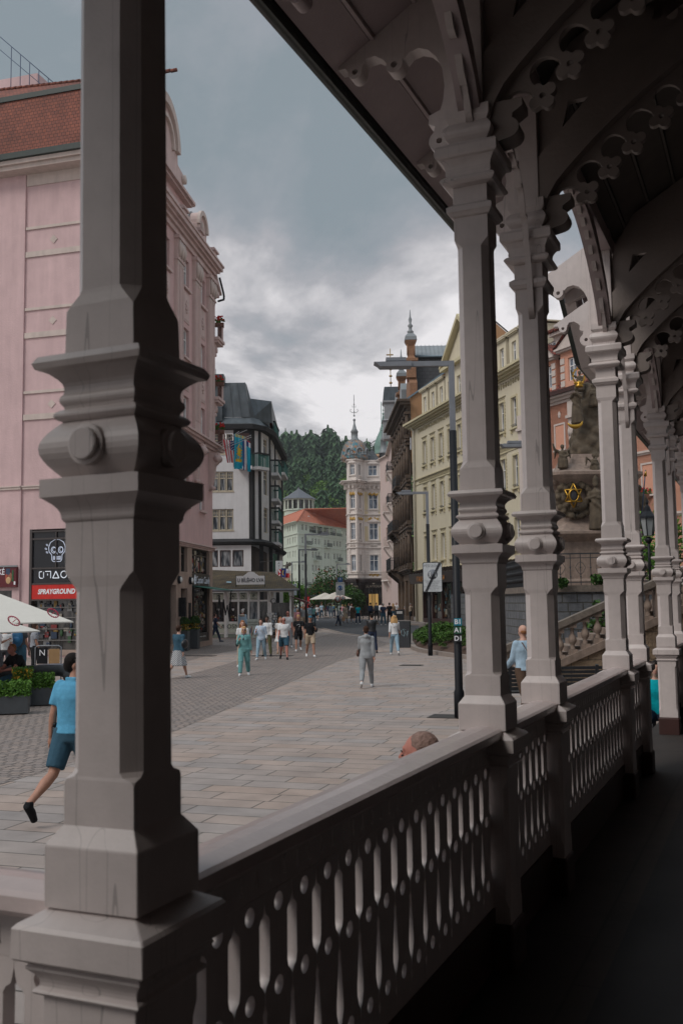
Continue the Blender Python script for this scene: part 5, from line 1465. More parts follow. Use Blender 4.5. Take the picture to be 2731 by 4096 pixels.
# ============================================================ turreted corner house with jeweller's shop
PALE = mat('pale_pinkish_stucco', (0.62, 0.56, 0.52), rough=0.85, var=0.06, scale=1, streak=0.1)
YELW = mat('pale_yellow_stucco', (0.56, 0.47, 0.31), rough=0.85, var=0.05, scale=1)
MAHO = mat('dark_mahogany', (0.018, 0.009, 0.008), rough=0.35, var=0.2)
th = thing('turret_house', 'ornate pale corner house with tiled dome, gilded panels and dark shopfront', 'building', (2, 131, 0))
q = [loc2(1393, 132.4), loc2(1400, 130.6), loc2(1431, 130), loc2(1458, 131.5), loc2(1530, 131.5), (loc2(1530, 131.5)[0]+.1, 145)]
TF = [Fac(th, q[i], q[i+1]) for i in range(5)]
T1, T2, T3 = TF[1], TF[2], TF[3]
zg = .52
wz = [(6.35, 2.15), (10.5, 2.2), (14.6, 2.0), (19.05, 1.4)]
def merge(mb, b):
    n = len(mb.v); mb.f += [tuple(i+n for i in f) for f in b.f]; mb.v += b.v; mb.m += b.m; mb.sm += b.sm
mb = MB()
specs = {0: [], 1: [T1.W*.5], 2: [T2.W*.5], 3: [T3.W*.56], 4: []}
wid = {1: .72, 2: .5, 3: 1.15}
for i, F in enumerate(TF):
    b = F.mb(); wall(b, 0, F.W, 5.3, 18.0 if i == 4 else 21.0, [(x-wid[i]/2, x+wid[i]/2, z, z+h) for x in specs[i] for z, h in wz], .2); merge(mb, b)
mb.build('wall', PALE, th)
b = T3.mb(); 
for z0_, z1_ in ((12.9, 14.3), (10.3, 12.3), (14.4, 17.0)): b.box(.12, T3.W*.56-.72, -.02, .003, z0_, z1_); b.box(T3.W*.56+.72, T3.W, -.02, .003, z0_, z1_)
b.build('yellow_panels', YELW, th)
for i in (1, 2, 3):
    for z, h in wz: window(TF[i], specs[i][0], z, wid[i], h, 'vt' if wid[i] > .6 else 't', WHITEP, GLASS_BLUE, trim=PALE, tk='ped' if (i == 3 and z in (10.5, 19.05)) or (i == 1 and z == 19.05) else 'cons')
mb = MB(); mg = MB(); mrs = MB()
for i, F in enumerate(TF):
    b = F.mb()
    cornice(b, 0, F.W, 17.3, [(.15, .1), (.15, .2), (.35, .35), (.2, .7), (.12, .95)])
    n = max(1, int(F.W/.55))
    for k in range(n): x = F.W*(k+.5)/n; b.box(x-.09, x+.09, -.45, -.0, 17.25, 17.95)
    for z in (9.3, 9.95, 13.7, 5.35, 5.9): cornice(b, 0, F.W, z, [(.1, .08), (.1, .2)])
    for z in (16.9, 13.35): b.box(0, F.W, -.06, .003, z, z+.08)
    cornice(b, 0, F.W, 20.9, [(.1, .1), (.12, .25)])
    for x in (.06, F.W-.06): b.box(x-.09, x+.09, -.1, .003, 6.2, 17.2)
    for z in [6.15+.34*k for k in range(9)]:
        b.box(.15, F.W-.15, -.05, .002, z, z+.22) if i in (0, 4) else None
        if i in (1, 2, 3):
            w = wid[i]/2+.16; b.box(.15, specs[i][0]-w, -.07, .003, z, z+.24); b.box(specs[i][0]+w, F.W-.12, -.07, .003, z, z+.24)
    if i in (1, 3):
        xs = specs[i][0]
        for k in range(5): x = xs-.35+.7*k/4; b.tube([(x, -.12, 9.55), (x, -.12, 9.92)], .045, 6)
    merge(mb, b)
    if i in (1, 2, 3):
        xs = specs[i][0]
        for z in (16.25, 12.95) + ((5.6,) if i == 3 else ()):
            w = min(F.W*.32, .55)
            for k in range(7): mg_b = F.mb(); mg_b.ball((xs-w+2*w*k/6, -.06, z+.3+.1*math.sin(k*2.1)), (.13, .05, .17), 6, 5); merge(mg, mg_b)
mb.build('mouldings', PALE, th)
mg.build('gilded_ornament', mat('ochre_gilding', (0.42, 0.25, 0.05), rough=0.5, var=.2), th)
# dome
DOME = brickmat('glazed_dome_tiles', (0.03, 0.16, 0.20), (0.33, 0.15, 0.06), (0.10, 0.14, 0.17), 0.42, 0.34, 0.03, rough=0.3, bump=0.4, plane='xz', rot=R_(45), var=0.2)
cx, cy = (q[1][0]+q[3][0])/2 - 2 - .05, 1.25
mb = MB(); prof = []
for k in range(13):
    a = k/12*PI/2*.94; prof.append((1.88*math.cos(a)**.75, 21.15+2.85*math.sin(a)))
mb.lathe(prof, 24, 0, (cx, cy, 0)); mb.build('dome', DOME, th)
mb = MB()
for k in range(8):
    a = 2*PI*(k+.5)/8; mb.tube([(cx+(r+.03)*math.cos(a), cy+(r+.03)*math.sin(a), z) for r, z in prof], .06, 5)
mb.lathe([(.75, 23.85), (.75, 24.0), (.45, 24.1), (.45, 25.0), (.55, 25.05), (.3, 25.5), (.12, 26.2), (.1, 26.6)], 8, 0, (cx, cy, 0))
for z, r in ((26.7, .18), (27.3, .12), (27.8, .1)): mb.ball((cx, cy, z), (r, r, r*1.2), 8, 6)
mb.build('dome_ribs', ZINC, th)
def finial(cx, cy, z, s, parent):
    b = MB(); b.tube([(cx, cy, z), (cx, cy, z+3*s)], .035, 5)
    for sx in (-1, 1):
        b.tube([(cx, cy, z+.5*s), (cx+sx*.3*s, cy, z+.45*s), (cx+sx*.6*s, cy, z+.7*s), (cx+sx*.5*s, cy, z+.95*s), (cx+sx*.35*s, cy, z+.8*s)], .03, 5)
        b.tube([(cx, cy, z+1.3*s), (cx+sx*.2*s, cy, z+1.2*s), (cx+sx*.25*s, cy, z+1.45*s)], .025, 5)
    b.ball((cx, cy, z+1.6*s), .1*s, 6, 5); b.ball((cx, cy, z+2.3*s), .07*s, 6, 5)
    return b.build('finial', IRON, parent)
finial(cx, cy, 27.3, .95, th)
mb = MB(); cx2 = cx + 3.9; mb.lathe([(.6, 21.4), (.6, 22.2), (.8, 22.25), (.5, 22.5), (.35, 24.0), (.45, 24.05), (.15, 24.6), (.08, 25.6)], 8, 0, (cx2, cy+1, 0)); mb.build('spirelet', ZINC, th)
finial(cx2, cy+1, 25.0, .8, th)
mb = MB()
for ang in (-115, -70, -25):
    a = R_(ang); c = (cx+1.78*math.cos(a), cy+1.78*math.sin(a), 22.2); d = Vector((math.cos(a), math.sin(a), 0)); e = Vector((-math.sin(a), math.cos(a), 0))
    mb.tube([Vector(c)+e*.42*math.cos(2*PI*k/12)+Vector((0,0,.5*math.sin(2*PI*k/12))) for k in range(13)], .12, 6)
    for s_ in (-1, 1): mb.ball(Vector(c)+e*.55*s_+Vector((0,0,-.35)), .16, 6, 5)
mb.build('oval_windows', ZINC, th)
mb = MB(); mb.add([(q[0][0]-2, .9, 21.1), (q[3][0]-2, .6, 21.1), (q[4][0]-2, .5, 21.1), (q[4][0]-2, 12, 21.1), (q[0][0]-2, 12, 21.1), (q[4][0]-3.0, 3, 23.0), (q[0][0], 3, 23.0)], [(1,2,5), (2,3,5), (0,1,2,3,4)]); mb.build('roof', SLATE, th)
# shopfront
mb = MB()
for i, F in enumerate(TF):
    b = F.mb(); b.box(-.05, F.W+.05, -.25, .1, 4.1, 5.3); b.box(-.2, F.W+.2, -.8, .1, 4.95, 5.28); b.box(-.1, F.W+.1, -.45, .1, 4.6, 4.94)
    for x in (0.05, F.W-.05): b.box(x-.14, x+.14, -.3, .1, zg-.1, 4.1)
    if i in (2, 4): b.box(0, F.W, .05, .1, zg-.1, 4.1)
    b.box(0, F.W, .0, .1, zg-.1, 1.0)
    merge(mb, b)
mb.build('shopfront', MAHO, th)
b = T3.mb(); b.box(.1, T3.W-.1, .05, .08, 1.0, 4.1); b.build('shop_glass', GLASS_DARK, th)
b = T3.mb(); b.box(.55, T3.W-.55, -.01, .03, 1.2, 3.35); b.build('lit_window', emis('warm_window_light', (0.75, 0.45, 0.14), 0.22), th)
b = T3.mb()
for x in (.53, .95, T3.W/2-.02, T3.W-1.0, T3.W-.55): b.box(x-.03, x+.03, -.06, .0, 1.2, 3.35)
b.build('window_bars', MAHO, th)
goods(T3, .7, T3.W-.8, 1.2, 1.6, -.03, 14, [(.5,.45,.35), (.3,.03,.02), (.2,.15,.1)], sz=.25)
b = T1.mb(); b.box(T1.W*.25, T1.W*.8, .02, .06, zg, 3.5); b.build('door', cmat('black_doorway', (.006,.006,.006)), th)
LET = cmat('pale_gold_letters', (.55, .48, .38))
writing(th, 'GLAMOUR', .42, LET, T3.M @ Vector((T3.W*.5, -.27, 4.35)), T3.ang, spacing=1.2)
writing(th, 'GLAMOUR', .32, LET, T1.M @ Vector((T1.W*.5, -.27, 4.35)), T1.ang)
for F in (T1, T3):
    b = F.mb(); c = F.W/2; b.prism([(c-.14, 4.78), (c+.14, 4.78), (c+.18, 4.72), (c, 4.58), (c-.18, 4.72)], -.5, -.46); b.build('diamond', LET, th)

# pinkish neighbour with balconies, seen edge on, and the rest of the right-hand street side
nb = thing('pinkish_townhouse', 'narrow pinkish townhouse with bracketed white balconies left of the brown facade', 'building', (5, 115, 0))
n0 = loc2(1528, 128); n1 = loc2(1563, 124); n2 = loc2(1592, 106.5)
N1, N2 = Fac(nb, n0, n1), Fac(nb, n1, n2)
nz = [(5.6, 1.9), (9.7, 1.9), (13.6, 1.9), (17.4, 1.6)]
mb = N1.mb(); wall(mb, 0, N1.W, .4, 20.8, [(N1.W*.60, N1.W*.95, z, z+h) for z, h in nz], .15)
b = N2.mb(); wall(b, 0, N2.W, .4, 20.8, [(x-.5, x+.5, z, z+h) for x in (2, 5, 8, 11, 14) for z, h in nz], .15); merge(mb, b)
mb.build('wall', mat('pinkish_render', (0.50, 0.39, 0.36), rough=.85, var=.05), nb)
for z, h in nz:
    window(N1, N1.W*.775, z, N1.W*.33, h, 't', CREAMW)
    for x in (2, 5, 8, 11, 14): window(N2, x, z, .98, h, 'vt', WHITEP, GLASS_BLUE, y=.1)
mb = N1.mb(); cornice(mb, 0, N1.W, 20.5, [(.12, .1), (.12, .3)])
b = N2.mb(); cornice(b, 0, N2.W, 20.5, [(.12, .1), (.12, .4)]); merge(mb, b); mb.build('cornice', CREAMT, nb)
def heavy_balcony(F, root, xa, xb, z, out=1.2, m=None, rail_m=None, h=1.0):
    m = m or PALE; b = F.mb(); b.box(xa, xb, -out, 0, z-.15, z)
    for x in (xa+.3, xb-.3):
        b.prism([(0, z-.15), (-out*.9, z-.15), (-out*.85, z-.4), (-.2, z-1.2), (0, z-1.3)], x-.15, x+.15, 0, 'yz')
    o = b.build('balcony', m, root)
    b = F.mb(); bars(b, xa, xb, z+.02, z+h, -out+.05, .16, .022)
    for x in (xa, xb):
        for k in range(8): y = -out+.05 + out*k/8; b.box(x-.02, x+.02, y-.02, y+.02, z, z+h)
        b.box(x-.02, x+.02, -out, 0, z+h-.05, z+h)
    b.build('railing', rail_m or IRON, o)
heavy_balcony(N1, nb, N1.W*.55, N1.W*1.3, 5.0, .7, h=1.1, rail_m=CREAMT)
for z in (9.0, 13.2): heavy_balcony(N2, nb, .5, 4.5, z, .9, rail_m=CREAMT)
for z in (9.2, 13.4, 17.0): heavy_balcony(N2, nb, 9.5, 13, z, .75)
bn = bpy.data.objects.new; 
on = thing('green_onion_dome', 'pale green copper onion dome with spire rising behind the turret house', 'dome', (7.0, 160, 0))
mb = MB(); mb.lathe([(1.7, 26.0), (1.75, 26.2), (1.45, 26.5), (1.5, 27.0), (1.55, 27.6), (1.4, 28.3), (1.0, 29.2), (.6, 30.1), (.32, 31.2), (.15, 32.2), (.1, 32.6)], 16); mb.build('cupola', COPPER, on)
mb = MB(); mb.lathe([(1.5, .4), (1.5, 25.6), (1.9, 25.7), (1.9, 26.0)], 8, 0, (0, 0, 0), False); mb.build('drum', mat('ochre_drum', (.45,.28,.17)), on)
mb = MB(); mb.tube([(0, 0, 32.6), (0, 0, 34.6)], .05, 5); mb.ball((0, 0, 32.8), .18, 8, 6); mb.ball((0, 0, 33.4), .12, 8, 6); mb.build('finial', COPPER, on)
mb = MB(); mb.tube([(0,0,0), (0,0,8.5)], .06, 6); tag(mb.build('flagpole', cmat('greenish_pole', (.2,.28,.27)), None, (5.6, 134, 21)), 'thin bare roof pole between the turret house and the green dome', 'pole')

# ============================================================ brown ornate house
BRN = mat('brown_sandstone', (0.13, 0.085, 0.055), rough=0.9, var=0.25, scale=1.5, bump=.5, bscale=8, streak=0.25)
BRN2 = mat('dark_brown_carving', (0.09, 0.062, 0.045), rough=0.9, var=0.3, scale=3, bump=.6, bscale=12)
TAN = mat('ochre_party_wall', (0.36, 0.20, 0.10), rough=0.9, var=0.1, scale=.8, streak=0.15)
BRK = mat('orange_brick', (0.24, 0.125, 0.07), rough=0.85, var=0.2, scale=6)
br = thing('brown_ornate_house', 'tall dark brown carved facade with slate mansard and pinnacled gables', 'building', (8, 98, 0))
b0 = loc2(1592, 106.5); b1 = loc2(1652, 90.6)
BF = Fac(br, b0, b1); W = BF.W
bz = [(5.9, 2.3), (9.9, 2.4), (14.0, 2.3), (17.6, 1.7)]
bxs = [W*(k+.5)/6 for k in range(6)]
mb = BF.mb(); wall(mb, 0, W, .4, 20.4, [(x-.55, x+.55, z, z+h) for x in bxs for z, h in bz] + [(W*(k+.15)/4, W*(k+.85)/4, .9, 4.3) for k in range(4)], .35); mb.build('wall', BRN, br)
for z, h in bz:
    for x in bxs: window(BF, x, z, 1.1, h, 'vt', mat('brown_frame', (.12,.08,.05)) if False else CREAMW, y=.25)
mb = BF.mb()
for z, o in ((5.2, .5), (9.0, .45), (13.2, .45), (17.0, .4)):
    cornice(mb, 0, W, z-.3, [(.15, o*.3), (.15, o*.6), (.15, o)])
cornice(mb, 0, W, 19.8, [(.25, .25), (.25, .5), (.3, .9), (.2, 1.2)])
for k in range(7):
    x = W*k/6
    for z0_, z1_ in ((5.5, 8.7), (9.4, 12.9), (13.6, 16.7), (17.3, 19.6)): mb.tube([(x, -.28, z0_), (x, -.28, z1_)], [.2, .15], 7); mb.box(x-.25, x+.25, -.5, 0, z1_-.12, z1_+.1); mb.box(x-.25, x+.25, -.5, 0, z0_-.1, z0_+.25)
for x in bxs:
    for z, h in bz:
        mb.prism([(x-.8, z+h+.1), (x+.8, z+h+.1), (x, z+h+.6)], -.45, -.05); mb.ball((x, -.3, z-.45), (.5, .18, .22), 7, 5)
        for s_ in (-.7, .7): mb.ball((x+s_, -.2, z+h*.8), (.12, .14, .3), 6, 5)
mb.build('carving', BRN2, br)
heavy_balcony(BF, br, W*.05, W*.45, 9.4, 1.1, BRN2); heavy_balcony(BF, br, W*.05, W*.4, 5.5, 1.3, BRN2, h=1.2); heavy_balcony(BF, br, W*.35, W*.6, 13.6, .9, BRN2)
# party wall, mansard, pinnacles
X0, X1 = b1[0]-8, 13.5
mb = MB(); yb = b1[1]-98
mb.prism([(X0+.1, 15), (X0+.1, 21.2), (X0+.4, 21.4), (3.1, 24.2), (5.5, 24.2), (5.5, 15)], yb, yb+.4); mb.build('party_wall', TAN, br)
mb = MB(); mb.add([(X0+.2, yb+1, 20.9), (9, yb+1, 20.9), (9, yb+1.6, 25.2), (X0+.7, yb+1.6, 25.2), (X0+.2, yb+16, 20.9), (X0+.7, yb+16, 25.2)], [(0,1,2,3), (0,3,5,4)]); mb.build('mansard', SLATE, br)
mb = MB(); mb.add([(X0+.5, yb+1.3, 25.25), (9, yb+1.3, 25.25), (9, yb+5, 27.2), (X0+1.0, yb+5, 27.2), (X0+.5, yb+16, 25.25), (X0+1, yb+16, 27.2)], [(0,1,2,3), (0,3,5,4)])
for k in range(22): mb.bar((X0+.6+.4*k, yb+1.3, 25.3), (X0+.8+.4*k, yb+5, 27.26), .05, .06)
mb.build('zinc_roof', ZINC, br); mb = MB(); mb.tube([(X0+.3, yb+1.2, 25.2), (9, yb+1.2, 25.2)], .12, 8); mb.bar((X0-.2, yb-.1, 20.9), (3.2, yb-.1, 24.4), .2, .15); mb.build('gutter', mat('blue_grey_zinc', (.13,.18,.22), rough=.5), br)
def pinnacle(px, Y, ztop, s, label_=None):
    p = at(px, 2400, Y); mb = MB(); mb.M = Matrix.Translation((p.x-8, p.y-98, ztop))
    chprof(mb, [(.55*s,.01,-8.4*s),(.55*s,.01,-6.6*s),(.8*s,.01,-6.4*s),(.8*s,.01,-6.1*s),(.5*s,.01,-6.0*s),(.38*s,.01,-5.7*s),(.38*s,.01,-4.5*s),(.5*s,.01,-4.3*s),(.66*s,.01,-4.0*s),(.66*s,.01,-3.85*s)])
    for sx in (-.42, .42): mb.tube([(sx*s, -.42*s, -5.7*s), (sx*s, -.42*s, -4.4*s)], .09*s, 6)
    o = mb.build('pinnacle', BRK, br)
    mb = MB(); mb.M = Matrix.Translation((p.x-8, p.y-98, ztop))
    chprof(mb, [(.72*s,.01,-3.85*s),(.68*s,.01,-3.4*s),(.3*s,.01,-2.9*s)])
    mb.lathe([(.3*s, -2.95*s), (.42*s, -2.7*s), (.2*s, -2.5*s), (.2*s, -2.2*s), (.34*s, -2.0*s), (.12*s, -1.7*s), (.22*s, -1.2*s), (.1*s, -.9*s), (.04*s, 0)], 8)
    mb.build('pinnacle_cap', ZINC, o)
pinnacle(1662, 91.5, 29.6, .78); pinnacle(1622, 100, 28.0, .75)
mb = BF.mb(); mb.prism([(W-3.6, 20.9), (W-.3, 20.9), (W-.3, 22.5), (W-.9, 23.2), (W-.9, 24.6), (W-2.9, 24.6), (W-2.9, 23.2), (W-3.6, 22.5)], .1, .8); mb.build('roof_gable', BRK, br)
mb = BF.mb(); mb.tube([(W-2, .08, 23.6), (W-2, .05, 23.6)], .7, 12); mb.build('gable_disc', cmat('red_disc', (.4,.06,.04)), br)
for k, (xx, zz_) in enumerate(((3.5, 22.3), (9.5, 22.0))): 
    mb = BF.mb(); mb.prism([(xx-1, 20.9), (xx+1, 20.9), (xx+.9, zz_+1), (xx, zz_+1.8), (xx-.9, zz_+1)], -.2, 2); mb.build('roof_gable', ZINC, br)
# slim grey tower with weather vane beyond
p = at(1578, 2400, 112)
tw = thing('slim_grey_turret', 'slim grey turret with gilt weather vane beyond the brown facade', 'turret', (p.x, p.y, 0))
mb = MB(); chprof(mb, [(.95,.01,20.6),(.95,.01,22.6),(1.1,.01,22.7),(.8,.01,22.9),(.8,.01,24.6),(1.0,.01,24.8),(1.0,.01,25.0)]); mb.build('shaft', mat('grey_stucco', (.25,.25,.26)), tw)
mb = MB(); chprof(mb, [(.95,.01,25.0),(.8,.01,26.5),(.78,.01,26.6)]); mb.build('cap', LEADR, tw)
mb = MB(); mb.tube([(0,0,26.6), (0,0,31.2)], .05, 5)
for z in (27.2, 28.0, 28.8): mb.ball((0, 0, z), (.2, .1, .14), 6, 5)
mb.box(-.45, .35, -.02, .02, 30.4, 30.55); mb.build('weather_vane', mat('dull_gilt', (.3,.2,.08), metal=.6), tw)

# ============================================================ yellow house
YEL = mat('yellow_render', (0.58, 0.52, 0.39), rough=0.85, var=0.04, scale=.8, streak=0.05)
YTR = mat('yellow_stucco_trim', (0.52, 0.46, 0.30), rough=0.85, var=0.05)
YDK = mat('dark_stucco_relief', (0.30, 0.26, 0.16), rough=0.9, var=0.2, scale=8)  # darker stucco tone for the friezes and window borders
yh = thing('yellow_house', 'long yellow townhouse with stucco friezes and rows of dormers above shops', 'building', (10, 76, 0))
az_ = R_(14.151); y0_ = (6.41, 90.0); LY = 26
y1_ = (y0_[0] + math.sin(az_)*LY, y0_[1] - math.cos(az_)*LY)
Y = Fac(yh, y0_, y1_)
cols = [3.8 + 2.12*k for k in range(11)]
yz = [(5.75, 2.15), (10.0, 2.2), (14.15, 2.1)]
mb = Y.mb(); wall(mb, .3, LY, 4.9, 17.9, [(x-.42, x+.42, z, z+h) for x in cols for z, h in yz], .25)
sh = [(3.6 + 5.2*k, 8.2 + 5.2*k, .9, 3.9) for k in range(5)]
wall(mb, .3, LY, .2, 4.9, [], .25); mb.box(.3, .303, 0, 12, .2, 18); mb.box(LY-.003, LY, 0, 12, .2, 18)
mb.build('wall', YEL, yh)
for x in cols:
    for z, h in yz: window(Y, x, z, .84, h, 'vt', WHITEP, y=.17, trim=YTR, tk='cons')
mb = Y.mb()
cornice(mb, .4, LY, 17.75, [(.12, .15), (.15, .35), (.15, .6), (.18, .75)])
for z in (13.0, 4.95): cornice(mb, .4, LY, z, [(.08, .05), (.08, .12)])
cornice(mb, .4, LY, 12.62, [(.06, .05)])
mb.build('cornices', YTR, yh)
mb = Y.mb()
for k in range(int((LY-2.2)/.42)):
    x = 2.3+.42*k
    if k % 4 == 0: mb.box(x-.07, x+.07, -.05, .003, 17.2, 17.62)
    else: mb.tube([(x+.13*math.cos(a), -.03, 17.41+.17*math.sin(a)) for a in [2*PI*i/8+k for i in range(8)]], .03, 4, 0, False); mb.ball((x, -.03, 17.41), (.07, .04, .08), 5, 4)
for k in range(int((LY-2.2)/.24)):
    x = 2.2+.24*k; mb.box(x-.08, x+.08, -.035, .003, 12.74, 12.96)
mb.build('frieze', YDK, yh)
mb = Y.mb()      # dotted borders round the windows
for x in cols[:9]:
    for z, h in yz:
        for s_ in (-.60, .60):
            for k in range(9): mb.box(x+s_-.025, x+s_+.025, -.035, .003, z+.1+k*h/9, z+.2+k*h/9)
        for k in range(6): mb.box(x-.5+.19*k, x-.42+.19*k, -.035, .003, z+h+.2, z+h+.28)
        mb.box(x-.72, x+.72, -.06, .003, z+h+.36, z+h+.42)
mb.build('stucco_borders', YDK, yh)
mb = Y.mb()
for x in cols:
    for z, h in yz[1:]:
        for k in range(4): mb.tube([(x-.3+.2*k, -.02, z+.02), (x-.2+.2*k, -.16, z+.14), (x-.1+.2*k, -.02, z+.02)], .014, 4)
        mb.box(x-.4, x+.4, -.14, -.12, z+.16, z+.18)
mb.build('sill_ironwork', IRON, yh)
# dormers, pediment, roof
for k, x in enumerate(cols):
    if 3 <= k <= 6: continue
    mb = Y.mb(); wall(mb, x-.78, x+.78, 18.35, 20.75, [(x-.36, x+.36, 18.5, 20.2)], .2, y=.1); mb.box(x-.78, x-.777, .1, 2.2, 18.35, 20.75); mb.box(x+.777, x+.78, .1, 2.2, 18.35, 20.75)
    cornice(mb, x-.85, x+.85, 20.65, [(.1, -.0), (.12, .12)]); mb.box(x-.95, x+.95, -.15, 2.5, 20.86, 20.95); d = mb.build('dormer', YEL, yh)
    w_ = window(Y, x, 18.5, .72, 1.68, 'vt', WHITEP, y=.24)
xp0, xp1 = cols[3]-.9, cols[6]+.9
mb = Y.mb(); wall(mb, xp0, xp1, 18.35, 21.2, [(x-.36, x+.36, 18.5, 20.2) for x in cols[3:7]], .2, y=.05); mb.prism([(xp0+.1, 21.4), (xp1-.1, 21.4), ((xp0+xp1)/2, 24.3)], .05, .4); mb.build('pediment_wall', YEL, yh)
for x in cols[3:7]: window(Y, x, 18.5, .72, 1.68, 'vt', WHITEP, y=.2)
mb = Y.mb(); mb.box(xp0-.3, xp1+.3, -.35, .4, 21.15, 21.42); c = (xp0+xp1)/2
mb.prism([(xp0-.4, 21.43), (xp0-.1, 21.43), (c, 24.5), (xp1+.1, 21.43), (xp1+.4, 21.43), (c, 24.9)], -.4, .5); mb.build('pediment', YTR, yh)
mb = Y.mb(); mb.add([(1.8, .1, 18.3), (LY, .1, 18.3), (LY, 3.5, 21.0), (1.8, 3.5, 21.0), (1.8, 9, 22.6), (LY, 9, 22.6)], [(0,1,2,3), (3,2,5,4)]); mb.build('roof', mat('brown_tiles', (.09,.045,.035), rough=.9, var=.3), yh)
mb = Y.mb(); mb.tube([(1.2, -.15, .3), (1.2, -.15, 17.6), (1.0, -.4, 18)], .09, 8); mb.build('downpipe', cmat('pale_pipe', (.45,.42,.34)), yh)
# shop row below
mb = Y.mb(); mb.box(3.4, LY, -.35, .05, .2, .85); mb.box(3.4, LY, -.30, .02, 3.95, 4.9)
for k in range(10): x = 3.5+2.35*k; mb.box(x-.12, x+.12, -.33, .02, .85, 3.95)
o = mb.build('shopfront', mat('red_brown_wood', (0.045, 0.016, 0.012), rough=.4), yh)
mb = Y.mb(); mb.box(3.5, LY, -.1, -.08, .85, 3.95); mb.build('shop_glass', GLASS_DARK, yh)
mb = Y.mb(); mb.add([(3.2, -.2, 5.05), (LY, -.2, 5.05), (LY, -1.5, 4.6), (3.2, -1.5, 4.6), (3.2, -1.5, 4.5), (LY, -1.5, 4.5)], [(0,1,2,3), (3,2,5,4)])
for k in range(33): mb.bar((3.2+.7*k, -.2, 5.08), (3.2+.7*k, -1.5, 4.63), .05, .05)
mb.add([(3.2, -.1, 3.9), (3.2, -1.4, 3.75), (3.2, -1.5, 4.5), (3.2, -.1, 5.0), (3.25, -.1, 3.9), (3.25, -1.4, 3.75), (3.25, -1.5, 4.5), (3.25, -.1, 5.0)], [(0,1,2,3), (4,5,6,7), (0,4,5,1), (1,5,6,2)])
mb.add([(3.2, -1.4, 3.75), (LY, -1.4, 3.75), (LY, -1.5, 4.5), (3.2, -1.5, 4.5)], [(0,1,2,3)])
mb.build('shop_canopy', MAHO, yh)
writing(yh, 'ITALIA', .62, cmat('amber_letters', (.5,.2,.04)), Y.M @ Vector((6.3, -1.52, 4.12)), Y.ang)
writing(yh, 'S&A', .55, cmat('amber_letters', (.5,.2,.04)), Y.M @ Vector((11.8, -1.52, 4.12)), Y.ang)
goods(Y, 3.8, 16, 1.0, 3.2, -.12, 70, [(.2,.17,.12), (.1,.22,.25), (.15,.08,.04), (.3,.28,.22)], sz=.4)
# ochre gable far behind, aerial
p = at(2010, 2400, 92)
og = thing('ochre_gabled_house', 'ochre rendered gable end rising behind the yellow house', 'building', (p.x, p.y, 0))
mb = MB(); mb.prism([(-3.0, 16), (-3.0, 26.3), (-.2, 28.6), (2.6, 26.0), (5, 24.6), (5, 16)], 0, 6); mb.build('wall', TAN, og)
mb = MB(); mb.bar((-3.1, 0, 26.3), (-.2, 0, 28.72), .15, .1); mb.bar((-.2, 0, 28.72), (2.7, 0, 26.1), .15, .1); mb.build('verge', MAHO, og)
mb = MB(); mb.tube([(-1.7, 0, 27.2), (-.9, 0, 31.2)], .04, 5)
for k in range(9): mb.bar((-1.6+.09*k-.25, 0, 28.2+.33*k), (-1.6+.09*k+.45, 0, 28.35+.33*k), .03, .03)
mb.build('aerial', GREYMET, og)

# ============================================================ salmon house and red house
SALM = mat('salmon_render', (0.58, 0.29, 0.20), rough=0.85, var=0.05)
STW = mat('pale_stone', (0.52, 0.45, 0.41), rough=0.85, var=0.06, streak=.08)
RTL = brickmat('red_pantiles', (0.21, 0.045, 0.028), (0.15, 0.035, 0.022), (0.035, 0.01, 0.008), 0.28, 0.36, 0.04, rough=0.8, bump=1.0, plane='xz', var=0.3, msmooth=.8)
sh_ = thing('salmon_house', 'salmon and white townhouse with red pantile roof and dormers behind the monument', 'building', (20, 64, 0))
sA = (14.9, 74.4); sB = (21.3, 61.5); S = Fac(sh_, sA, sB)
ox = -.66      # x=0 used when measuring
sx = lambda v: v + ox
scol = [sx(v) for v in (.2, 3.25, 6.2, 9.1, 12.0)]
mb = S.mb(); wall(mb, 0, S.W, 2.5, 16.6, [(x-.5, x+.5, z, z+h) for x in scol for z, h in ((4.6, 2.0), (9.0, 1.95), (13.2, 1.8))], .2); mb.build('wall', SALM, sh_)
for x in scol:
    for z, h in ((4.6, 2.0), (9.0, 1.95), (13.2, 1.8)): window(S, x, z, 1.0, h, 'vt', WHITEP, GLASS_BLUE, trim=STW)
mb = S.mb()
cornice(mb, 0, S.W, 16.55, [(.2, .1), (.2, .3), (.2, .55), (.15, .7)])
for z in (7.4, 11.6, 3.6): cornice(mb, 0, S.W, z, [(.12, .08), (.14, .2)])
for x in [sx(v) for v in (-1.3, 1.75, 4.7, 7.65, 10.55)]:
    mb.box(x-.36, x+.36, -.12, .003, 4, 16.5); mb.box(x-.45, x+.45, -.3, .003, 15.3, 15.5); mb.box(x-.3, x+.3, -.22, .003, 15.5, 16.5)
    for k in range(3): mb.ball((x-.2+.2*k, -.2, 14.3), (.1, .1, .3), 6, 5)
mb.build('pilasters', STW, sh_)
mb = S.mb()
for x in scol: mb.ball((x, -.02, 15.75), (.16, .04, .26), 10, 7)
mb.build('medallion', STW, sh_)
mb = S.mb(); mb.add([(0, -.5, 17.25), (S.W, -.5, 17.25), (S.W, 2.6, 21.3), (0, 2.6, 21.3)], [(0,1,2,3)]); mb.build('roof', RTL, sh_)
mb = S.mb(); mb.box(0, S.W, -.75, -.5, 17.1, 17.4); mb.build('gutter', RUST, sh_)
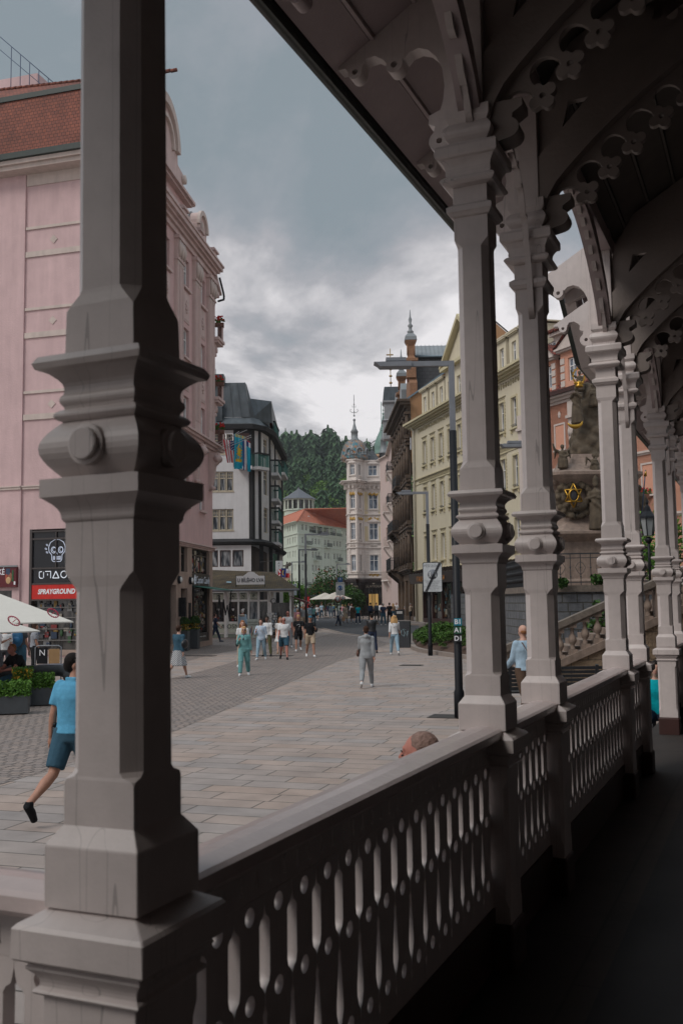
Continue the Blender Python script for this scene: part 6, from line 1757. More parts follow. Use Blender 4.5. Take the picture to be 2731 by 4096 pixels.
def sdormer(x, w, zt, front=-.1, ped=True):
    mb = S.mb(); wall(mb, x-w/2, x+w/2, 17.4, zt, [(x-.45, x+.45, 17.9, 19.6)], .2, y=front); mb.box(x-w/2, x-w/2+.003, front, 3, 17.3, zt); mb.box(x+w/2-.003, x+w/2, front, 3, 17.3, zt); d = mb.build('dormer', SALM, sh_)
    window(S, x, 17.9, .9, 1.65, 'vt', WHITEP, GLASS_BLUE, y=front+.12)
    mb = S.mb()
    for s_ in (-1, 1):
        for k in range(4): xx = x + s_*(w/2-.25); mb.box(xx-.22, xx+.22, front-.06, front+.003, 17.6+.55*k, 18.02+.55*k)
    mb.box(x-w/2-.1, x+w/2+.1, front-.3, front+.2, zt, zt+.14); mb.box(x-w/2-.2, x+w/2+.2, front-.45, front+.2, zt+.142, zt+.28)
    if ped: mb.prism([(x-w/2-.2, zt+.3), (x+w/2+.2, zt+.3), (x, zt+1.2)], front-.3, front+.2)
    mb.build('dormer_trim', STW, d)
    mb = S.mb(); e = zt + .3; mb.add([(x-w/2-.3, front-.5, e), (x, front-.5, e+1.1), (x+w/2+.3, front-.5, e), (x-w/2-.3, 3, e), (x, 3, e+1.1), (x+w/2+.3, 3, e)], [(0,1,4,3), (1,2,5,4)]); mb.build('dormer_roof', RTL, d)
sdormer(sx(2.2), 1.9, 19.9); sdormer(sx(5.3), 2.6, 20.1, -.35); sdormer(sx(9.5), 2.4, 20.1, -.3)
mb = S.mb(); wall(mb, .2, S.W, 20.6, 22.4, [(x-.5, x+.5, 21.1, 22.0) for x in [sx(v) for v in (.6, 3.1, 5.4, 8)]], .15, y=1.6); mb.box(.1, S.W, 1.2, 1.62, 22.3, 22.55); mb.build('attic_storey', STW, sh_)
for v in (.6, 3.1, 5.4, 8): window(S, sx(v), 21.1, .98, .88, 'v', WHITEP, GLASS_BLUE, y=1.68)
mb = S.mb()
for k in range(36): mb.tube([(.1+.33*k, 1.0, 22.6), (.1+.33*k, 4.5, 24.2)], .15, 6)
mb.build('attic_roof', RTL, sh_)
mb = S.mb(); mb.box(.4, 3.2, 5, 9, 20, 24.2); mb.build("rear_block", mat('sand_render', (.42,.33,.2)), sh_)
mb = S.mb(); mb.tube([(-.5, 4.8, 25.2), (-.5, 4.6, 25.25)], [.5, .45], 14); mb.tube([(-.5, 4.9, 24.5), (-.5, 4.9, 25.2)], .04, 5); mb.build('satellite_dish', GREYMET, sh_)
box_building(sh_, None, [sB, (sB[0]+8, sB[1]+4), (sA[0]+8, sA[1]+4), sA], .2, 17.0, SALM, 'rear_wall')
rdh = thing('red_house', 'deep red house with white trim at the right edge beyond the columns', 'building', (24, 56, 0))
RB = (sB[0]+6.2*math.sin(R_(26)), sB[1]-6.2*math.cos(R_(26))); RF = Fac(rdh, (sB[0]+.01, sB[1]-.02), RB)
mb = RF.mb(); wall(mb, 0, RF.W, .5, 16, [(x-.5, x+.5, z, z+2) for x in (1.5, 4.6) for z in (4.5, 9, 13)], .2); mb.build('wall', mat('deep_red_render', (.32,.03,.022), rough=.85, var=.06), rdh)
for x in (1.5, 4.6):
    for z in (4.5, 9, 13): window(RF, x, z, 1.0, 1.95, 'vt', WHITEP, GLASS_BLUE, trim=STW)
mb = RF.mb(); cornice(mb, 0, RF.W, 7.4, [(.15, .1), (.4, .18)]); cornice(mb, 0, RF.W, 15.8, [(.2, .2), (.2, .5)]); mb.box(.3, 2.6, -.1, 0, 5.2, 6.5); mb.build('trim', STW, rdh)
mb = RF.mb(); mb.box(0, 6, 1, 8, .5, 16); mb.build('rear_wall', SALM, rdh)
for r_ in (sh_, rdh):
    r_.location = (r_.location.x*.84, r_.location.y*.84, 2.25*.16); r_.scale = (.84,)*3
for k, (F_, root_, x_, z_, lb) in enumerate(((S, sh_, sx(12.0), 9.0, 'red and white geraniums in the window box of the salmon house'), (RF, rdh, 1.5, 9.0, 'red geraniums in the window box of the deep red house'))):
    tag(flowers('geranium_box', Vector(root_.location) + (F_.M @ Vector((x_, -.3, z_)))*.84, 1.0, 90, ''), lb, 'flower box', 'window boxes on the red and salmon houses')
# ============================================================ wooded hill behind the town
def hill_z(x, y):
    t = max(0.0, min(1.0, (y - 270) / 220)); s_ = t*t*(3-2*t)
    return 3 + 53*s_ + 5*math.sin(x*.021+.6) + 2.5*math.sin(x*.06+y*.02) - .00035*x*x*s_
mb = MB(); mb.grid(lambda u, v: (-330+660*u, 262+420*v, hill_z(-330+660*u, 262+420*v)), 44, 36)
structure(mb.build('hill', mat('forest_floor', (0.02, 0.035, 0.012), rough=1, var=.3, scale=.1), fix=False))
CON = leafmat('conifer_needles', (0.030, 0.065, 0.030), (0.055, 0.105, 0.045))
DEC = leafmat('broad_leaves', (0.065, 0.14, 0.022), (0.15, 0.26, 0.045))
BARK = mat('bark', (0.05, 0.04, 0.03), rough=.95, var=.3)
rs_ = np.random.RandomState(5)
def conifer_np(h, r, layers, nb, rs, sparse=.0):
    q = []
    for i in range(layers):
        t = (i + .3) / layers; z = h*(.12 + .88*t); rr = r*(1-t)**.8*(.75+.5*rs.rand()) + .12
        for k in range(nb):
            if rs.rand() < sparse: continue
            a = 2*PI*(k+rs.rand())/nb; L = rr*(.7+.5*rs.rand()); w = L*.20+.12*h/18; c, s = math.cos(a), math.sin(a); dz = -.32*L - .1*rs.rand()
            p0 = np.array([0, 0, z+.15*L]); p1 = np.array([c*L, s*L, z+dz]); sd = np.array([-s, c, 0])*w; mid = (p0+p1)/2 + np.array([0, 0, .10*L])
            q.append([p0, mid-sd, p1, mid+sd])
            q.append([mid-sd*.9-np.array([0,0,.28*L+.1]), mid-sd*.4, mid+sd*.4, mid+sd*.9-np.array([0,0,.28*L+.1])])
    q.append([np.array([-.05,0,h*.9]), np.array([.05,0,h*.9]), np.array([.02,0,h*1.04]), np.array([-.02,0,h*1.04])])
    return np.array(q)
def crown_np(R, H, n, leaf, rs, blobs=14, zc=None, flat=.8):
    """leaf clumps spread over several lobes of an uneven crown"""
    cs = []
    for _ in range(blobs):
        v = rs.randn(3); v /= np.linalg.norm(v); v *= rs.rand()**.4
        cs.append((np.array([v[0]*R*.72, v[1]*R*.72, v[2]*H*.36]), (.28+.28*rs.rand())*min(R, H*.6)))
    per = n // blobs; q = []
    for c, r in cs:
        v = rs.randn(per, 3); v /= np.linalg.norm(v, axis=1)[:, None]; v *= (r*(.62+.48*rs.rand(per)))[:, None]; v[:, 2] *= flat
        p = v + c
        a = rs.randn(per, 3); a[:, 2] *= .6; a /= np.linalg.norm(a, axis=1)[:, None]
        b = np.cross(a, rs.randn(per, 3)); b /= np.linalg.norm(b, axis=1)[:, None]
        s = leaf*(.6+.8*rs.rand(per))[:, None]
        q.append(np.stack([p-a*s, p-b*s*.55, p+a*s, p+b*s*.55], 1))
    q = np.concatenate(q)
    q[:, :, 2] += (zc if zc is not None else 0)
    return q
def quads_mesh(name, q, mats, midx=None):
    v = q.reshape(-1, 3); f = np.arange(len(v)).reshape(-1, 4)
    return npmesh(name, v, f, mats, midx)
protoC = [conifer_np(1, .19, 17, 9, rs_) for _ in range(4)]
protoD = [crown_np(.36, .8, 330, .036, rs_, 11, .55) for _ in range(5)]
allq = []; mi = []
for i in range(2300):
    if i < 1900: x = rs_.uniform(-58, 36)
    else: x = rs_.uniform(-200, 200)
    y = rs_.uniform(275, 500)
    t = (y-275)/225
    con = rs_.rand() < .10 + .85*min(1, max(0, (t-.62)/.3))
    h = (rs_.uniform(11, 17) if con else rs_.uniform(7.5, 12.5))*(1-.4*max(0, t-.7)/.3)
    pq = (protoC if con else protoD)[rs_.randint(4)]
    a = rs_.rand()*6.28; R2 = np.array([[math.cos(a), -math.sin(a), 0], [math.sin(a), math.cos(a), 0], [0, 0, 1]])
    q_ = (pq @ R2.T) * h * np.array([1.15, 1.15, 1]) + np.array([x, y, hill_z(x, y)-1])
    allq.append(q_); mi.append(np.full(len(q_), 0 if con else 1))
fo = put('hillside_wood', quads_mesh('hillside_wood', np.concatenate(allq), [CON, DEC], np.concatenate(mi)))
tag(fo, 'dense mixed green wood covering the hillside above the hotel', 'wood', kind='stuff')
# the spruces one can tell apart along the skyline
protoBig = []
for k in range(4):
    me = quads_mesh('foliage', conifer_np(1, .13, 22, 8, rs_, .12), CON)
    mb = MB(); mb.tube([(0,0,0), (0,0,.98)], [.012, .003], 5); protoBig.append((me, mb.mesh('trunk', BARK)))
spr = [(1108, 1738), (1142, 1722), (1166, 1732), (1187, 1728), (1222, 1738), (1243, 1728), (1262, 1732), (1292, 1740), (1311, 1708), (1325, 1722), (1341, 1736), (1368, 1762), (1383, 1752), (1402, 1768), (1424, 1748), (1440, 1775), (1466, 1762), (1512, 1755), (1530, 1770)]
for i, (px, py) in enumerate(spr):
    Yd = 492 + 6*((i*7) % 5); p = at(px, py, Yd); zb = hill_z(p.x, Yd) - 1; h = p.z - zb
    o = thing('spruce_tree', 'x', 'tree', (p.x, Yd, zb), i*1.3, 'spruces on the skyline of the wooded hill')
    o['label'] = ('slender dark spruce on the skyline, number %d' % (i+1))
    if h > 31: o.location.z += h-31; h = 31
    o.scale = (h*(.9+.1*(i % 3)), h*(.9+.1*(i % 3)), h)
    me, tr = protoBig[i % 4]; put('foliage', me, o); put('trunk', tr, o)
    o['label'] = ['leftmost spruce on the skyline beside the half timbered house roof', 'sharp topped spruce, second on the skyline from the left house', 'third spruce from the left on the skyline, short and dark', 'fourth spruce from the left on the skyline', 'spruce above the left slope of the orange hotel roof', 'tall spruce above the roof lantern side of the skyline', 'seventh spruce of the skyline, counted from the left', 'low spruce just left of the tallest skyline pair', 'tallest spruce on the skyline, left one of the high pair', 'slightly lower right hand spruce of the high skyline pair', 'spruce just right of the high skyline pair', 'spruce in the dip left of the tiled dome', 'pointed spruce a little left of the tiled dome', 'spruce touching the left side of the tiled dome', 'spruce behind the left shoulder of the dome spire', 'spruce right behind the dome of the turret house', 'spruce between the dome and the smaller spirelet', 'spruce showing left of the green onion dome', 'rightmost spruce beside the green onion dome'][i]

# ============================================================ town trees and shrubs
def tree(name, label, X, Y, z, R, top, n, leaf, cat='tree', group=None, m=None, blossom=None, blobs=16, trunk=.14, bottom=.35):
    o = thing(name, label, cat, (X, Y, z), 0, group)
    H = top*(1-bottom)
    q_ = crown_np(R, H, n, leaf, rs_, blobs, top - H*.5)
    mats_ = [m or DEC]; mi = np.zeros(len(q_))
    if blossom: mats_.append(blossom); mi[rs_.rand(len(q_)) < .07] = 1
    put('crown', quads_mesh('crown', q_, mats_, mi), o)
    mb = MB(); mb.tube([(0,0,0), (.05,0,top*.3), (0,.05,top*.55)], [trunk, trunk*.8, trunk*.5], 8)
    for k in range(6):
        a = k*1.05; mb.tube([(0,0,top*(.3+.04*k)), (R*.3*math.cos(a), R*.3*math.sin(a), top*(.5+.03*k)), (R*.6*math.cos(a), R*.6*math.sin(a), top*(.62+.04*k))], [trunk*.45, trunk*.3, trunk*.1], 5)
    mb.build('trunk', BARK, o)
    return o
BLOS = cmat('pink_blossom', (.35, .09, .07))
TD = leafmat('chestnut_leaves', (0.02, 0.055, 0.012), (0.05, 0.11, 0.02))
TL = leafmat('lime_leaves', (0.05, 0.13, 0.015), (0.10, 0.20, 0.03))
for px, Yd, R, top, lab, bl, m in ((1338, 138, 3.6, 6.9, 'flowering chestnut with reddish blossom before the mint hotel', BLOS, TD), (1262, 140, 2.6, 4.9, 'lower chestnut with red blossom left of the big one', BLOS, TD), (1160, 118, 1.9, 5.0, 'bright green tree right of the house with the flags', None, TL), (1405, 128, 2.0, 4.6, 'dark leafy tree close to the turret house shopfront', None, TD), (1120, 132, 1.6, 4.3, 'small bright green tree behind the vertical banner', None, TL), (1300, 150, 3.0, 5.5, 'chestnut half hidden behind the flowering tree crowns', BLOS, TD)):
    p = at(px, 2400, Yd); tree('chestnut_tree' if bl else 'street_tree', lab, p.x, Yd, .42, R, top, 2600, .17, m=m, blossom=bl, bottom=.12)
for px, Yd, z, R, top, lab in ((2600, 31, 2.6, .8, 1.9, 'light green shrub on the terrace beside the lantern'), (2700, 29, 2.3, 1.3, 3.0, 'large leafy shrub on the terrace at the right edge'), (2402, 27.8, .7, .42, 1.75, 'narrow leaved bush growing against the grey stone wall'), (2250, 29.8, 2.62, .18, .3, 'tuft of green weeds on top of the grey stone wall'), (2395, 29.9, 2.62, .3, .5, 'green tuft on the wall cap near the fourth column')):
    p = at(px, 2400, Yd); tree('shrub', lab, p.x, Yd, z, R, top, 900 if R > .5 else 350, .07, 'shrub', m=TL if R > .5 else TD, trunk=.04, bottom=0, blobs=9)

# ============================================================ planted bed with juniper
bed_out = gp([(1642, 2545), (1641, 2574), (1655, 2598), (1685, 2609), (1740, 2618), (1820, 2630), (1920, 2643), (2060, 2655)]) + [(9.5, 40), (9.5, 52), (5.0, 57.5)] + gp([(1700, 2538)])
kerb('bed_kerb', gp([(1642, 2545), (1641, 2574), (1655, 2598), (1685, 2609), (1740, 2618), (1820, 2630), (1920, 2643), (2060, 2655)]), .22, .16)
cxb = sum(p[0] for p in bed_out)/len(bed_out); cyb = sum(p[1] for p in bed_out)/len(bed_out)
mb = MB(); rings = 6; nb_ = len(bed_out)
def bedz(t): return .10 + .80*(1-t**2.0)
vs = []
for j in range(rings+1):
    t = 1 - j/rings
    for x, y in bed_out: vs.append((cxb+(x-cxb)*t*.985, cyb+(y-cyb)*t*.985, ground_z(cyb)*.4 + bedz(t)))
mb.add(vs, [(j*nb_+i, j*nb_+(i+1) % nb_, (j+1)*nb_+(i+1) % nb_, (j+1)*nb_+i) for j in range(rings) for i in range(nb_)], 0, True)
structure(mb.build('bed_soil', mat('brown_soil', (.07, .04, .028), rough=1, var=.3, bump=.5)))
JUN = leafmat('juniper', (0.030, 0.075, 0.012), (0.085, 0.17, 0.025))
qs = []
for _ in range(26000):
    i = rs_.randint(nb_); j = (i+1) % nb_; u = rs_.rand(); t = math.sqrt(rs_.rand())*.93
    x = bed_out[i][0]*(1-u)+bed_out[j][0]*u; y = bed_out[i][1]*(1-u)+bed_out[j][1]*u
    x = cxb+(x-cxb)*t; y = cyb+(y-cyb)*t
    cl_ = math.sin(x*2.3)*math.cos(y*1.7+x)+.35*math.sin(x*5+y*4)
    if t > .72 and cl_ < -.1 : continue
    z = ground_z(cyb)*.4+bedz(t)+.10+.13*cl_+.1*rs_.rand()
    a = rs_.rand()*6.28; L = .045+.06*rs_.rand(); d = np.array([math.cos(a)*L, math.sin(a)*L, L*(.2+.6*rs_.rand())]); s = np.array([-math.sin(a), math.cos(a), 0])*L*.35
    p = np.array([x, y, z]); qs.append([p-s, p+s, p+d+s*.5, p+d-s*.5])
tag(put('juniper_ground_cover', quads_mesh('j', np.array(qs), JUN)), 'low spreading green juniper filling the kerbed bed', 'ground cover', kind='stuff')

# ============================================================ street lamps and signs
def street_lamp(px, Yd, arm, label, z=None, ztop=6.85, dirn=-1, tilt=0):
    p = at(px, 2400, Yd); g = ground_z(Yd); ztop = ztop - g
    o = thing('street_lamp', label, 'street lamp', (p.x, Yd, g), tilt, 'tall lamps with flat arms')
    mb = MB(); mb.lathe([(.10, 0), (.10, .5), (.078, .55), (.072, ztop*.80)], 12); mb.build('post', BLACK, o)
    mb = MB(); mb.box(-.055, .055, -.05, .05, ztop*.80, ztop); mb.box(-.055 if dirn > 0 else -arm, .055 if dirn < 0 else arm, -.045, .045, ztop-.10, ztop-.0005); mb.build('arm', GREYMET, o)
    mb = MB(); a = dirn*arm; b_ = dirn*(arm-.62)
    mb.prism([(a-dirn*-.05, ztop-.07), (a, ztop-.12), (b_, ztop-.12), (b_, ztop-.02), (a+dirn*.12, ztop-.03)], -.16, .16); mb.box(min(a, b_)+.12, max(a, b_)-.1, -.10, .10, ztop+.002, ztop+.07)
    mb.build('lamp_head', GREYMET, o)
    return o
L1 = street_lamp(1826, 19.5, 1.42, 'nearest tall black lamp post with code plates beside the second column', ztop=7.02)
L2 = street_lamp(1716, 42, 1.20, 'black lamp post carrying the pedestrian zone end sign', ztop=6.9)
L3 = street_lamp(2202, 29, 1.25, 'tall lamp post seen between the third and fourth column', ztop=6.85)
for px, Yd, d, lab in ((1224, 66, 1, 'tallest looking lamp post in the middle of the crowd, arm to the right'), (1198, 85, 1, 'second lamp post of the crowd row, behind the tallest one'), (1169, 110, 1, 'third lamp post of the row, near the bright green tree'), (1349, 118, 1, 'lamp post in front of the flowering chestnut crown')):
    street_lamp(px, Yd, 1.25*1.25, lab, dirn=d)
mb = MB()
for k, (c, t_) in enumerate(((0, 'B1'), (1, 'A1'), (2, 'D1'))): mb.box(-.075, .075, -.092, -.082, 1.78-.16*k, 1.92-.16*k, c)
pl = mb.build('code_plates', [cmat('cyan_plate', (.01,.20,.28)), cmat('green_plate', (.02,.09,.05)), cmat('black_plate', (.012,.012,.015))], L1)
for k, t_ in enumerate(('B1', 'A1', 'D1')): writing(pl, t_, .13, WR, (0, -.094, 1.85-.16*k), bold=.003)
SIGNP = cmat('sign_grey_white', (.50, .52, .53)); SGREY = cmat('sign_grey', (.16, .17, .19)); SBLUE = cmat('sign_blue', (.01, .10, .30)); SRED = cmat('sign_red', (.45, .02, .02))
def rrect(x0, x1, z0, z1, r):
    return [(cx + r*math.cos(a), cz + r*math.sin(a)) for cx, cz, a0 in ((x1-r, z1-r, 0), (x0+r, z1-r, PI/2), (x0+r, z0+r, PI), (x1-r, z0+r, 3*PI/2)) for a in [a0+PI/2*i/5 for i in range(6)]]
def ped_figure(mb, x, z, s, y):
    for dx, k in ((-.07, .7), (.08, 1.0)):
        c = x+dx*s*2; h = .30*s*k
        mb.ball((c, y, z+h*.95), (.04*s, .004, .045*s), 8, 6); mb.prism([(c-.045*s, z+h*.75), (c+.045*s, z+h*.75), (c+.03*s, z+h*.3), (c+.07*s, z-.02), (c+.04*s, z-.02), (c, z+h*.25), (c-.05*s, z-.02), (c-.08*s, z-.02), (c-.03*s, z+h*.3)], y-.002, y+.002)
sg = thing('zone_end_sign', 'grey pedestrian zone end sign with diagonal bars on the lamp post', 'road sign', tuple(at(1729, 2309, 41.85)), R_(2))
mb = MB(); mb.prism(rrect(-.41, .41, -.63, .63, .07), 0, .03); mb.build('rim', BLACK, sg)
mb = MB(); mb.prism(rrect(-.385, .385, -.605, .605, .06), -.006, 0); mb.build('face', SIGNP, sg)
writing(sg, 'PĚŠÍ ZÓNA', .145, SGREY, (0, -.008, .47), depth=.001)
mb = MB(); mb.tube([(0, -.007, .12), (0, -.009, .12)], .21, 28); mb.build('disc', SGREY, sg)
mb = MB(); ped_figure(mb, 0, .02, .75, -.012); mb.build('figures', SIGNP, sg)
mb = MB(); mb.box(-.38, .38, -.009, -.007, -.15, -.142); mb.box(-.38, .38, -.009, -.007, -.40, -.392); mb.build('rules', SGREY, sg)
for t_, z_ in (('DOPRAVNÍ OBSLUHA', -.20), ('PO-NE 8.00-10.00', -.27), ('18.00-19.00 hod.', -.34), ('MP, CBS V ZÁSAHU', -.46), ('0-24 hod.', -.53)): writing(sg, t_, .062, SGREY, (0, -.008, z_), depth=.001)
mb = MB()
for k in range(4): mb.bar((-.33+.03*k, -.014, -.60), (.27+.03*k, -.014, .60), .006, .018)
mb.build('diagonal_bars', BLACK, sg)
p = at(1361, 2400, 85); zs = thing('zone_sign_post', 'post with blue arrow plate, pedestrian zone panel and two round signs', 'road sign', (p.x, 85, .38))
mb = MB(); mb.tube([(0,0,0), (0,0,4.4)], .04, 8); mb.build('post', GREYMET, zs)
mb = MB(); mb.box(-.17, .20, -.07, -.05, 3.62, 4.02); a = mb.build('blue_plate', SBLUE, zs)
mb = MB(); mb.bar((.015, -.075, 3.68), (.015, -.075, 3.95), .01, .04); mb.prism([(-.06, 3.85), (.09, 3.85), (.015, 3.97)], -.08, -.071); mb.build('arrow', WR, a)
mb = MB(); mb.prism(rrect(-.37, .37, 2.50, 3.60, .05), -.07, -.05); mb.build('zone_panel', WHITEP, zs)
writing(zs, 'PĚŠÍ ZÓNA', .14, BLACK, (0, -.075, 3.48), depth=.001)
mb = MB(); mb.tube([(0, -.071, 3.12), (0, -.074, 3.12)], .22, 24); mb.build('blue_disc', SBLUE, zs)
mb = MB(); ped_figure(mb, 0, 3.02, .75, -.078); mb.build('figures', WR, zs)
for z_ in (2.84, 2.75, 2.66, 2.57): writing(zs, 'PO-NE 8-10 hod.', .07, BLACK, (0, -.075, z_), depth=.001)
for cx_, r_, t_ in ((-.22, .25, 0), (.24, .18, 1)):
    cz_ = 2.18 if t_ == 0 else 2.28
    mb = MB(); mb.tube([(cx_, -.06, cz_), (cx_, -.08, cz_)], r_, 24); a = mb.build('round_sign', SRED, zs)
    mb = MB(); mb.tube([(cx_, -.081, cz_), (cx_, -.084, cz_)], r_*.78, 24); mb.build('round_face', WHITEP, a)
    if t_ == 0: mb = MB(); ped_figure(mb, cx_-.03, cz_-.14, .8, -.088); mb.build('figures', BLACK, a)
    else: writing(a, '10t', .16, BLACK, (cx_, -.088, cz_), depth=.001)
def simple(name, label, cat, px, py, build, rot=0, m=None, group=None):
    X, Yd, z = at_ground(px, py); mb = MB(); build(mb); return tag(mb.build(name, m, None, (X, Yd, z), rot), label, cat, group)
DKG = mat('anthracite_metal', (.028, .031, .036), rough=.5)
def bin_(mb):
    mb.box(-.27, .27, -.2, .2, .0, 1.22); mb.box(-.28, .28, -.21, .21, 1.22, 1.27); mb.box(-.2, .2, -.215, -.2, .95, 1.1)
o = simple('litter_bin', 'large dark litter bin with scribbled graffiti by the planted bed', 'litter bin', 1619, 2590, bin_, R_(-12), DKG)
mb = MB()
for pts in ([(-.12, .85), (-.15, .65), (-.02, .55), (.05, .7), (-.05, .9), (.1, .85)], [(.0, .5), (.06, .75), (.14, .5), (.18, .8)]): mb.tube([(x, -.212, z) for x, z in pts], .011, 4)
mb.build('graffiti', cmat('pale_spray', (.35, .5, .55)), o)
o = simple('litter_bin', 'grey bin with white notice further back beside the waiting group', 'litter bin', 1598, 2484, lambda mb: (mb.box(-.42, .42, -.25, .25, 0, 1.05), mb.box(-.44, .44, -.27, .27, 1.05, 1.1)), 0, DKG)
mb = MB(); mb.box(-.3, .25, -.262, -.255, .7, .95); mb.build('notice', WHITEP, o)
simple('stone_bollard', 'rounded granite bollard between the bin and the planted bed', 'bollard', 1691, 2542, lambda mb: mb.lathe([(.25, 0), (.24, .5), (.22, .68), (.15, .80), (.05, .85)], 14), 0, KERB)
# bicycle
X, Yd, z = at_ground(1456, 2487)
bk = thing('bicycle', 'black bicycle parked at the kerb beside the turquoise shirt walker', 'bicycle', (X, Yd, z), R_(50))
for x in (-.52, .52):
    mb = MB(); mb.tube([(x+.33*math.cos(a), 0, .34+.33*math.sin(a)) for a in [2*PI*i/20 for i in range(21)]], .022, 5); [mb.bar((x, 0, .34), (x+.32*math.cos(a), 0, .34+.32*math.sin(a)), .006, .006) for a in [2*PI*i/10 for i in range(10)]]; mb.build('wheel', BLACK, bk)
mb = MB()
for a, b_ in (((-.52,0,.34),(-.12,0,.32)), ((-.52,0,.34),(-.2,0,.85)), ((-.12,0,.32),(-.25,0,.95)), ((-.2,0,.82),(.38,0,.86)), ((-.12,0,.32),(.38,0,.80)), ((.52,0,.34),(.36,0,1.02)), ((.36,-.28,1.04),(.36,.28,1.04))): mb.tube([a, b_], .018, 5)
mb.build('frame', BLACK, bk); mb = MB(); mb.ball((-.27, 0, .98), (.13, .06, .04), 8, 5); mb.build('saddle', BLACK, bk)
# far café and kiosk pieces
p = at(1228, 2400, 116); o = thing('advert_pillar', 'red upright advertising panel beyond the crowd', 'advert', (p.x, 116, .42)); mb = MB(); mb.box(-.3, .3, -.1, .1, 0, 2.6); mb.build('panel', SRED, o); mb = MB(); mb.box(-.32, .32, -.12, .12, 2.6, 2.7); mb.build('cap', BLACK, o); writing(o, 'INFO', .3, WR, (0, -.12, 1.9))
def parasol(label, X, Yd, z0, R, zr, zt, m, rot=0, post=True, group='cream café parasols', name='parasol'):
    o = thing(name, label, 'parasol', (X, Yd, z0), rot, group); mb = MB()
    pr = [(R*math.cos(PI/4+PI/2*k)*1.4142, R*math.sin(PI/4+PI/2*k)*1.4142, zr) for k in range(4)]
    mb.add(pr + [(0, 0, zt)] + [(a, b, c-.03) for a, b, c in pr], [(0,1,4), (1,2,4), (2,3,4), (3,0,4), (0,5,6,1), (1,6,7,2), (2,7,8,3), (3,8,5,0)]); c = mb.build('canopy', m, o)
    mb = MB(); mb.tube([(0,0,0), (0,0,zt)], .035, 8); mb.box(-.35, .35, -.35, .35, 0, .08); mb.build('pole', GREYMET, o)
    mb = MB()
    for a in pr: mb.bar((0, 0, zt-.15), (a[0]*.97, a[1]*.97, zr), .02, .03)
    mb.build('ribs', GREYMET, o)
    return o, c
CANV = mat('cream_canvas', (.50, .46, .40), rough=.9, var=.04)
for px, Yd, lab in ((1300, 122, 'left cream parasol of the far café'), (1340, 118, 'right cream parasol of the far café under the chestnut')):
    p = at(px, 2400, Yd); parasol(lab, p.x, Yd, .42, 1.5, 2.3, 3.1, CANV, .4)
p = at(1215, 2400, 128); o = thing('glass_shelter', 'flat roofed bus shelter behind the red advertising panel', 'shelter', (p.x, 128, .42)); mb = MB(); mb.box(-2.2, 2.2, -1, 1, 2.7, 2.85); mb.build('roof', DKG, o)
for x in (-2, 2):
    mb = MB(); mb.box(x-.05, x+.05, .8, .9, 0, 2.7); mb.build('post', DKG, o)
p = at(1171, 2400, 74); o = thing('sign_back', 'grey back of a road sign panel on a thin post', 'road sign', (p.x, 74, .3)); mb = MB(); mb.prism(rrect(-.3, .3, 2.55, 3.4, .05), 0, .03); mb.build('panel', mat('grey_sign_back', (.22,.26,.29)), o); mb = MB(); mb.tube([(0,.05,0), (0,.05,3.3)], .035, 6); mb.build('post', GREYMET, o)
# vertical banner, flags and the ornate cream pavilion
p = at(1116, 2294, 69); bn_ = thing('vertical_banner', 'pale vertical hotel banner hanging beside the small flags', 'banner', tuple(p)); mb = MB(); mb.box(-.23, .23, -.015, .015, -.9, .88); mb.build('cloth', SIGNP, bn_)
for k, ch in enumerate('ATLANTIC'): writing(bn_, ch, .20, BLACK, (.0, -.02, .70-.22*k), depth=.001)
mb = MB(); mb.bar((-.3, 0, .9), (.3, 0, .9), .03, .03); mb.bar((-.3, 0, .9), (-1.5, 2, .9), .03, .03); mb.build('bracket', IRON, bn_)
for k, (zx, zy, pt_, lab) in enumerate(((1285, 590, lambda u, v: (1 if abs(u-v) < .12 or abs(1-u-v) < .12 else 0) if not (.42 < u < .58 or .42 < v < .58) else 0, 'left of three small flags, with red cross strokes on blue'), (1320, 580, lambda u, v: 4 if abs(math.hypot(u-.5, v-.5)-.28) < .05 and int(math.atan2(v-.5, u-.5)*6/PI+12) % 1 == 0 else 5, 'middle blue flag with yellow ring, beside the banner'), (1345, 585, lambda u, v: 5 if u < .4 else (0 if v > .5 else 1), 'right of three small flags, red white and blue'))):
    pp = at(620+zx/2.613, 2050+zy/2.613, 68-.1*k); o = put('small_flag', flag_mesh('f', .45, .62, pt_, FM, fold=.05), None, pp); tag(o, lab, 'flag', 'three small flags above the kiosk')
    mb = MB(); mb.tube([(-.9+.1*k, .8, -.75), (.1, 0, .08)], .012, 5); mb.build('flag_pole', POLE, o)
p = at(1128, 2400, 150); pv = thing('ornate_pavilion', 'cream ornate arched pavilion with a dark statue on its corner', 'pavilion', (p.x, 150, .42)); mb = MB()
wall(mb, -2.2, 1.1, 0, 6.0, [(-.6, .55, 0, 4.3)], .6); mb.box(1.095, 1.1, 0, 5, 0, 6); cornice(mb, -2.2, 1.1, 5.6, [(.2, .15), (.25, .4), (.15, .6)]); mb.box(.6, 1.1, -.25, .0, 0, 5.6); mb.box(-2.2, 1.1, .1, 5, 6.2, 6.8); mb.build('wall', mat('cream_stone', (.55,.44,.34), rough=.85, var=.08), pv)
mb = MB()
for b_ in ((0,0,.6,.3,.3,.6), (.1,0,1.2,.28,.2,.35), (.1,0,1.65,.14,.14,.17), (-.35,0,1.2,.3,.1,.12), (.5,0,1.45,.25,.08,.3), (0,0,.15,.4,.4,.2)): mb.ball((b_[0]+.7, b_[1]+.3, b_[2]+6.3), b_[3:], 8, 6)
mb.build('statue', mat('dark_statue', (.07,.06,.05), rough=.9), pv)

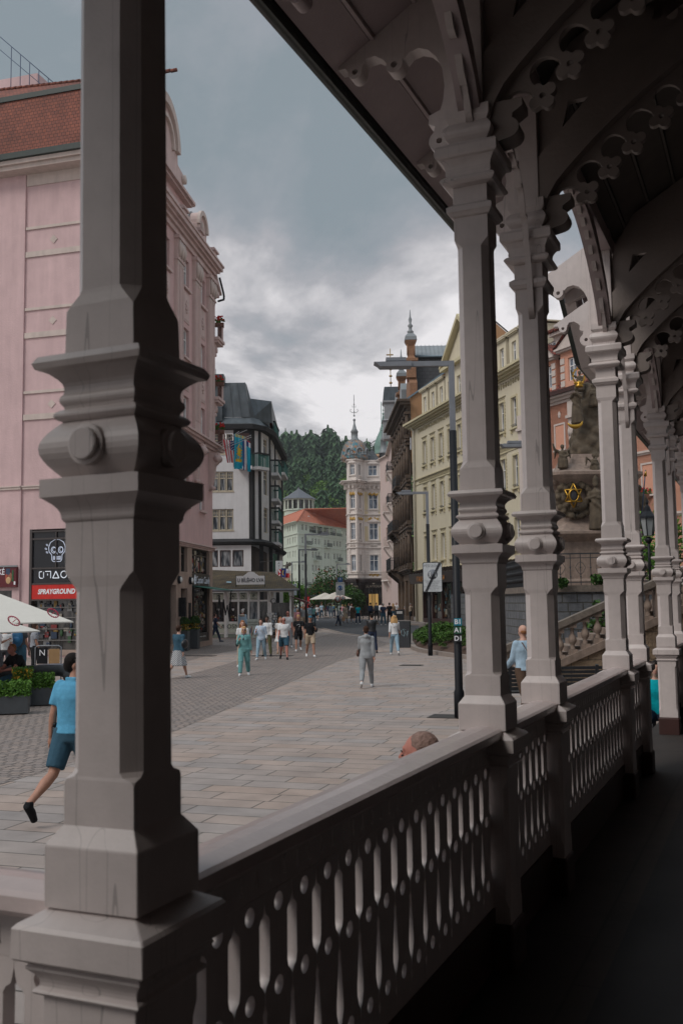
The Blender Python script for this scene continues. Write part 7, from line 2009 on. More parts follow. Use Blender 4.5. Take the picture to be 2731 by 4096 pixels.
# ============================================================ terrace wall, stair, railing
GST = brickmat('grey_stone_blocks', (.115, .118, .125), (.085, .09, .10), (.05, .048, .042), .44, .27, .018, rough=.95, bump=1.0, plane='xz', var=.3, vscale=5, bumpn=1.2, offset=.37, squash=1.3, sqf=3)
CAPS = mat('weathered_cap_stone', (.14, .115, .095), rough=.95, var=.3, bump=.5)
SST = mat('brown_sandstone_baluster', (.20, .15, .12), rough=.9, var=.25, scale=5, bump=.4, streak=.3)
ROUGH = brickmat('rough_tan_wall', (.21, .15, .095), (.17, .125, .085), (.09, .07, .05), .9, .7, .012, rough=1, bump=1.0, plane='xz', var=.3, vscale=4, bumpn=2.0)
tw_ = thing('terrace_wall', 'grey rough stone retaining wall of the monument terrace', 'wall', (0, 0, 0))
c1 = at(2150, 2400, 30.2); c0 = at(1985, 2400, 38.5)
W1 = Fac(tw_, (c1.x, 30.2), (16, 28.5)); W0 = Fac(tw_, (c0.x, 38.5), (c1.x, 30.2))
for F_ in (W1, W0):
    mb = F_.mb(); mb.add([(0,0,-.1), (F_.W,0,-.1), (F_.W,0,2.5), (0,0,2.5)], [(0,1,2,3)]); w_ = put('wall_face', None, None) if False else None
    me = MB(); me.add([(0,0,-.1), (F_.W,0,-.1), (F_.W,0,2.48), (0,0,2.48), (0,.6,-.1), (F_.W,.6,-.1), (F_.W,.6,2.48), (0,.6,2.48)], [(0,1,2,3), (4,5,6,7), (0,3,7,4), (1,2,6,5), (3,2,6,7)]); F_.put('stone_face', me.mesh('stone_face', GST), 0, 0)
    mb = F_.mb(); mb.box(-.05, F_.W, -.08, .7, 2.482, 2.68); mb.build('cap', CAPS, tw_)
structure(fl('terrace_ground', 0, 0, 0, 0, 0, 0, SLAB2)) if False else None
mb = MB(); mb.add([(c0.x, 38.6, 2.62), (c1.x, 30.4, 2.62), (16, 28.7, 2.62), (30, 30, 2.62), (26, 56, 2.62), (c0.x, 52, 2.62)], [(0,1,2,3,4,5)]); structure(mb.build('terrace_ground', SLAB2))
mb = MB(); mb.box(c0.x-.3, c0.x+.0, 38.6, 52, -.1, 2.6); mb.build('side_face', GST, tw_)
ir = thing('iron_railing', 'plain wrought iron railing with looped bars on the terrace wall', 'railing', (0, 0, 0))
mb = W1.mb(); mb.box(0, W1.W, .2, .24, 3.62, 3.66); mb.box(0, W1.W, .2, .24, 2.76, 2.79); mb.box(0, W1.W, .2, .24, 3.50, 3.52)
n = int(W1.W/.30)
for i in range(n):
    x = .3*i+.1; mb.box(x-.011, x+.011, .21, .232, 2.68, 3.62)
    for z_ in (2.95, 3.22): mb.ball((x, .22, z_), .028, 6, 5)
    if i % 2 == 0:
        for s_ in (-1, 1): mb.tube([(x, .22, 3.4), (x+s_*.08, .22, 3.34), (x+s_*.15, .22, 3.22), (x+s_*.08, .22, 3.08), (x, .22, 3.0)], .008, 4)
mb.build('bars', IRON, ir)
ir2 = thing('ornate_iron_railing', 'densely scrolled dark iron railing on the wall between the second and third column', 'railing', (0, 0, 0))
mb = W0.mb(); mb.box(0, W0.W, .2, .24, 3.62, 3.66)
for i in range(int(W0.W/.16)):
    x = .16*i+.05; mb.box(x-.012, x+.012, .21, .235, 2.68, 3.62)
    for z_ in (2.85, 3.1, 3.35): mb.tube([(x, .22, z_), (x+.07, .2, z_+.06), (x+.05, .18, z_+.14), (x-.01, .2, z_+.12)], .014, 4)
mb.build('bars', IRON, ir2)
st = thing('stone_stair', 'brown sandstone stair with balustrade rising to the monument terrace', 'stair', (0, 0, 0))
xs0, xs1 = 3.6, 9.6
def hz(x): return 1.68 + (x-5.57)*.42
def lz(x): return .72 + (x-5.57)*.42
YS = 26.0
mb = MB(); mb.prism([(xs0, hz(xs0)), (xs1, hz(xs1)), (xs1, hz(xs1)-.17), (xs0, hz(xs0)-.17)], YS-.17, YS+.17); mb.prism([(xs0, hz(xs0)-.171), (xs1, hz(xs1)-.171), (xs1, hz(xs1)-.24), (xs0, hz(xs0)-.24)], YS-.11, YS+.11); mb.build('handrail', CAPS, st)
mb = MB(); mb.prism([(xs0, lz(xs0)), (xs1, lz(xs1)), (xs1, lz(xs1)-.2), (xs0, lz(xs0)-.2)], YS-.2, YS+.2); mb.build('stringer', SST, st)
me = MB(); me.prism([(xs0, -.05), (xs0, lz(xs0)-.201), (xs1, lz(xs1)-.201), (xs1, -.05)], YS-.12, YS+.12); me.build('side_wall', ROUGH, st)
prb = [(.10, 0), (.10, .10), (.06, .12), (.07, .16), (.05, .19), (.06, .22), (.105, .30), (.11, .36), (.09, .43), (.05, .50), (.045, .60), (.06, .62), (.045, .65), (.085, .67), (.085, .74)]
mb = MB(); mb.lathe(prb[1:-1], 12); mb.box(-.11, .11, -.11, .11, -.06, .10); mb.box(-.10, .10, -.10, .10, .655, .80); BALM = mb.mesh('stone_baluster', SST)
x = 3.95
while x < 9.4:
    put('stone_baluster', BALM, st, (x, YS, lz(x)+.0)); x += .33
for i in range(16):
    mb = MB(); mb.box(3.8+.35*i, 4.15+.35*i, YS+.2, YS+2.3, -.05, .15+.148*i); structure(mb.build('stair_steps', SLAB2)) if i == -1 else mb.build('step', SST, st)
mb = MB()
for x_ in (8.3,): mb.box(x_-.2, x_+.2, YS-.22, YS+.22, lz(x_)-.6, hz(x_)+.15)
mb.build('newel', SST, st)
# lantern on the terrace
p = at(2602, 2400, 28); ln = thing('black_lantern', 'old black glazed lantern on an iron post between the right columns', 'lantern', (p.x, 28, 2.2)); ln.location.z = 2.2
mb = MB(); mb.tube([(0,0,.3), (0,0,1.75)], .04, 8); mb.lathe([(.05, 1.6), (.12, 1.7), (.05, 1.78)], 8); mb.build('post', BLACK, ln)
mb = MB(); mb.lathe([(.13, 1.82), (.21, 2.28), (.22, 2.3)], 6, smooth=False); mb.build('glass', mat('frosted_glass', (.25,.27,.27), rough=.3), ln)
mb = MB(); mb.lathe([(.26, 2.3), (.24, 2.36), (.12, 2.5), (.08, 2.62), (.03, 2.7), (.04, 2.75), (.01, 2.85)], 6, smooth=False)
for k in range(6): a = 2*PI*k/6; mb.bar((.14*math.cos(a), .14*math.sin(a), 1.82), (.22*math.cos(a), .22*math.sin(a), 2.3), .02, .02)
mb.build('cap', BLACK, ln)

# ============================================================ baroque monument
MST = mat('dark_monument_stone', (.080, .060, .040), rough=.95, var=.35, scale=4, bump=.5, bscale=14, streak=.3)
MPD = mat('pinkish_granite', (.21, .155, .125), rough=.85, var=.22, scale=9, bump=.2, streak=.2)
mo = thing('baroque_monument', 'baroque votive column with dark carved saints, clouds and gilded emblems', 'monument', (8.55, 34.6, 2.62))
mb = MB()
chprof(mb, [(1.75,.35,0),(1.75,.35,.25),(1.55,.35,.32),(1.5,.35,1.55),(1.75,.35,1.7),(1.85,.35,1.8),(1.85,.35,1.88),(1.5,.3,1.95),(1.38,.3,2.1),(1.25,.3,2.2),(1.18,.3,2.3),(1.16,.3,3.3),(1.22,.3,3.4),(1.3,.3,3.45),(1.5,.35,3.65),(1.62,.35,3.8),(1.62,.35,3.9),(1.3,.3,4.0),(.95,.25,4.25),(.85,.2,4.45),(.8,.2,4.6)])
mb.build('pedestal', MPD, mo)
mb = MB(); rr_ = random.Random(11)
for k in range(60):
    t = k/59; z = 4.4+2.6*t; r = .55*(1-t*.6); a = k*2.4
    mb.ball((r*math.cos(a)+.12+.25*t, r*math.sin(a), z), (.34-.12*t, .34-.12*t, .26), 9, 7)
mb.tube([(.15,0,4.3), (.35,0,7.0)], [.6, .3], 10)
mo_c = remesh(mb, .05, 'clouds', MST, 3); put('cloud_pillar', mo_c, mo)
def statue(name, x, y, z, h, ang=-1.57, arms='fold', mitre=False, seed=0, wings=False, extra=None, seated=False):
    r = random.Random(seed); mb = MB(); s = h/1.8; c, s_ = math.cos(ang), math.sin(ang)
    def w(f, sd, zz): return (f*c - sd*s_, f*s_ + sd*c, zz)
    sk = .62 if seated else 1
    mb.tube([w(0,0,0), w(.03,.02,.35), w(-.02,-.03,.8*sk), w(.02,.02,1.05*sk), w(0,0,1.32*sk), w(0,0,1.46*sk)], [.30, .27, .22, .19, .22, .09], 14)
    for k in range(9):
        a = 2*PI*k/9 + r.random()*.4; mb.tube([w(.24*math.cos(a), .24*math.sin(a), .02), w(.21*math.cos(a+.15), .21*math.sin(a+.15), .5), w(.14*math.cos(a+.4), .14*math.sin(a+.4), 1.0*sk)], [.06, .055, .03], 6)
    mb.tube([w(.1,.2,.5), w(.17,.12,.75*sk), w(.2,-.05,.9*sk), w(.1,-.2,1.1*sk)], [.05, .08, .07, .05], 7)
    zh = 1.62*sk + (.1 if seated else 0)
    mb.ball(w(.02,0,zh), (.105, .105, .13), 10, 8); mb.ball(w(.1,0,zh-.03), (.03,.03,.04), 6, 5); mb.tube([w(0,0,zh-.25), w(0,0,zh-.08)], .06, 8)
    mb.ball(w(-.03,0,zh+.03), (.12,.12,.12), 8, 6)
    if mitre: mb.tube([w(0,0,zh+.06), w(0,0,zh+.2), w(0,0,zh+.36)], [.11, .12, .02], 8)
    sh = 1.36*sk
    arms_ = {'fold': [((0,.2,sh), (.08,.27,sh-.28), (.2,.05,sh-.25)), ((0,-.2,sh), (.08,-.27,sh-.28), (.2,-.04,sh-.2))],
             'pray': [((0,.2,sh), (.12,.28,sh-.2), (.32,.08,sh-.02)), ((0,-.2,sh), (.12,-.25,sh-.2), (.32,-.02,sh))],
             'raise': [((0,.2,sh), (.1,.3,sh-.25), (.2,.1,sh-.3)), ((0,-.2,sh), (.1,-.42,sh+.12), (.15,-.5,sh+.42))]}[arms]
    for a in arms_: mb.tube([w(*p) for p in a], [.085, .075, .05], 8); mb.ball(w(*a[2]), .055, 6, 5)
    if wings:
        for k in (-1, 1): mb.tube([w(-.12, .1*k, sh-.1), w(-.25, .35*k, sh+.15), w(-.28, .42*k, sh-.35)], [.08, .12, .03], 7)
    if extra: extra(mb, w)
    mb.ball(w(0,0,-.02), (.32,.32,.1), 8, 5)
    me = remesh(mb, .03, name, MST, 2); me.transform(Matrix.Scale(s, 4))
    return put(name, me, mo, (x, y, z))
def mloc(px, py, Yd): p = at(px, py, Yd); return p.x-mo.location.x, p.y-mo.location.y, p.z-mo.location.z
x, y, z = mloc(2308, 1690, 33.9); statue('praying_statue', x, y, z, 1.32, R_(-125), 'pray', seed=1)
x, y, z = mloc(2318, 1560, 34.3); statue('upper_statue', x, y, z, 1.0, R_(-110), 'raise', seed=2, seated=True)
x, y, z = mloc(2372, 1620, 34.0); statue('upper_statue', x, y, z, 1.1, R_(-60), 'fold', seed=3, seated=True)
x, y, z = mloc(2250, 1868, 33.4); statue('angel_statue', x, y, z, 1.12, R_(-100), 'raise', seed=4, wings=True, seated=True)
x, y, z = mloc(2376, 1895, 33.3); statue('angel_statue', x, y, z, 1.0, R_(-60), 'fold', seed=5, wings=True, seated=True)
x, y, z = mloc(2386, 2112, 33.0); statue('bishop_statue', x, y, z, 1.62, R_(-100), 'fold', True, seed=6)
x, y, z = mloc(2226, 2130, 34.6); statue('side_statue', x, y, z, 1.6, R_(-150), 'fold', seed=7)
x, y, z = mloc(2560, 2130, 34.2); statue('spear_statue', x, y, z, 1.7, R_(-60), 'raise', seed=8)
mb = MB(); a = mloc(2562, 2085, 33.9); b_ = mloc(2580, 1880, 33.9); mb.tube([a, b_], .02, 6); mb.build('spear', mat('blue_spear', (.03,.06,.12)), mo)
a = mloc(2579, 1905, 33.9); b_ = mloc(2582, 1878, 33.9); mb = MB(); mb.tube([a, b_], [.06, .01], 6); mb.build('spear_tip', GOLD, mo)
# gilded emblems
cx_, cy_, cz_ = mloc(2313, 1505, 33.55); mb = MB(); n = 14
mb.tube([(cx_+.19*math.cos(2*PI*i/24), cy_, cz_+.26*math.sin(2*PI*i/24)) for i in range(25)], .018, 5)
for k in range(n):
    a = 2*PI*k/n; c_ = (cx_+.20*math.cos(a), cz_+.27*math.sin(a)); mb.prism([(c_[0]+(.055 if i % 2 == 0 else .022)*math.cos(2*PI*i/10), c_[1]+(.055 if i % 2 == 0 else .022)*math.sin(2*PI*i/10)) for i in range(10)], cy_-.02, cy_+.02)
mb.build('star_ring', GOLD, mo)
mb = MB(); mb.lathe([(.12, 0), (.15, .04), (.12, .06), (.15, .12), (.05, .22)], 10, 0, (cx_, cy_, cz_-.38))
for k in range(8): a = 2*PI*k/8; mb.ball((cx_+.15*math.cos(a), cy_+.15*math.sin(a), cz_-.24), .03, 6, 5)
mb.build('crown', GOLD, mo)
cx_, cy_, cz_ = mloc(2298, 1702, 33.5); mb = MB(); mb.tube([(cx_+.26*math.cos(R_(200+160*i/10)), cy_, cz_+.16+.2*math.sin(R_(200+160*i/10))) for i in range(11)], [.01, .035, .055, .07, .08, .08, .075, .06, .045, .03, .01], 7); mb.build('crescent', GOLD, mo)
cx_, cy_, cz_ = mloc(2292, 1982, 32.95); mb = MB()
def tri_bar(sgn):
    pt = [(cx_+.32*math.cos(R_(90*sgn+120*k)), cz_+.40*math.sin(R_(90*sgn+120*k))) for k in range(4)]
    for a, b in zip(pt, pt[1:]): mb.tube([(a[0], cy_-.03*sgn, a[1]), (b[0], cy_-.03*sgn, b[1])], .03, 4)
tri_bar(1); tri_bar(-1); mb.tube([(cx_+.15*math.cos(2*PI*i/20), cy_-.06, cz_+.20*math.sin(2*PI*i/20)) for i in range(21)], .025, 5); mb.build('six_pointed_star', GOLD, mo)
mb = MB(); mb.ball((cx_, cy_-.02, cz_), (.14, .03, .19), 12, 8); mb.build('dark_oval', cmat('dark_oval', (.02,.02,.025)), mo)
mb = MB()
for k in range(46):
    a = 2*PI*k/46; rr = .50+.12*math.sin(k*3.1); mb.ball((cx_+.14+rr*math.cos(a), cy_+.36-.05*math.sin(k*5), cz_-.03+rr*1.05*math.sin(a)), (.12, .12, .11), 7, 6)
for k in range(5): a = 1.3*k; mb.ball((cx_+.3+.3*math.cos(a), cy_+.27, cz_+.35*math.sin(a)), (.10, .1, .12), 8, 6)
put('cherub_wreath', remesh(mb, .03, 'cherub_wreath', MST, 2), mo)
mb = MB(); a = mloc(2216, 1925, 33.6); mb.tube([(a[0]-.1, a[1]-.3, a[2]), (a[0]-.1, a[1]+.3, a[2])], .16, 12); mb.build('volute', MPD, mo)
# benches
def bench(label, X, Yd, rot, w=1.8):
    o = thing('park_bench', label, 'bench', (X, Yd, 0), rot, 'dark slatted benches on the square')
    for k in range(4):
        pass
    mb = MB()
    for k in range(5): mb.box(-w/2, w/2, -.22+.09*k, -.15+.09*k, .43, .46)
    mb.build('seat', BLKS, o)
    mb = MB()
    for k in range(6): mb.box(-w/2, w/2, .24+.012*k, .265+.012*k, .50+.078*k, .56+.078*k)
    mb.build('backrest', BLKS, o)
    for x_ in (-w/2+.1, w/2-.1):
        mb = MB(); mb.box(x_-.03, x_+.03, -.2, .25, 0, .42); mb.bar((x_, .2, .4), (x_, .32, .98), .06, .05); mb.build('leg', IRON, o)
    return o
BLKS = mat('black_slats', (.018, .02, .024), rough=.45, var=.1)
bench('black slatted bench in front of the tan stair wall', 4.10, 20.0, PI, 1.9)
bench('black slatted bench beyond the fifth column', 5.25, 15.6, R_(200), 1.7)
# ============================================================ café terrace on the left
UMB = mat('umbrella_canvas', (.58, .55, .50), rough=.9, var=.03)
def cafe_umbrella(label, corner, centre, R, zr, zt):
    X, Yd = centre; a = math.atan2(corner[1]-Yd, corner[0]-X) - PI/4
    o, c = parasol(label, X, Yd, 0, R/1.4142, zr, zt, UMB, a, group='large pale café umbrellas on the left')
    return o, c
u1 = at(295, 2486, 24.0); u2 = at(162, 2523, 23.0)
o, c = cafe_umbrella('rear pale umbrella whose tip points at the red shop sign', (u1.x, u1.y), (u1.x-4.0, 24.8), 4.08, u1.z, u1.z+1.45)
o2, c2 = cafe_umbrella('front pale umbrella with its corner over the seated couple', (u2.x, u2.y), (u2.x-3.7, 22.4), 3.75, u2.z, u2.z+1.2)
def logo(root, Rr, zr, zt, fx, side):
    """round red mark printed on the canopy slope"""
    mb = MB(); n = 22
    return mb
for (px, py, Yd, par) in ((222, 2452, 23.45, o), (68, 2483, 22.0, o2)):
    p = at(px, py, Yd); mb = MB()
    mb.tube([(.13*math.cos(2*PI*i/22), -.02, .09*math.sin(2*PI*i/22)-.05*math.cos(2*PI*i/22)) for i in range(23)], .012, 4)
    for k in range(14): a = 2*PI*k/14; mb.ball((.105*math.cos(a), -.03, .072*math.sin(a)-.04*math.cos(a)), (.012, .004, .012), 5, 4)
    mb.bar((-.03, -.02, -.03), (.04, -.02, .03), .01, .015)
    e = mb.build('printed_mark', cmat('crimson_print', (.35,.02,.06)), par); e.matrix_parent_inverse = par.matrix_world.inverted() if False else Matrix.Identity(4)
    e.matrix_world = Matrix.Identity(4)
    inv = (Matrix.Translation(par.location) @ Matrix.Rotation(par.rotation_euler.z, 4, 'Z')).inverted()
    e.matrix_basis = inv @ Matrix.Translation(p + Vector((0, -.16, 0)))
PLG = mat('anthracite_planter', (.05, .056, .062), rough=.6, var=.1)
YFL = cmat('yellow_petals', (.6, .32, .01))
def planter(label, px, py, w, h, d, rot, nleaf, topf, yellow=0, tall=False, ball=0):
    X, Yd, z = at_ground(px, py); o = thing('planter', label, 'planter', (X, Yd+d/2, z), rot, 'dark planters on the square')
    mb = MB(); mb.box(-w/2, w/2, -d/2, -d/2+.03, 0.03, h); mb.box(-w/2, w/2, d/2-.03, d/2, 0.03, h); mb.box(-w/2, -w/2+.03, -d/2+.03, d/2-.03, .03, h); mb.box(w/2-.03, w/2, -d/2+.03, d/2-.03, .03, h)
    mb.box(-w/2+.03, w/2-.03, -d/2+.03, d/2-.03, .1, h-.06); mb.build('box', PLG, o)
    qs = []; ms = []
    for _ in range(nleaf):
        if ball and rs_.rand() < .8:
            v = rs_.randn(3); v /= np.linalg.norm(v); p = v*ball*(.75+.3*rs_.rand()) + np.array([0, 0, h+.12+ball])
        else: p = np.array([rs_.uniform(-w/2, w/2)*1.05, rs_.uniform(-d/2, d/2)*1.1, h-.02 + topf*rs_.rand()**1.2*(.7+.4*math.sin(rs_.rand()*9))])
        a = rs_.randn(3); a /= np.linalg.norm(a); b = np.cross(a, rs_.randn(3)); b /= np.linalg.norm(b); s = .022+.022*rs_.rand()
        y_ = yellow and p[2] > h+topf*.25 and p[2] < h + .3 and rs_.rand() < yellow
        if y_: s *= .8
        qs.append([p-a*s, p-b*s*.6, p+a*s, p+b*s*.6]); ms.append(1 if y_ else 0)
    put('plants', quads_mesh('plants', np.array(qs), [TL if not ball else TD, YFL], np.array(ms)), o)
    if ball: mb = MB(); mb.tube([(0,0,h-.1), (0,0,h+.2)], .02, 6); mb.build('stem', BARK, o)
    return o
planter('tall black planter with clipped ball and yellow flowers nearer the striped skirt', 735, 2605, .42, .98, .42, R_(-8), 2200, .18, .5, ball=.26)
planter('tall black planter with clipped ball beside the shop window', 777, 2597, .42, .98, .42, R_(-8), 2200, .16, .5, ball=.27)
planter('low grey planter with leafy plants at the left frame edge', 8, 2862, .95, .40, .45, R_(12), 2600, .30)
planter('grey planter full of yellow and violet flowers with a ribbon', 78, 2830, .42, .55, .42, R_(12), 2000, .34, .35)
planter('long grey planter with fresh green plants before the man in black', 138, 2826, .72, .42, .42, R_(12), 3000, .32)
X, Yd, z = at_ground(72, 2850); mb = MB()
mb.tube([(0,0,.62), (.01,-.02,.4), (-.02,-.02,.18)], [.03, .04, .05], 6, ry=.25); mb.tube([(0,0,.62), (.06,-.02,.45), (.05,-.02,.25)], [.02, .03, .04], 6, ry=.25); mb.ball((.0, -.02, .62), (.06, .03, .04), 8, 5)
tag(mb.build('ribbon_bow', cmat('pale_green_ribbon', (.35, .42, .22)), None, (X, Yd, z)), 'pale green ribbon bow tied to the flower planter', 'ribbon')
SOFA = mat('grey_sofa', (.075, .078, .082), rough=.9, bump=.3, bscale=50)
X, Yd, z = at_ground(150, 2790)
so = thing('outdoor_sofa', 'grey outdoor sofa behind the planters', 'sofa', (-8.15, 24.0, 0), R_(10))
mb = MB(); mb.box(-1.4, 1.45, -.35, .4, .15, .42); mb.build('seat', SOFA, so)
mb = MB(); mb.tube([(-1.4, .45, .68), (0, .48, .68), (1.3, .45, .68), (1.55, .2, .62), (1.62, -.2, .55)], .13, 10, ry=1.4); mb.build('backrest', SOFA, so)
mb = MB(); mb.tube([(-1.4, .5, .8), (1.3, .5, .8), (1.62, .2, .72), (1.7, -.3, .6), (1.65, -.35, 0)], .03, 8); mb.build('frame', GREYMET, so)
tb = thing('cafe_table', 'small round grey café table behind the sofa', 'table', (-7.6, 26.3, 0)); mb = MB(); mb.tube([(0,0,.72), (0,0,.75)], .38, 20); mb.build('tabletop', GREYMET, tb); mb = MB(); mb.tube([(0,0,0), (0,0,.72)], .03, 8); mb.tube([(0,0,0), (0,0,.03)], .22, 14); mb.build('leg', GREYMET, tb)
X, Yd, z = at_ground(170, 2700)
ms_ = thing('menu_stand', 'framed café menu stand with a big letter N', 'sign board', (-9.2, 31.0, 0)); mb = MB(); mb.tube([(-.3,0,0), (-.3,0,1.0), (-.22,0,1.05), (.42,0,1.05), (.5,0,1.0), (.5,0,0)], .02, 6); mb.build('frame', GREYMET, ms_); mb = MB(); mb.box(-.25, .08, -.01, .01, .5, 1.0, 0); mb.box(.12, .45, -.01, .01, .45, .95, 1); mb.build('panels', [BLACK, cmat('kraft_panel', (.3,.18,.08))], ms_); writing(ms_, 'N', .26, WR, (-.08, -.02, .83))
# ============================================================ people
def joints(pose):
    lean = R_(pose.get('lean', 2)); J = {}
    J['hip'] = Vector((0, 0, .95))
    sit = pose.get('sit', False)
    def up(x, z, y=0):      # a point of the trunk, leaned forward about the hips
        dz = z - .95; return Vector((x, y + math.sin(lean)*dz, .95 + math.cos(lean)*dz))
    J['up'] = up
    for sd, s in (('L', -1), ('R', 1)):
        a, k = [R_(v) for v in pose['leg'+sd]]; sp = R_(pose.get('spread', 3))
        h = Vector((s*.095, 0, .92)); d = lambda t: Vector((s*math.sin(sp), math.sin(t), -math.cos(t))).normalized()
        kn = h + d(a)*.43; an = kn + d(a-k)*.42
        J['h'+sd], J['k'+sd], J['a'+sd] = h, kn, an
        pt = R_(pose.get('toe'+sd, 0)); J['t'+sd] = an + Vector((s*.02, math.cos(pt)*.17, -.045 - math.sin(pt)*.14)); J['e'+sd] = an + Vector((0, -.055*math.cos(pt), -.05+.05*math.sin(pt)))
        b, c, e = [R_(v) for v in pose['arm'+sd]]; inw = R_(pose.get('in'+sd, 0))
        sh = up(s*.165, 1.405); el = sh + Vector((s*math.sin(c), math.sin(b)*math.cos(c), -math.cos(b)*math.cos(c)))*.285
        w = el + Vector((s*math.sin(c-inw)*(1 if not inw else 1), math.sin(b+e)*math.cos(c), -math.cos(b+e)*math.cos(c))).normalized()*.25
        J['s'+sd], J['l'+sd], J['w'+sd] = sh, el, w
    lo = min(J['aL'].z, J['aR'].z) if not sit else pose.get('floor', -.0)
    J['dz'] = .082 - lo if not sit else .47 + .08 - .90
    return J
def trunk_rings(J, f, g=0.0, z0=.84, z1=1.50, top=True):
    up = J['up']; rows = [(.84,.150,.105),(.93,.172 if f else .165,.122),(1.02,.150,.108),(1.11,.128 if f else .148,.098),(1.20,.140 if f else .158,.108),(1.30,.155 if f else .178,.122 if f else .118),(1.38,.150 if f else .178,.105),(1.435,.135 if f else .155,.08),(1.47,.07,.062),(1.50,.055,.055)]
    return [(up(0, z), a+g, b+g) for z, a, b in rows if z0-.001 <= z <= z1+.001]
def loft_e(mb, rings, n=18, m=0):
    vs = []; fs = []
    for c, a, b in rings:
        for k in range(n):
            t = 2*PI*k/n; vs.append((c.x+a*math.cos(t), c.y+b*math.sin(t), c.z))
    for i in range(len(rings)-1):
        for k in range(n): fs.append((i*n+k, i*n+(k+1) % n, (i+1)*n+(k+1) % n, (i+1)*n+k))
    fs.append(tuple(range(n-1, -1, -1))); fs.append(tuple((len(rings)-1)*n+k for k in range(n)))
    mb.add(vs, fs, m, True)
def shift(me, J, s): me.transform(Matrix.Scale(s, 4) @ Matrix.Translation((0, 0, J['dz'])))
EYEM = cmat('eye', (.02,.015,.012)); LIPM = cmat('lips', (.35,.10,.09))
_pc = {}
def body_mesh(pose, pk_, f, vox, fat=1.0):
    key = ('body', pk_, f, vox, fat)
    if key in _pc: return _pc[key]
    J = joints(pose); up = J['up']; mb = MB()
    loft_e(mb, [(c, a*fat, b*fat) for c, a, b in trunk_rings(J, f)])
    hx = pose.get('head', (0, 0)); hy, hp = R_(hx[0]), R_(hx[1])
    hc = up(0, 1.63) ; hc.y += .015
    mb.tube([up(0, 1.44), up(0, 1.50, .005), hc - Vector((0, 0, .07))], [.062, .054, .052], 12)
    def hd(x, y, z):
        y2 = y*math.cos(hp) - z*math.sin(hp); z2 = y*math.sin(hp) + z*math.cos(hp)
        return hc + Vector((x*math.cos(hy)+y2*math.sin(hy), -x*math.sin(hy)+y2*math.cos(hy), z2))
    H = MB()
    H.ball((0, -.012, .025), (.076, .094, .092), 16, 12); H.ball((0, .022, -.035), (.060, .066, .075), 14, 10); H.ball((0, .055, -.085), (.030, .026, .026), 8, 6)
    H.tube([(0, .085, .02), (0, .108, -.022), (0, .098, -.035)], [.009, .016, .011], 7)
    H.ball((0, .07, .035), (.05, .022, .016), 10, 6); H.ball((0, .082, -.058), (.024, .014, .011), 8, 6)
    for s in (-1, 1): H.ball((s*.078, -.005, -.008), (.010, .020, .030), 8, 6); H.ball((s*.034, .068, -.022), (.022, .018, .018), 8, 6)
    n0 = len(mb.v); mb.v += [tuple(hd(*p)) for p in H.v]; mb.f += [tuple(i+n0 for i in q) for q in H.f]; mb.m += H.m; mb.sm += H.sm
    for sd, s in (('L', -1), ('R', 1)):
        h, kn, an = J['h'+sd], J['k'+sd], J['a'+sd]
        mid = (h+kn)/2; calf = kn + (an-kn)*.32 + Vector((0, -.012, 0))
        mb.tube([h + Vector((0, 0, .05)), h, mid, kn], [.085*fat, .092*fat, .075*fat, .055], 12); mb.tube([kn, calf, kn+(an-kn)*.7, an], [.054, .060, .042, .037], 12); mb.ball(kn, .056, 10, 7)
        mb.ball(an, .04, 8, 6); mb.tube([J['e'+sd], an + (J['t'+sd]-an)*.5 + Vector((0, 0, -.015)), J['t'+sd]], [.036, .038, .026], 9)
        sh, el, w = J['s'+sd], J['l'+sd], J['w'+sd]
        mb.ball(sh, .056*fat, 10, 7); mb.tube([sh, (sh+el)/2, el], [.056*fat, .048*fat, .040], 10); mb.ball(el, .041, 8, 6); mb.tube([el, el+(w-el)*.35, w], [.041, .042, .027], 10)
        d = (w-el).normalized(); mb.tube([w, w+d*.045, w+d*.085], [.027, .038, .034], 9, ry=.5)
    me = remesh(mb, vox, 'person_body', [PAINT], 3)
    # fingers, thumb, eyes and lips
    mb = MB()
    for sd, s in (('L', -1), ('R', 1)):
        el, w = J['l'+sd], J['w'+sd]; d = (w-el).normalized(); side = Vector((0, 1, 0)); side = (side - d*side.dot(d)); side = side.normalized() if side.length > .2 else Vector((0, 0, 1)).cross(d).normalized()
        inn = d.cross(side).normalized() * (1 if (d.cross(side)).x*s < 0 else -1)
        for k in range(4):
            o = w + d*.078 + side*(.024-.016*k); L = (.062, .072, .068, .052)[k]
            mb.tube([o, o+d*L*.45+inn*.004, o+d*L*.8+inn*.018, o+d*L*.95+inn*.034], [.0085, .008, .0072, .005], 6)
        o = w + d*.03 + side*.022; mb.tube([o, o+side*.024+d*.025, o+side*.03+d*.055+inn*.012], [.011, .009, .006], 6)
    for s in (-1, 1): p = hd(s*.033, .0835, -.004); mb.ball(p, (.012, .006, .006), 8, 5, 1)
    for s in (-1, 1): mb.tube([hd(s*.018, .092, .018), hd(s*.035, .091, .022), hd(s*.05, .078, .016)], .0035, 5, 1)
    mb.tube([hd(-.02, .092, -.06), hd(0, .098, -.058), hd(.02, .092, -.06)], [.003, .006, .003], 5, 2)
    join_meshes(me, mb, [PAINT, EYEM, LIPM])
    _pc[key] = (me, J, hd); return _pc[key]
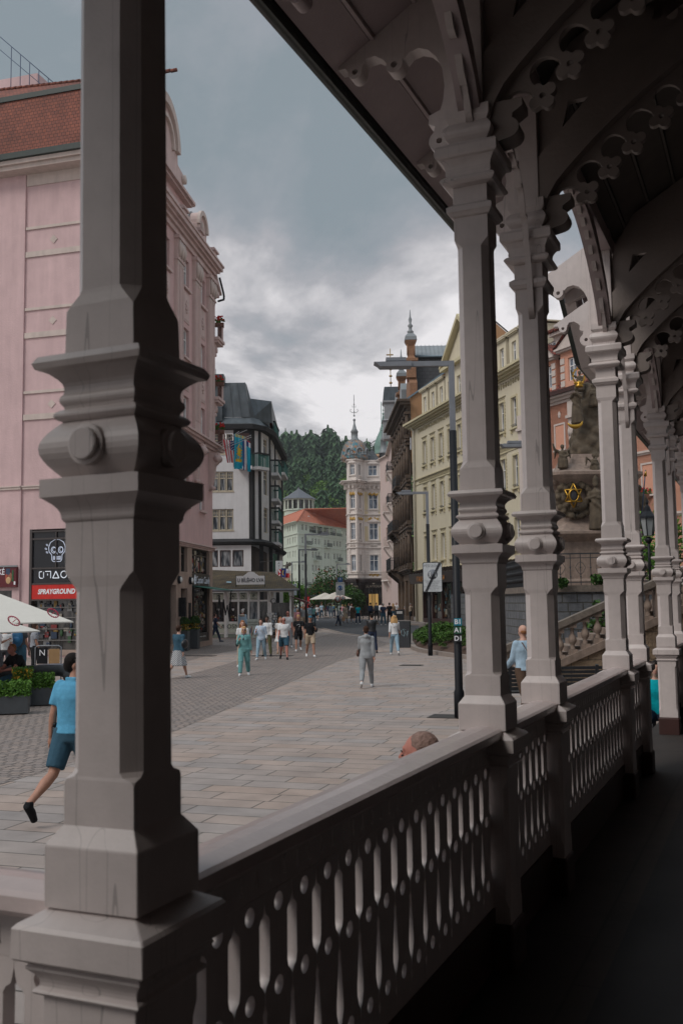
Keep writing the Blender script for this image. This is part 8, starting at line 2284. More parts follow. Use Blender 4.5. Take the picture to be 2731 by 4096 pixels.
def cloth_mesh(kind, pose, pk_, f, vox, fat=1.0):
    key = (kind, pk_, f, vox, fat)
    if key in _pc: return _pc[key]
    J = joints(pose); mb = MB(); up = J['up']
    if kind[0] == 't':      # top: t + sleeve (s/l/n/3) + looseness
        sl_ = kind[1]; g = .010 + (.008 if 'o' in kind else 0); z0 = .84 if 'd' in kind else .90
        rr = [(c, a*fat, b*fat) for c, a, b in trunk_rings(J, f, g, z0, 1.47)]; rr[-1] = (rr[-1][0], .085, .075)
        if 'o' in kind: rr = [(c, max(a, .155*fat), max(b, .125*fat)) if c.z < 1.3 else (c, a, b) for c, a, b in rr]
        c0_, a0_, b0_ = rr[0]; rr[0] = (c0_, a0_*1.03, b0_*1.03)
        loft_e(mb, rr)
        for sd in 'LR':
            sh, el, w = J['s'+sd], J['l'+sd], J['w'+sd]; q = .011 + (.006 if 'o' in kind else 0)
            mb.ball(sh, (.060*fat+g*.5), 10, 7)
            if sl_ == 's': e = sh+(el-sh)*.72; mb.tube([sh, (sh+e)/2, e], [.06*fat+q*.6, .056*fat+q, .052+q*1.3], 12)
            elif sl_ == 'l': mb.tube([sh, el], [.058*fat+q*.6, .042+q], 12); mb.ball(el, .043+q, 8, 6); mb.tube([el, el+(w-el)*.5, el+(w-el)*.93], [.042+q, .044+q*.8, .033+q*.6], 12)
            elif sl_ == '3': e = el+(w-el)*.45; mb.tube([sh, el], [.058*fat+q*.6, .042+q], 12); mb.ball(el, .043+q, 8, 6); mb.tube([el, e], [.042+q, .044+q], 12)
        if 'h' in kind: mb.tube([up(-.11, 1.44, -.04), up(0, 1.47, -.11), up(.11, 1.44, -.04)], [.05, .07, .05], 10)
        if 'c' in kind: mb.tube([up(-.06, 1.475, .03), up(-.05, 1.49, -.06), up(.05, 1.49, -.06), up(.06, 1.475, .03)], .022, 8)
    elif kind[0] == 'b':    # bottoms: long, shorts, capri
        e_ = {'l': 1.0, 's': .0, 'k': .45}[kind[1]]; g = .012 + (.014 if 'o' in kind else 0)
        loft_e(mb, [(c, a*fat+g*.5, b*fat+g*.5) for c, a, b in trunk_rings(J, f, .004, .84, 1.02)])
        for sd in 'LR':
            h, kn, an = J['h'+sd], J['k'+sd], J['a'+sd]
            kk = h+(kn-h)*(.86 if kind[1] == 's' else 1); mb.tube([h+Vector((0, 0, .06)), h, (h+kk)/2, kk], [.088*fat+g, .097*fat+g*.8, .082*fat+g, .062+g*1.4], 12)
            if e_: mb.ball(kn, .060+g, 9, 7); a_ = kn+(an-kn)*e_*.95; mb.tube([kn, kn+(a_-kn)*.4, a_], [.059+g, .063+g*.8, (.042 if e_ == 1 else .055)+g*1.2], 12)
    elif kind in ('ss', 'sk'):
        ln = .48 if 'k' in kind else .34
        loft_e(mb, [(Vector((0, 0, 1.04)), .15, .11), (Vector((0, 0, .93)), .19, .145), (Vector((0, 0, .93-ln*.5)), .23, .20), (Vector((0, 0, .93-ln)), .275, .255)])
        for k in range(10): a = 2*PI*k/10; mb.tube([(.17*math.cos(a), .13*math.sin(a), .9), (.27*math.cos(a), .25*math.sin(a), .93-ln)], [.02, .035], 6)
    elif kind == 'shoes':
        for sd in 'LR':
            an, e, t = J['a'+sd], J['e'+sd], J['t'+sd]; mb.tube([e+Vector((0, -.012, -.0)), an+(t-an)*.45+Vector((0, 0, -.022)), t+(t-an).normalized()*.04+Vector((0,0,-.004))], [.042, .047, .036], 10); mb.tube([an+Vector((0,0,.02)), an+Vector((0,0,-.03))], [.043, .046], 9)
    me = remesh(mb, vox, 'cloth', [PAINT], 3)
    _pc[key] = me; return me
def hair_mesh(style, hd, J, key, vox):
    key = ('hair', style) + key
    if key in _pc: return _pc[key]
    mb = MB(); r = random.Random(3)
    def B(x, y, z, a, b, c): p = hd(x, y, z); mb.ball(p, (a, b, c), 12, 9)
    if style in ('short', 'bun', 'bob', 'long', 'curly', 'crop', 'pony'):
        g = 0 if style == 'crop' else .006
        B(0, -.028, .045, .079+g, .092+g, .083+g); B(0, -.055, .0, .072+g, .06+g, .075+g)
        if style != 'crop': B(0, .03, .083, .066, .048, .034)
    if style == 'bun': B(0, -.13, .03, .042, .042, .042)
    if style == 'pony': mb.tube([hd(0, -.11, .03), hd(0, -.16, -.02), hd(0, -.14, -.18)], [.03, .035, .015], 8)
    if style == 'bob': [B(s*.064, -.02, -.045, .030, .058, .08) for s in (-1, 1)]; B(0, -.07, -.05, .07, .045, .08)
    if style in ('long', 'curly'):
        k = 1.35 if style == 'curly' else 1
        for s in (-1, -.5, 0, .5, 1): mb.tube([hd(s*.066*k, -.03-.05*(1-abs(s)), .03), hd(s*.078*k, -.05-.04*(1-abs(s)), -.09), hd(s*.085*k, -.06-.03*(1-abs(s)), -.20), hd(s*.07*k, -.07, -.27)], [.035, .040*k, .038*k, .015], 8)
        if style == 'curly':
            for _ in range(60): a = r.uniform(PI*.95, 2.05*PI); z = r.uniform(-.27, .09); q = .098 - .02*abs(z+.08)*3; B(q*math.cos(a), q*math.sin(a)*.9-.02, z, .026, .026, .03)
    if style == 'bald': B(0, -.05, -.005, .073, .057, .05)
    me = remesh(mb, min(vox, .012), 'hair', [PAINT], 2)
    _pc[key] = me; return me
POSES = {'walk': dict(legL=(24, 8), legR=(-20, 22), armL=(-18, 5, 18), armR=(20, 5, 25), toeR=35), 'walk2': dict(legL=(-18, 28), legR=(22, 5), armL=(18, 5, 30), armR=(-15, 5, 15), toeL=35),
 'stand': dict(legL=(2, 2), legR=(-2, 3), armL=(3, 6, 14), armR=(2, 6, 20), spread=5), 'bagarm': dict(legL=(18, 5), legR=(-14, 18), armL=(10, 14, 105), armR=(-8, 9, 12), inL=25, toeR=25),
 'bagarmR': dict(legL=(-12, 18), legR=(18, 5), armL=(-8, 9, 12), armR=(12, 14, 115), inR=30, toeL=25), 'back': dict(legL=(3, 2), legR=(-3, 2), armL=(-22, 12, 55), armR=(-22, 12, 55), inL=60, inR=60, spread=5),
 'point': dict(legL=(4, 3), legR=(-4, 4), armL=(5, 10, 20), armR=(72, 20, 10), spread=6), 'bend': dict(legL=(28, 20), legR=(-16, 12), armL=(25, 6, 10), armR=(20, 6, 15), lean=24, toeR=30),
 'away': dict(legL=(-22, 35), legR=(20, 4), armL=(-12, 9, 16), armR=(14, 9, 28), toeL=55, head=(62, 4)), 'sit': dict(legL=(80, 84), legR=(84, 78), armL=(42, 6, 45), armR=(40, 6, 48), inL=22, inR=22, sit=True, spread=6, lean=5), 'sitlean': dict(legL=(80, 80), legR=(82, 84), armL=(38, 8, 42), armR=(38, 8, 42), inL=30, inR=30, sit=True, spread=12, lean=26),
 'phone': dict(legL=(4, 3), legR=(-4, 4), armL=(20, 12, 95), armR=(20, 12, 100), inL=30, inR=30, spread=5, head=(0, -22))}
SK = {'p': (.48,.27,.20), 't': (.36,.18,.12), 'd': (.13,.065,.045), 'r': (.40,.155,.115)}
def stripemat(name, a, b, sc_, axis='x', w=.5):
    m = bpy.data.materials.new(name); m.use_nodes = True; t = m.node_tree; bs = t.nodes['Principled BSDF']; bs.inputs['Roughness'].default_value = .85
    tc = t.nodes.new('ShaderNodeTexCoord'); wv = t.nodes.new('ShaderNodeTexWave'); wv.bands_direction = {'x': 'X', 'z': 'Z', 'd': 'DIAGONAL'}[axis]; wv.inputs['Scale'].default_value = sc_; wv.inputs['Distortion'].default_value = .6
    t.links.new(tc.outputs['Object'], wv.inputs['Vector']); r = t.nodes.new('ShaderNodeValToRGB'); r.color_ramp.elements[0].position = w-.04; r.color_ramp.elements[1].position = w+.04
    r.color_ramp.elements[0].color = (*a, 1); r.color_ramp.elements[1].color = (*b, 1); t.links.new(wv.outputs[0], r.inputs[0]); t.links.new(r.outputs[0], bs.inputs['Base Color']); return m
CL = {'white': (.60,.60,.60), 'black': (.012,.012,.014), 'navy': (.02,.03,.06), 'denim': (.035,.085,.125), 'paledenim': (.25,.36,.44), 'teal': (.15,.33,.33), 'grey': (.27,.28,.29), 'dgrey': (.06,.062,.068), 'beige': (.40,.32,.25), 'khaki': (.42,.33,.24), 'turq': (.0,.32,.38), 'sky': (.09,.30,.46), 'brown': (.08,.05,.035), 'red': (.35,.02,.02), 'tan': (.30,.20,.13), 'olive': (.10,.10,.05), 'lime': (.33,.42,.10), 'pink': (.45,.22,.24), 'aqua': (.20,.42,.42), 'ltblue': (.33,.45,.55), 'orange': (.5,.15,.04), 'burg': (.08,.012,.025)}
CL['stripe'] = 'st'; 
ST_SHIRT = stripemat('blue_white_stripes', (.55,.60,.66), (.22,.33,.48), 14, 'x', .62); ST_SKIRT = stripemat('navy_white_stripes', (.015,.02,.04), (.6,.6,.6), 9, 'd', .55); ST_TEE = stripemat('navy_banded', (.6,.6,.6), (.02,.03,.06), 16, 'z', .5); ST_FINE = stripemat('grey_fine_stripes', (.33,.34,.37), (.13,.14,.17), 26, 'x', .5)
def fabric(c):
    if not isinstance(c, str): return c
    return cmat('cloth_'+c, CL[c], rough=.9, spec=.2, var=.14, scale=7, bump=1.0, bscale=9)
HAIRC = {'buzz': (.23,.15,.125), 'brown': (.045,.022,.014), 'dark': (.012,.009,.008), 'blonde': (.50,.30,.13), 'grey': (.30,.29,.28), 'white': (.5,.49,.47), 'red': (.16,.05,.02), 'ginger': (.28,.12,.05)}
def setmat(o, m):
    o.material_slots[0].link = 'OBJECT'; o.material_slots[0].material = m
def person(loc, face, h, pose, f, skin, hair, top, bottom, shoes, label, vox=.02, fat=1.0, group=None, extras=()):
    pz = POSES[pose]; s = h/1.75
    o = thing('person', label, 'person', loc, R_(-face), group)
    me, J, hd = body_mesh(pz, pose, f, vox, fat)
    b = put('body', me, o); setmat(b, cmat('skin_'+skin, SK[skin], rough=.55, var=.06, scale=20))
    parts = []
    if top: c = put('top', cloth_mesh(top[0], pz, pose, f, vox, fat), o); setmat(c, fabric(top[1])); parts.append(c)
    if bottom: c = put('skirt' if bottom[0][0] == 's' else 'shorts' if bottom[0][1] == 's' else 'trousers', cloth_mesh(bottom[0], pz, pose, f, vox, fat), o); setmat(c, fabric(bottom[1])); parts.append(c)
    c = put('shoes', cloth_mesh('shoes', pz, pose, f, vox), o); setmat(c, fabric(shoes)); parts.append(c)
    if hair: c = put('hair', hair_mesh(hair[0], hd, J, (pose, f, vox), vox), o); setmat(c, cmat('hair_'+hair[1], HAIRC[hair[1]], rough=.75, spec=.15, var=.25, scale=40, bump=.6, bscale=60)); parts.append(c)
    if 'glasses' in extras or 'shades' in extras:
        mb = MB(); [mb.ball(hd(x, .098, .0), (.024, .006, .018 if 'shades' in extras else .016), 8, 6) for x in (-.032, .032)]; [mb.tube([hd(x*1.6, .09, .004), hd(x*2.3, .0, .004)], .003, 4) for x in (-.034, .034)]; c = mb.build('sunglasses' if 'shades' in extras else 'glasses', BLACK, o); parts.append(c)
    if 'cap' in extras:
        mb = MB(); mb.ball(hd(0, -.01, .07), (.088, .105, .062), 12, 8); mb.ball(hd(0, .11, .05), (.06, .06, .012), 10, 6); c = mb.build('cap', cmat('blue_cap', (.02,.13,.2)), o); parts.append(c)
    for c in parts + [b]: pass
    o.scale = (s, s, s)
    for c in parts + [b]: c.location.z = J['dz']
    return o, J, hd, s
def bag(p, kind, m, label, place, size=1.0, strap=True):
    """a bag worn or carried by person p = (o, J, hd, s)"""
    o, J, hd, s = p; M = Matrix.Translation(o.location) @ Matrix.Rotation(o.rotation_euler.z, 4, 'Z') @ Matrix.Scale(s, 4) @ Matrix.Translation((0, 0, J['dz']))
    mb = MB(); up = J['up']
    if kind == 'pack':
        c = up(0, 1.22, -.20); mb.ball(c, (.15*size, .085*size, .23*size), 14, 10); mb.ball(c+Vector((0, -.06*size, -.07)), (.11*size, .05*size, .10*size), 10, 8)
        for x in (-.10, .10): mb.tube([up(x, 1.38, -.14), up(x, 1.47, -.02), up(x*1.1, 1.36, .135), up(x*1.2, 1.15, .10), up(x*1.2, 1.08, -.10)], .016, 6)
    else:
        c = {'L': up(-.24, .98, .04), 'R': up(.24, .98, .04), 'back': up(.12, 1.02, -.17), 'front': up(0, 1.05, .17), 'LU': up(-.24, 1.18, .02), 'RU': up(.25, 1.15, -.02), 'hand': J['wL'] + Vector((0, .02, -.28)), 'handR': J['wR'] + Vector((0, .02, -.26))}[place]
        if kind == 'paper': mb.box(c.x-.08, c.x+.08, c.y-.15, c.y+.15, c.z-.18, c.z+.16)
        else: mb.ball(c, (.06*size, .14*size, .11*size), 12, 8); mb.ball(c+Vector((0, 0, .05)), (.045*size, .12*size, .08*size), 10, 7)
        if strap:
            t = -1 if 'L' in place else 1; a = up(-t*.09, 1.46, -.02) if place in ('back', 'front', 'L', 'R') else up(t*.15, 1.46, 0)
            if place in ('back', 'L', 'R'): mb.tube([c+Vector((0, -.02, .08)), up(0, 1.22, -.145 if place == 'back' else -.13), up(-t*.10, 1.42, -.11), a], .010, 5)
            if place in ('front', 'L', 'R', 'LU', 'RU'): mb.tube([c+Vector((0, .03, .08)), up(t*.05 if place[-1] != 'U' else t*.2, 1.25, .15), up(-t*.08 if place[-1] != 'U' else t*.14, 1.42, .10), a], .010, 5)
    q = tag(mb.build('backpack' if kind == 'pack' else 'paper_bag' if kind == 'paper' else 'handbag', m, None), label, 'bag')
    q.matrix_world = M
    return q
def PX(px, py): X, Yd, z = at_ground(px, py); return (X, Yd, z)
def PY(px, Yd): p = at(px, 2400, Yd); return (p.x, Yd, ground_z(Yd))
LEA = mat('black_leather', (.012,.012,.014), rough=.35, bump=.4, bscale=20); BRL = mat('brown_leather', (.10,.045,.03), rough=.5)
# the nearest walker
x_, y_, _ = PX(275, 3292)
p = person((x_, y_+.12, 0), 20, 1.78, 'away', False, 't', ('short', 'dark'), ('tsoc', 'sky'), ('bso', 'denim'), 'black', 'man in sky blue polo shirt and denim shorts striding past the near column', .012, 1.05, extras=('glasses',))
mb = MB(); q = p[1]; c = Vector((-.19, -.03, .93)); mb.tube([c+Vector((0,0,-.14)), c+Vector((0,-.01,.06))], [.033, .035], 12); mb.tube([c+Vector((0,-.01,.06)), c+Vector((0,-.01,.10))], .026, 10)
b_ = mb.build('bottle', BLACK); b_.matrix_world = Matrix.Translation(p[0].location) @ Matrix.Rotation(p[0].rotation_euler.z, 4, 'Z') @ Matrix.Scale(p[3], 4) @ Matrix.Translation((0, 0, q['dz'])); tag(b_, 'black bottle stuck in the pocket of the denim shorts', 'bottle')
# square, middle distance
p = person(PX(714, 2714), 22, 1.66, 'walk2', True, 'p', ('bun', 'brown'), ('tlo', 'denim'), ('sk', ST_SKIRT), 'white', 'woman in denim jacket and diagonally striped skirt right of the near column', .018); bag(p, 'bag', LEA, 'large black shoulder bag on the denim jacket', 'RU', 1.35)
p = person(PX(977, 2702), 176, 1.56, 'bagarmR', True, 'p', ('bob', 'blonde'), ('tlo', 'teal'), ('blo', 'teal'), 'white', 'woman in pale teal tracksuit and sunglasses walking to the camera', .018, extras=('shades',)); bag(p, 'bag', LEA, 'black shoulder bag under the arm of the teal tracksuit', 'RU', 1.1)
mb = MB(); c = p[1]['up'](0, 1.46, .07); mb.tube([c+Vector((-.07,-.05,.02)), c, c+Vector((.07,-.05,.02))], .025, 7); mb.tube([c, c+Vector((.02,.04,-.18))], [.02, .04], 7); e = mb.build('scarf', cmat('dark_scarf', (.06,.02,.04)), p[0]); e.location.z = p[1]['dz']
person(PY(970, 36), 170, 1.66, 'stand', True, 'p', ('long', 'ginger'), ('tso', 'white'), ('bl', 'beige'), 'white', 'young woman with long reddish hair right behind the teal tracksuit', .02)
p = person(PX(1045, 2639), 185, 1.66, 'bagarmR', True, 'p', ('bob', 'brown'), ('t3od', ST_SHIRT), ('bl', 'paledenim'), 'white', 'dark haired woman in blue striped blouse and pale jeans', .02); bag(p, 'bag', cmat('white_bag', (.55,.53,.5)), 'small white handbag beside the striped blouse', 'L', .8)
person(PY(1068, 43), 190, 1.70, 'stand', True, 'd', ('short', 'dark'), ('tlo', 'white'), ('bl', 'olive'), 'black', 'woman in loose white shirt behind the striped blouse', .02)
person(PX(1136, 2637), 178, 1.74, 'walk', False, 'r', ('crop', 'grey'), ('tso', 'white'), ('bso', 'denim'), 'black', 'stocky man in white tee, denim shorts and sunglasses', .018, 1.15, extras=('shades',))
person(PY(1121, 45), 175, 1.66, 'walk2', True, 'p', ('long', 'ginger'), ('tso', 'white'), ('ss', 'white'), 'tan', 'woman with reddish hair half hidden by the stocky man in white', .02)
p = person(PX(1194, 2605), 172, 1.72, 'walk2', True, 't', ('pony', 'blonde'), ('tso', 'black'), ('bs', 'black'), 'white', 'blonde woman in black tee with ring print and black shorts', .02)
mb = MB(); mb.tube([p[1]['up'](.07*math.cos(a), 1.24+.06*math.sin(a), .142) for a in [2*PI*i/14 for i in range(12)]], .008, 4); e = mb.build('shirt_print', SIGNP, p[0]); e.location.z = p[1]['dz']
bag(p, 'bag', LEA, 'small black crossbody bag on the black tee', 'front', .7)
p = person(PX(1242, 2627), 174, 1.74, 'bagarm', False, 't', ('crop', 'dark'), ('tso', 'black'), ('bso', 'khaki'), 'white', 'man in blue cap, black tee and khaki shorts walking forwards', .018, 1.05, extras=('cap',)); bag(p, 'bag', LEA, 'black backpack slung on the shoulder of the man in the blue cap', 'LU', 1.3)
p = person(PX(1467, 2750), 2, 1.66, 'walk2', True, 'p', ('short', 'brown'), ('tlohd', 'grey'), ('bl', 'grey'), 'white', 'woman in grey hoodie and grey trousers seen from behind', .014, 1.08); bag(p, 'bag', BRL, 'small brown bag with strap across the grey hoodie', 'L', .8)
person(PX(1489, 2612), -8, 1.74, 'point', False, 't', ('short', 'dark'), ('tlo', LEA), ('bl', 'navy'), 'black', 'man in black leather jacket raising an arm beyond the grey hoodie', .02, 1.05)
p = person(PX(1578, 2620), 0, 1.72, 'walk', True, 'p', ('curly', 'blonde'), ('t3o', 'white'), ('bl', 'paledenim'), 'white', 'woman with long curly blonde hair, white top and pale jeans', .016); bag(p, 'bag', BRL, 'dark handbag at the hip of the curly blonde', 'R', .9)
p = person(PX(862, 2568), 80, 1.68, 'walk', True, 'p', ('short', 'brown'), ('ts', 'navy'), ('bl', 'navy'), 'navy', 'woman in dark navy clothes passing the kiosk window', .02)
mb = MB(); mb.tube([(.1,-.1,.95), (.05,-.35,.7), (0,-.5,.62)], [.09, .12, .05], 8, ry=.4); e = mb.build('tied_jacket', fabric('denim'), p[0]); e.location.z = 0
p = person(PY(970, 57.5), 10, 1.80, 'stand', False, 'r', ('short', 'white'), ('tlo', 'ltblue'), ('bl', 'dgrey'), 'brown', 'white haired man with beige sweater over his shoulders at the kiosk', .02, 1.1)
mb = MB(); mb.tube([p[1]['up'](-.15, 1.38, .06), p[1]['up'](-.1, 1.42, -.12), p[1]['up'](.1, 1.42, -.12), p[1]['up'](.15, 1.38, .06)], [.05, .07, .07, .05], 8); e = mb.build('sweater', fabric('beige'), p[0]); e.location.z = p[1]['dz']
p = person(PY(1150, 50), 176, 1.80, 'stand', False, 'r', ('bald', 'grey'), ('tso', 'white'), ('bl', 'grey'), 'white', 'taller balding man in white tee behind the stocky man', .02, 1.1, extras=('glasses',))
# street, further off; (px, feet px or depth, height, facing, pose, female, skin, hair, top, bottom, shoes, label)
FAR = [
 (1432, 2497, 1.72, 10, 'stand', True, 't', ('short', 'dark'), ('ts', 'turq'), ('bl', 'navy'), 'white', 'woman in bright turquoise tee standing on the asphalt'),
 (1411, 2492, 1.70, 0, 'walk', True, 'p', ('short', 'brown'), ('tlod', 'brown'), ('sk', 'brown'), 'white', 'woman in long grey brown coat left of the turquoise tee'),
 (1381, 2492, 1.70, 5, 'walk2', True, 'p', ('bun', 'blonde'), ('tlo', 'beige'), ('sk', 'khaki'), 'brown', 'woman in beige jacket and flared khaki skirt'),
 (1352, 2502, 1.58, 60, 'bend', True, 'p', ('short', 'brown'), ('tlo', 'grey'), ('bl', 'navy'), 'black', 'bending woman in grey top crossing with a paper bag'),
 (1287, 2471, 1.78, 180, 'stand', False, 't', ('bald', 'dark'), ('tso', 'ltblue'), ('bl', 'denim'), 'black', 'lone man in pale patterned tee facing the camera by the far kerb'),
 (1482, 2486, 1.80, 20, 'stand', False, 't', ('short', 'dark'), ('tlo', 'navy'), ('bl', 'black'), 'black', 'man in navy jacket left in the group before the lit jeweller window'),
 (1506, 2482, 1.80, -20, 'stand', False, 'p', ('crop', 'red'), ('tlo', 'dgrey'), ('bl', 'black'), 'black', 'man with red cap coloured hair and dark jacket in the waiting group'),
 (1533, 2501, 1.80, 0, 'back', False, 'p', ('crop', 'grey'), ('tso', 'navy'), ('bl', 'denim'), 'white', 'man in dark vest and blue jeans standing with his back turned'),
 (1522, 2476, 1.76, 30, 'stand', False, 'p', ('short', 'dark'), ('tlo', 'white'), ('bl', 'dgrey'), 'black', 'man in white shirt between the dark jackets of the group'),
 (1558, 2494, 1.80, 5, 'back', False, 'p', ('short', 'dark'), ('tso', 'black'), ('bl', 'black'), 'black', 'man in black tee holding his hands behind his back'),
 (1573, 2480, 1.70, 10, 'stand', True, 'p', ('long', 'blonde'), ('tlo', 'tan'), ('bl', 'denim'), 'white', 'woman with long blonde hair and tan jacket right in the group'),
 (1586, 2478, 1.76, 200, 'stand', False, 'p', ('short', 'brown'), ('tso', 'white'), ('bl', 'black'), 'black', 'man in white tee with dark pack straps near the far grey bin'),
 (1598, 2470, 1.72, 190, 'phone', False, 't', ('short', 'dark'), ('tso', 'black'), ('bl', 'dgrey'), 'white', 'person in black tee looking down behind the far grey bin'),
 (1625, 2482, 1.78, 60, 'back', False, 'p', ('short', 'grey'), ('tso', ST_TEE), ('bl', 'navy'), 'black', 'grey haired person in navy and white striped tee by the shop'),
 (1641, 2486, 1.70, 70, 'point', True, 'p', ('short', 'grey'), ('tso', 'beige'), ('bl', 'black'), 'white', 'woman in beige top stretching an arm towards the shop window'),
 (1254, 2500, 1.66, 20, 'stand', True, 'p', ('short', 'brown'), ('tso', 'aqua'), ('bl', 'denim'), 'white', 'woman in mint green top with brown bag right of the crowd'),
 (1222, 2508, 1.68, 0, 'walk', True, 'p', ('bun', 'brown'), ('tso', 'white'), ('bl', 'navy'), 'white', 'woman in white tee with dark backpack seen from behind'),
 (1236, 2503, 1.76, 0, 'stand', False, 't', ('short', 'brown'), ('tlo', 'ltblue'), ('bl', 'beige'), 'brown', 'man in light blue shirt left of the mint green top'),
 (1189, 2520, 1.62, 185, 'walk', True, 'p', ('short', 'white'), ('tlo', 'pink'), ('bl', 'beige'), 'white', 'white haired woman in flowered pink blouse'),
 (1166, 2520, 1.68, 0, 'walk2', True, 'p', ('bun', 'brown'), ('tn', 'black'), ('sk', 'black'), 'black', 'woman in sleeveless black dress in the crowd'),
 (1186, 2505, 1.68, 10, 'stand', True, 'p', ('bun', 'blonde'), ('tso', 'tan'), ('bl', 'dgrey'), 'black', 'blonde with bun and tan patterned top in the crowd'),
 (1132, 2530, 1.64, 180, 'walk', True, 'p', ('short', 'blonde'), ('tlo', 'lime'), ('bl', 'white'), 'white', 'woman in lime green cardigan at the left of the crowd'),
 (1136, 2512, 1.60, 175, 'stand', True, 't', ('short', 'dark'), ('tso', 'white'), ('bl', 'navy'), 'black', 'short dark haired woman in white above the lime cardigan'),
 (1163, 2495, 1.80, 5, 'stand', False, 'p', ('crop', 'grey'), ('tlo', 'navy'), ('bl', 'dgrey'), 'black', 'broad man in navy jacket at the back of the crowd'),
 (1184, 2488, 1.86, 0, 'walk', False, 'p', ('short', 'grey'), ('tlo', 'ltblue'), ('bl', 'denim'), 'black', 'tall man in pale blue jacket with a black sling bag'),
 (1134, 2492, 1.80, 180, 'stand', False, 't', ('crop', 'dark'), ('tso', 'olive'), ('bl', 'black'), 'black', 'man in olive tee with backpack straps at the left end'),
 (1203, 2497, 1.70, 10, 'stand', True, 'p', ('bun', 'grey'), ('tlo', 'white'), ('bl', 'black'), 'black', 'grey haired woman in white with small black pack'),
 (1212, 2482, 1.74, 170, 'stand', False, 't', ('short', 'dark'), ('tlo', 'orange'), ('bl', 'black'), 'black', 'person in orange top in front of the red panel'),
 (1244, 2480, 1.76, 180, 'stand', False, 'p', ('short', 'grey'), ('tlo', 'grey'), ('bl', 'dgrey'), 'black', 'man in grey hooded jacket under the red panel edge'),
 (1324, 2472, 1.74, 20, 'stand', False, 'p', ('short', 'brown'), ('tlo', 'ltblue'), ('bl', 'paledenim'), 'white', 'person in washed denim near the cream parasols'),
 (1335, 2470, 1.76, 0, 'stand', False, 'p', ('short', 'dark'), ('tso', 'lime'), ('bl', 'navy'), 'black', 'person in yellow green tee with blue backpack by the parasols'),
 (1370, 2476, 1.62, 0, 'stand', True, 'p', ('bun', 'blonde'), ('tso', 'pink'), ('bl', 'white'), 'white', 'blonde in pale pink behind the beige jacket'),
 (1396, 2474, 1.78, 180, 'stand', False, 't', ('short', 'dark'), ('tlo', 'black'), ('bl', 'dgrey'), 'black', 'man in black in the far row below the chestnut'),
 (1407, 2474, 1.78, 190, 'walk', False, 'p', ('short', 'brown'), ('tlo', 'grey'), ('bl', 'navy'), 'white', 'man in light grey jacket coming out from under the trees'),
 (1264, 2467, 1.74, 90, 'walk', False, 'p', ('short', 'dark'), ('tso', 'dgrey'), ('bl', 'black'), 'black', 'person in dark clothes strolling left of the lone patterned tee'),
 (1276, 2463, 1.70, 270, 'walk2', True, 'p', ('short', 'brown'), ('tlo', 'burg'), ('bl', 'black'), 'black', 'distant person in burgundy at the café edge'),
 (1302, 2464, 1.72, 90, 'stand', True, 'p', ('short', 'dark'), ('tlo', 'red'), ('bl', 'dgrey'), 'black', 'distant person in dark red by the café planters'),
 (1312, 2462, 1.76, 200, 'stand', False, 'p', ('short', 'dark'), ('tlo', 'navy'), ('bl', 'navy'), 'black', 'distant person in navy blue beside the dark red top'),
 (1148, 2476, 1.74, 100, 'stand', False, 'p', ('short', 'dark'), ('tso', 'black'), ('bl', 'black'), 'black', 'distant person in black left behind the crowd'),
 (1174, 2474, 1.70, 0, 'stand', True, 'p', ('short', 'blonde'), ('tso', 'pink'), ('bl', 'denim'), 'white', 'distant person with pink top between two dark jackets'),
 (1150, 2503, 1.66, 180, 'walk', True, 'p', ('bob', 'blonde'), ('tso', 'red'), ('bl', 'navy'), 'white', 'woman in red tee between the olive tee and the black dress'),
 (1213, 2516, 1.78, 180, 'walk2', False, 'p', ('crop', 'brown'), ('tso', 'grey'), ('bso', 'khaki'), 'white', 'man in grey tee and khaki shorts coming out of the crowd'),
 (1243, 2490, 1.72, 185, 'stand', True, 'p', ('long', 'brown'), ('tlo', 'navy'), ('bl', 'beige'), 'white', 'woman in navy jacket and beige trousers near the mint green top'),
 (1120, 2518, 1.74, 0, 'walk', False, 't', ('short', 'dark'), ('tso', 'dgrey'), ('bl', 'denim'), 'black', 'man in dark grey tee at the porch side of the crowd'),
 (1176, 2512, 1.74, 182, 'stand', False, 'p', ('short', 'grey'), ('tso', 'ltblue'), ('bl', 'beige'), 'white', 'older man in light blue tee in the middle of the crowd'),
 (1270, 2482, 1.68, 200, 'walk', True, 'p', ('pony', 'brown'), ('tso', 'white'), ('bs', 'denim'), 'white', 'woman in white tee and denim shorts left of the lone patterned tee'),
 (1140, 2486, 1.80, 0, 'back', False, 'p', ('short', 'brown'), ('tlo', 'beige'), ('bl', 'dgrey'), 'black', 'man in beige jacket at the back left of the crowd'),
 (1228, 2474, 1.74, 90, 'stand', False, 'p', ('short', 'dark'), ('tlo', 'dgrey'), ('bl', 'black'), 'black', 'person in charcoal jacket directly below the red panel'),
]
ppl = []
for (px, py, h, fa, po, f, sk_, ha, to, bo, so_, lab) in FAR:
    ppl.append(person(PX(px, py), fa, h, po, f, sk_, ha, to, bo, so_, lab, .028, 1.04 if f else 1.08, group='people further down the street'))
bag(ppl[3], 'paper', cmat('kraft_bag', (.38,.22,.13)), 'brown paper bag carried by the bending woman', 'handR', 1, False)
bag(ppl[2], 'bag', cmat('cream_bag', (.4,.36,.32)), 'pale bag on the back of the beige jacket', 'back', 1.1)
bag(ppl[1], 'bag', BRL, 'brown bag on the long coat', 'RU', 1.0)
bag(ppl[6], 'pack', cmat('navy_pack', (.02,.04,.06)), 'dark teal backpack in the waiting group', '')
bag(ppl[13], 'bag', cmat('plum_bag', (.14,.06,.06)), 'plum shoulder bag on the striped tee', 'RU', 1.3)
bag(ppl[15], 'bag', BRL, 'brown handbag beside the mint green top', 'R', 1.2)
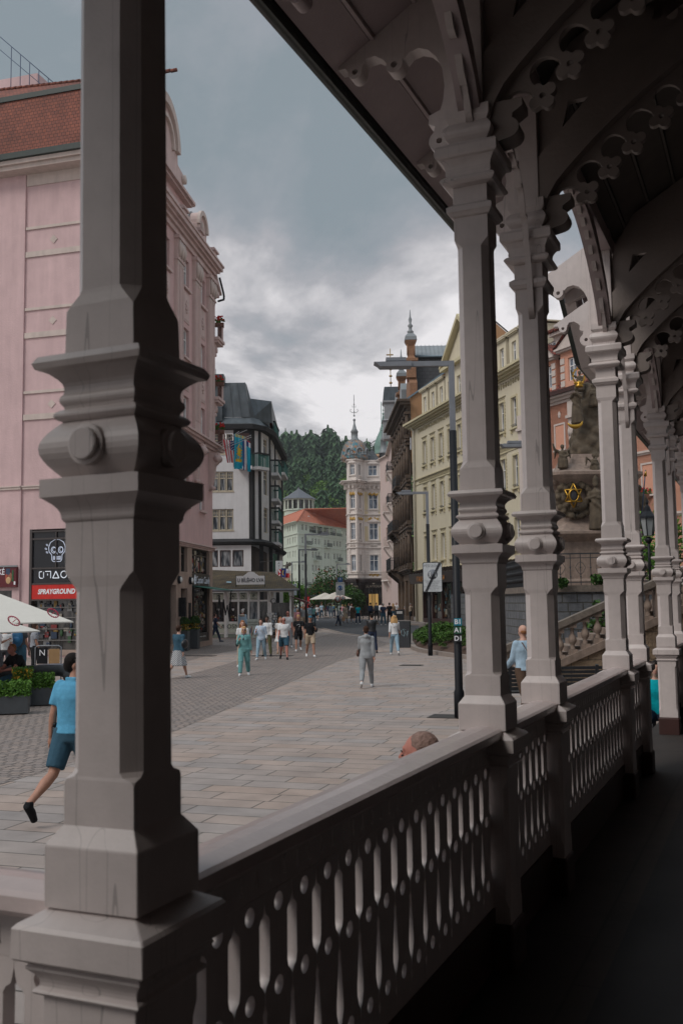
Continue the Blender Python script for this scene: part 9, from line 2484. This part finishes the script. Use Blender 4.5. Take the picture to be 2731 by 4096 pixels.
bag(ppl[16], 'pack', cmat('dark_pack', (.02,.03,.045)), 'dark backpack on the white tee in the crowd', '')
bag(ppl[24], 'bag', LEA, 'black sling bag on the tall pale blue jacket', 'back', 1.0)
bag(ppl[30], 'pack', cmat('blue_pack', (.02,.1,.2)), 'blue backpack near the cream parasols', '', .9)
# beside the second and third column
p = person((3.42, 19.0, 0), -25, 1.83, 'walk2', False, 'p', ('bald', 'ginger'), ('tlo', 'ltblue'), ('bl', 'brown'), 'brown', 'balding man in light blue shirt between the second and third column', .014, 1.05); bag(p, 'bag', BRL, 'brown leather sling bag on the light blue shirt', 'back', .9)
person((2.72, 19.6, 0), 60, 1.70, 'bagarmR', True, 'p', ('short', 'brown'), ('tso', 'beige'), ('bl', 'dgrey'), 'brown', 'person mostly hidden by the second column holding up both hands', .02)
p = person((4.62, 14.9, -.02), 200, 1.70, 'sit', True, 'p', ('short', 'dark'), ('tlo', 'turq'), ('bl', 'navy'), 'black', 'person in teal jacket sitting on the bench beyond the fifth column', .02)
# café guests on the left
x_, y_ = -8.15, 24.0
person((-8.55, 24.0, .02), 150, 1.66, 'sit', True, 'p', ('long', 'dark'), ('tlo', 'grey'), ('bl', 'navy'), 'white', 'seated dark haired woman in grey cardigan at the left edge', .016)
person((-7.62, 23.9, .02), 215, 1.80, 'sitlean', False, 'r', ('crop', 'ginger'), ('tsoc', 'black'), ('bl', 'denim'), 'black', 'seated bearded man in black polo leaning on his knees', .016, 1.12)
p = person(PY(24, 32), -10, 1.66, 'stand', True, 'p', ('bun', 'blonde'), ('tso', 'white'), ('bl', 'dgrey'), 'black', 'blonde with bun in white tee under the umbrella', .018); bag(p, 'bag', BRL, 'brown bag with dark strap on the white tee', 'R', .9)
p = person(PY(83, 32.5), 5, 1.80, 'stand', False, 't', ('short', 'dark'), ('tso', 'dgrey'), ('blo', 'denim'), 'black', 'man in dark tee and blue trousers wearing a blue backpack', .018, 1.1); bag(p, 'pack', mat('bright_blue_pack', (.01,.10,.22), rough=.6), 'bright blue backpack on the dark tee under the umbrella', '', 1.25)
p = person(PY(140, 33.5), 60, 1.70, 'stand', True, 't', ('long', 'brown'), ('tso', ST_FINE), ('bl', 'black'), 'black', 'long haired woman in thin striped tee beside the shop window', .018); bag(p, 'bag', cmat('burgundy_coat', (.06,.01,.02)), 'burgundy garment bundle hanging from the striped arm', 'L', 1.5, False)
person(PY(-8, 31.5), 80, 1.76, 'bagarm', False, 't', ('short', 'brown'), ('tso', 'white'), ('bl', 'dgrey'), 'black', 'person in white tee cut by the left picture edge', .02)
# people sitting on the bench outside the railing
sb = thing('railing_bench', 'dark bench along the outside of the colonnade railing', 'bench', sl(4.0, 1.86, 0), PI/2 - AZ, 'dark slatted benches on the square')
mb = MB(); [mb.box(-2.2, 2.2, -.22+.1*k, -.14+.1*k, .42, .46) for k in range(5)]; mb.build('seat', BLKS, sb)
for x_ in (-2, -.7, .7, 2): mb = MB(); mb.box(x_-.03, x_+.03, -.2, .22, 0, .42); mb.build('leg', IRON, sb)
FO = math.degrees(AZ) - 90      # facing straight out of the colonnade
def seated(s_, l_, h, f, sk_, ha, to, bo, lab, dfa=0, pose='sit', vox=.014, fat=1.08, z=-.02): return person(tuple(sl(s_, l_, z)), FO+dfa, h, pose, f, sk_, ha, to, bo, 'black', lab, vox, fat)
seated(5.50, 1.84, 1.84, False, 'r', ('crop', 'buzz'), ('tso', 'dgrey'), ('bl', 'navy'), 'sunburnt balding man whose head shows above the railing', 0, 'sit', .007, 1.1, .035)
seated(4.75, 1.78, 1.66, False, 't', ('short', 'brown'), ('tso', 'denim'), ('bl', 'dgrey'), 'person in blue denim shirt seen through the balusters', 5)
seated(4.05, 1.78, 1.68, False, 't', ('short', 'brown'), ('tso', ST_FINE), ('bl', 'navy'), 'person in grey striped tee behind the middle balusters', -5)
seated(3.30, 1.78, 1.62, True, 'p', ('short', 'grey'), ('tlo', 'beige'), ('bl', 'beige'), 'person in beige behind the balusters near the first column', 8)
seated(2.60, 1.78, 1.60, True, 'p', ('short', 'grey'), ('tlo', ST_SHIRT), ('bl', 'sky'), 'person in pale striped blouse and blue trousers low behind the railing', 0)

# ============================================================ the air
hz_ = MB(); hz_.box(-380, 400, -40, 760, -1.6, 120)
HZ = bpy.data.materials.new('haze'); HZ.use_nodes = True; t_ = HZ.node_tree; t_.nodes.clear()
pv_ = t_.nodes.new('ShaderNodeVolumePrincipled'); pv_.inputs['Color'].default_value = (.80, .84, .88, 1); pv_.inputs['Density'].default_value = 0.0002; pv_.inputs['Anisotropy'].default_value = .2
mo_ = t_.nodes.new('ShaderNodeOutputMaterial'); t_.links.new(pv_.outputs[0], mo_.inputs['Volume'])
ho = hz_.build('haze', HZ); tag(ho, 'thin pale air between the square and the wooded hill', 'haze', kind='stuff')
sc.cycles.volume_bounces = 0
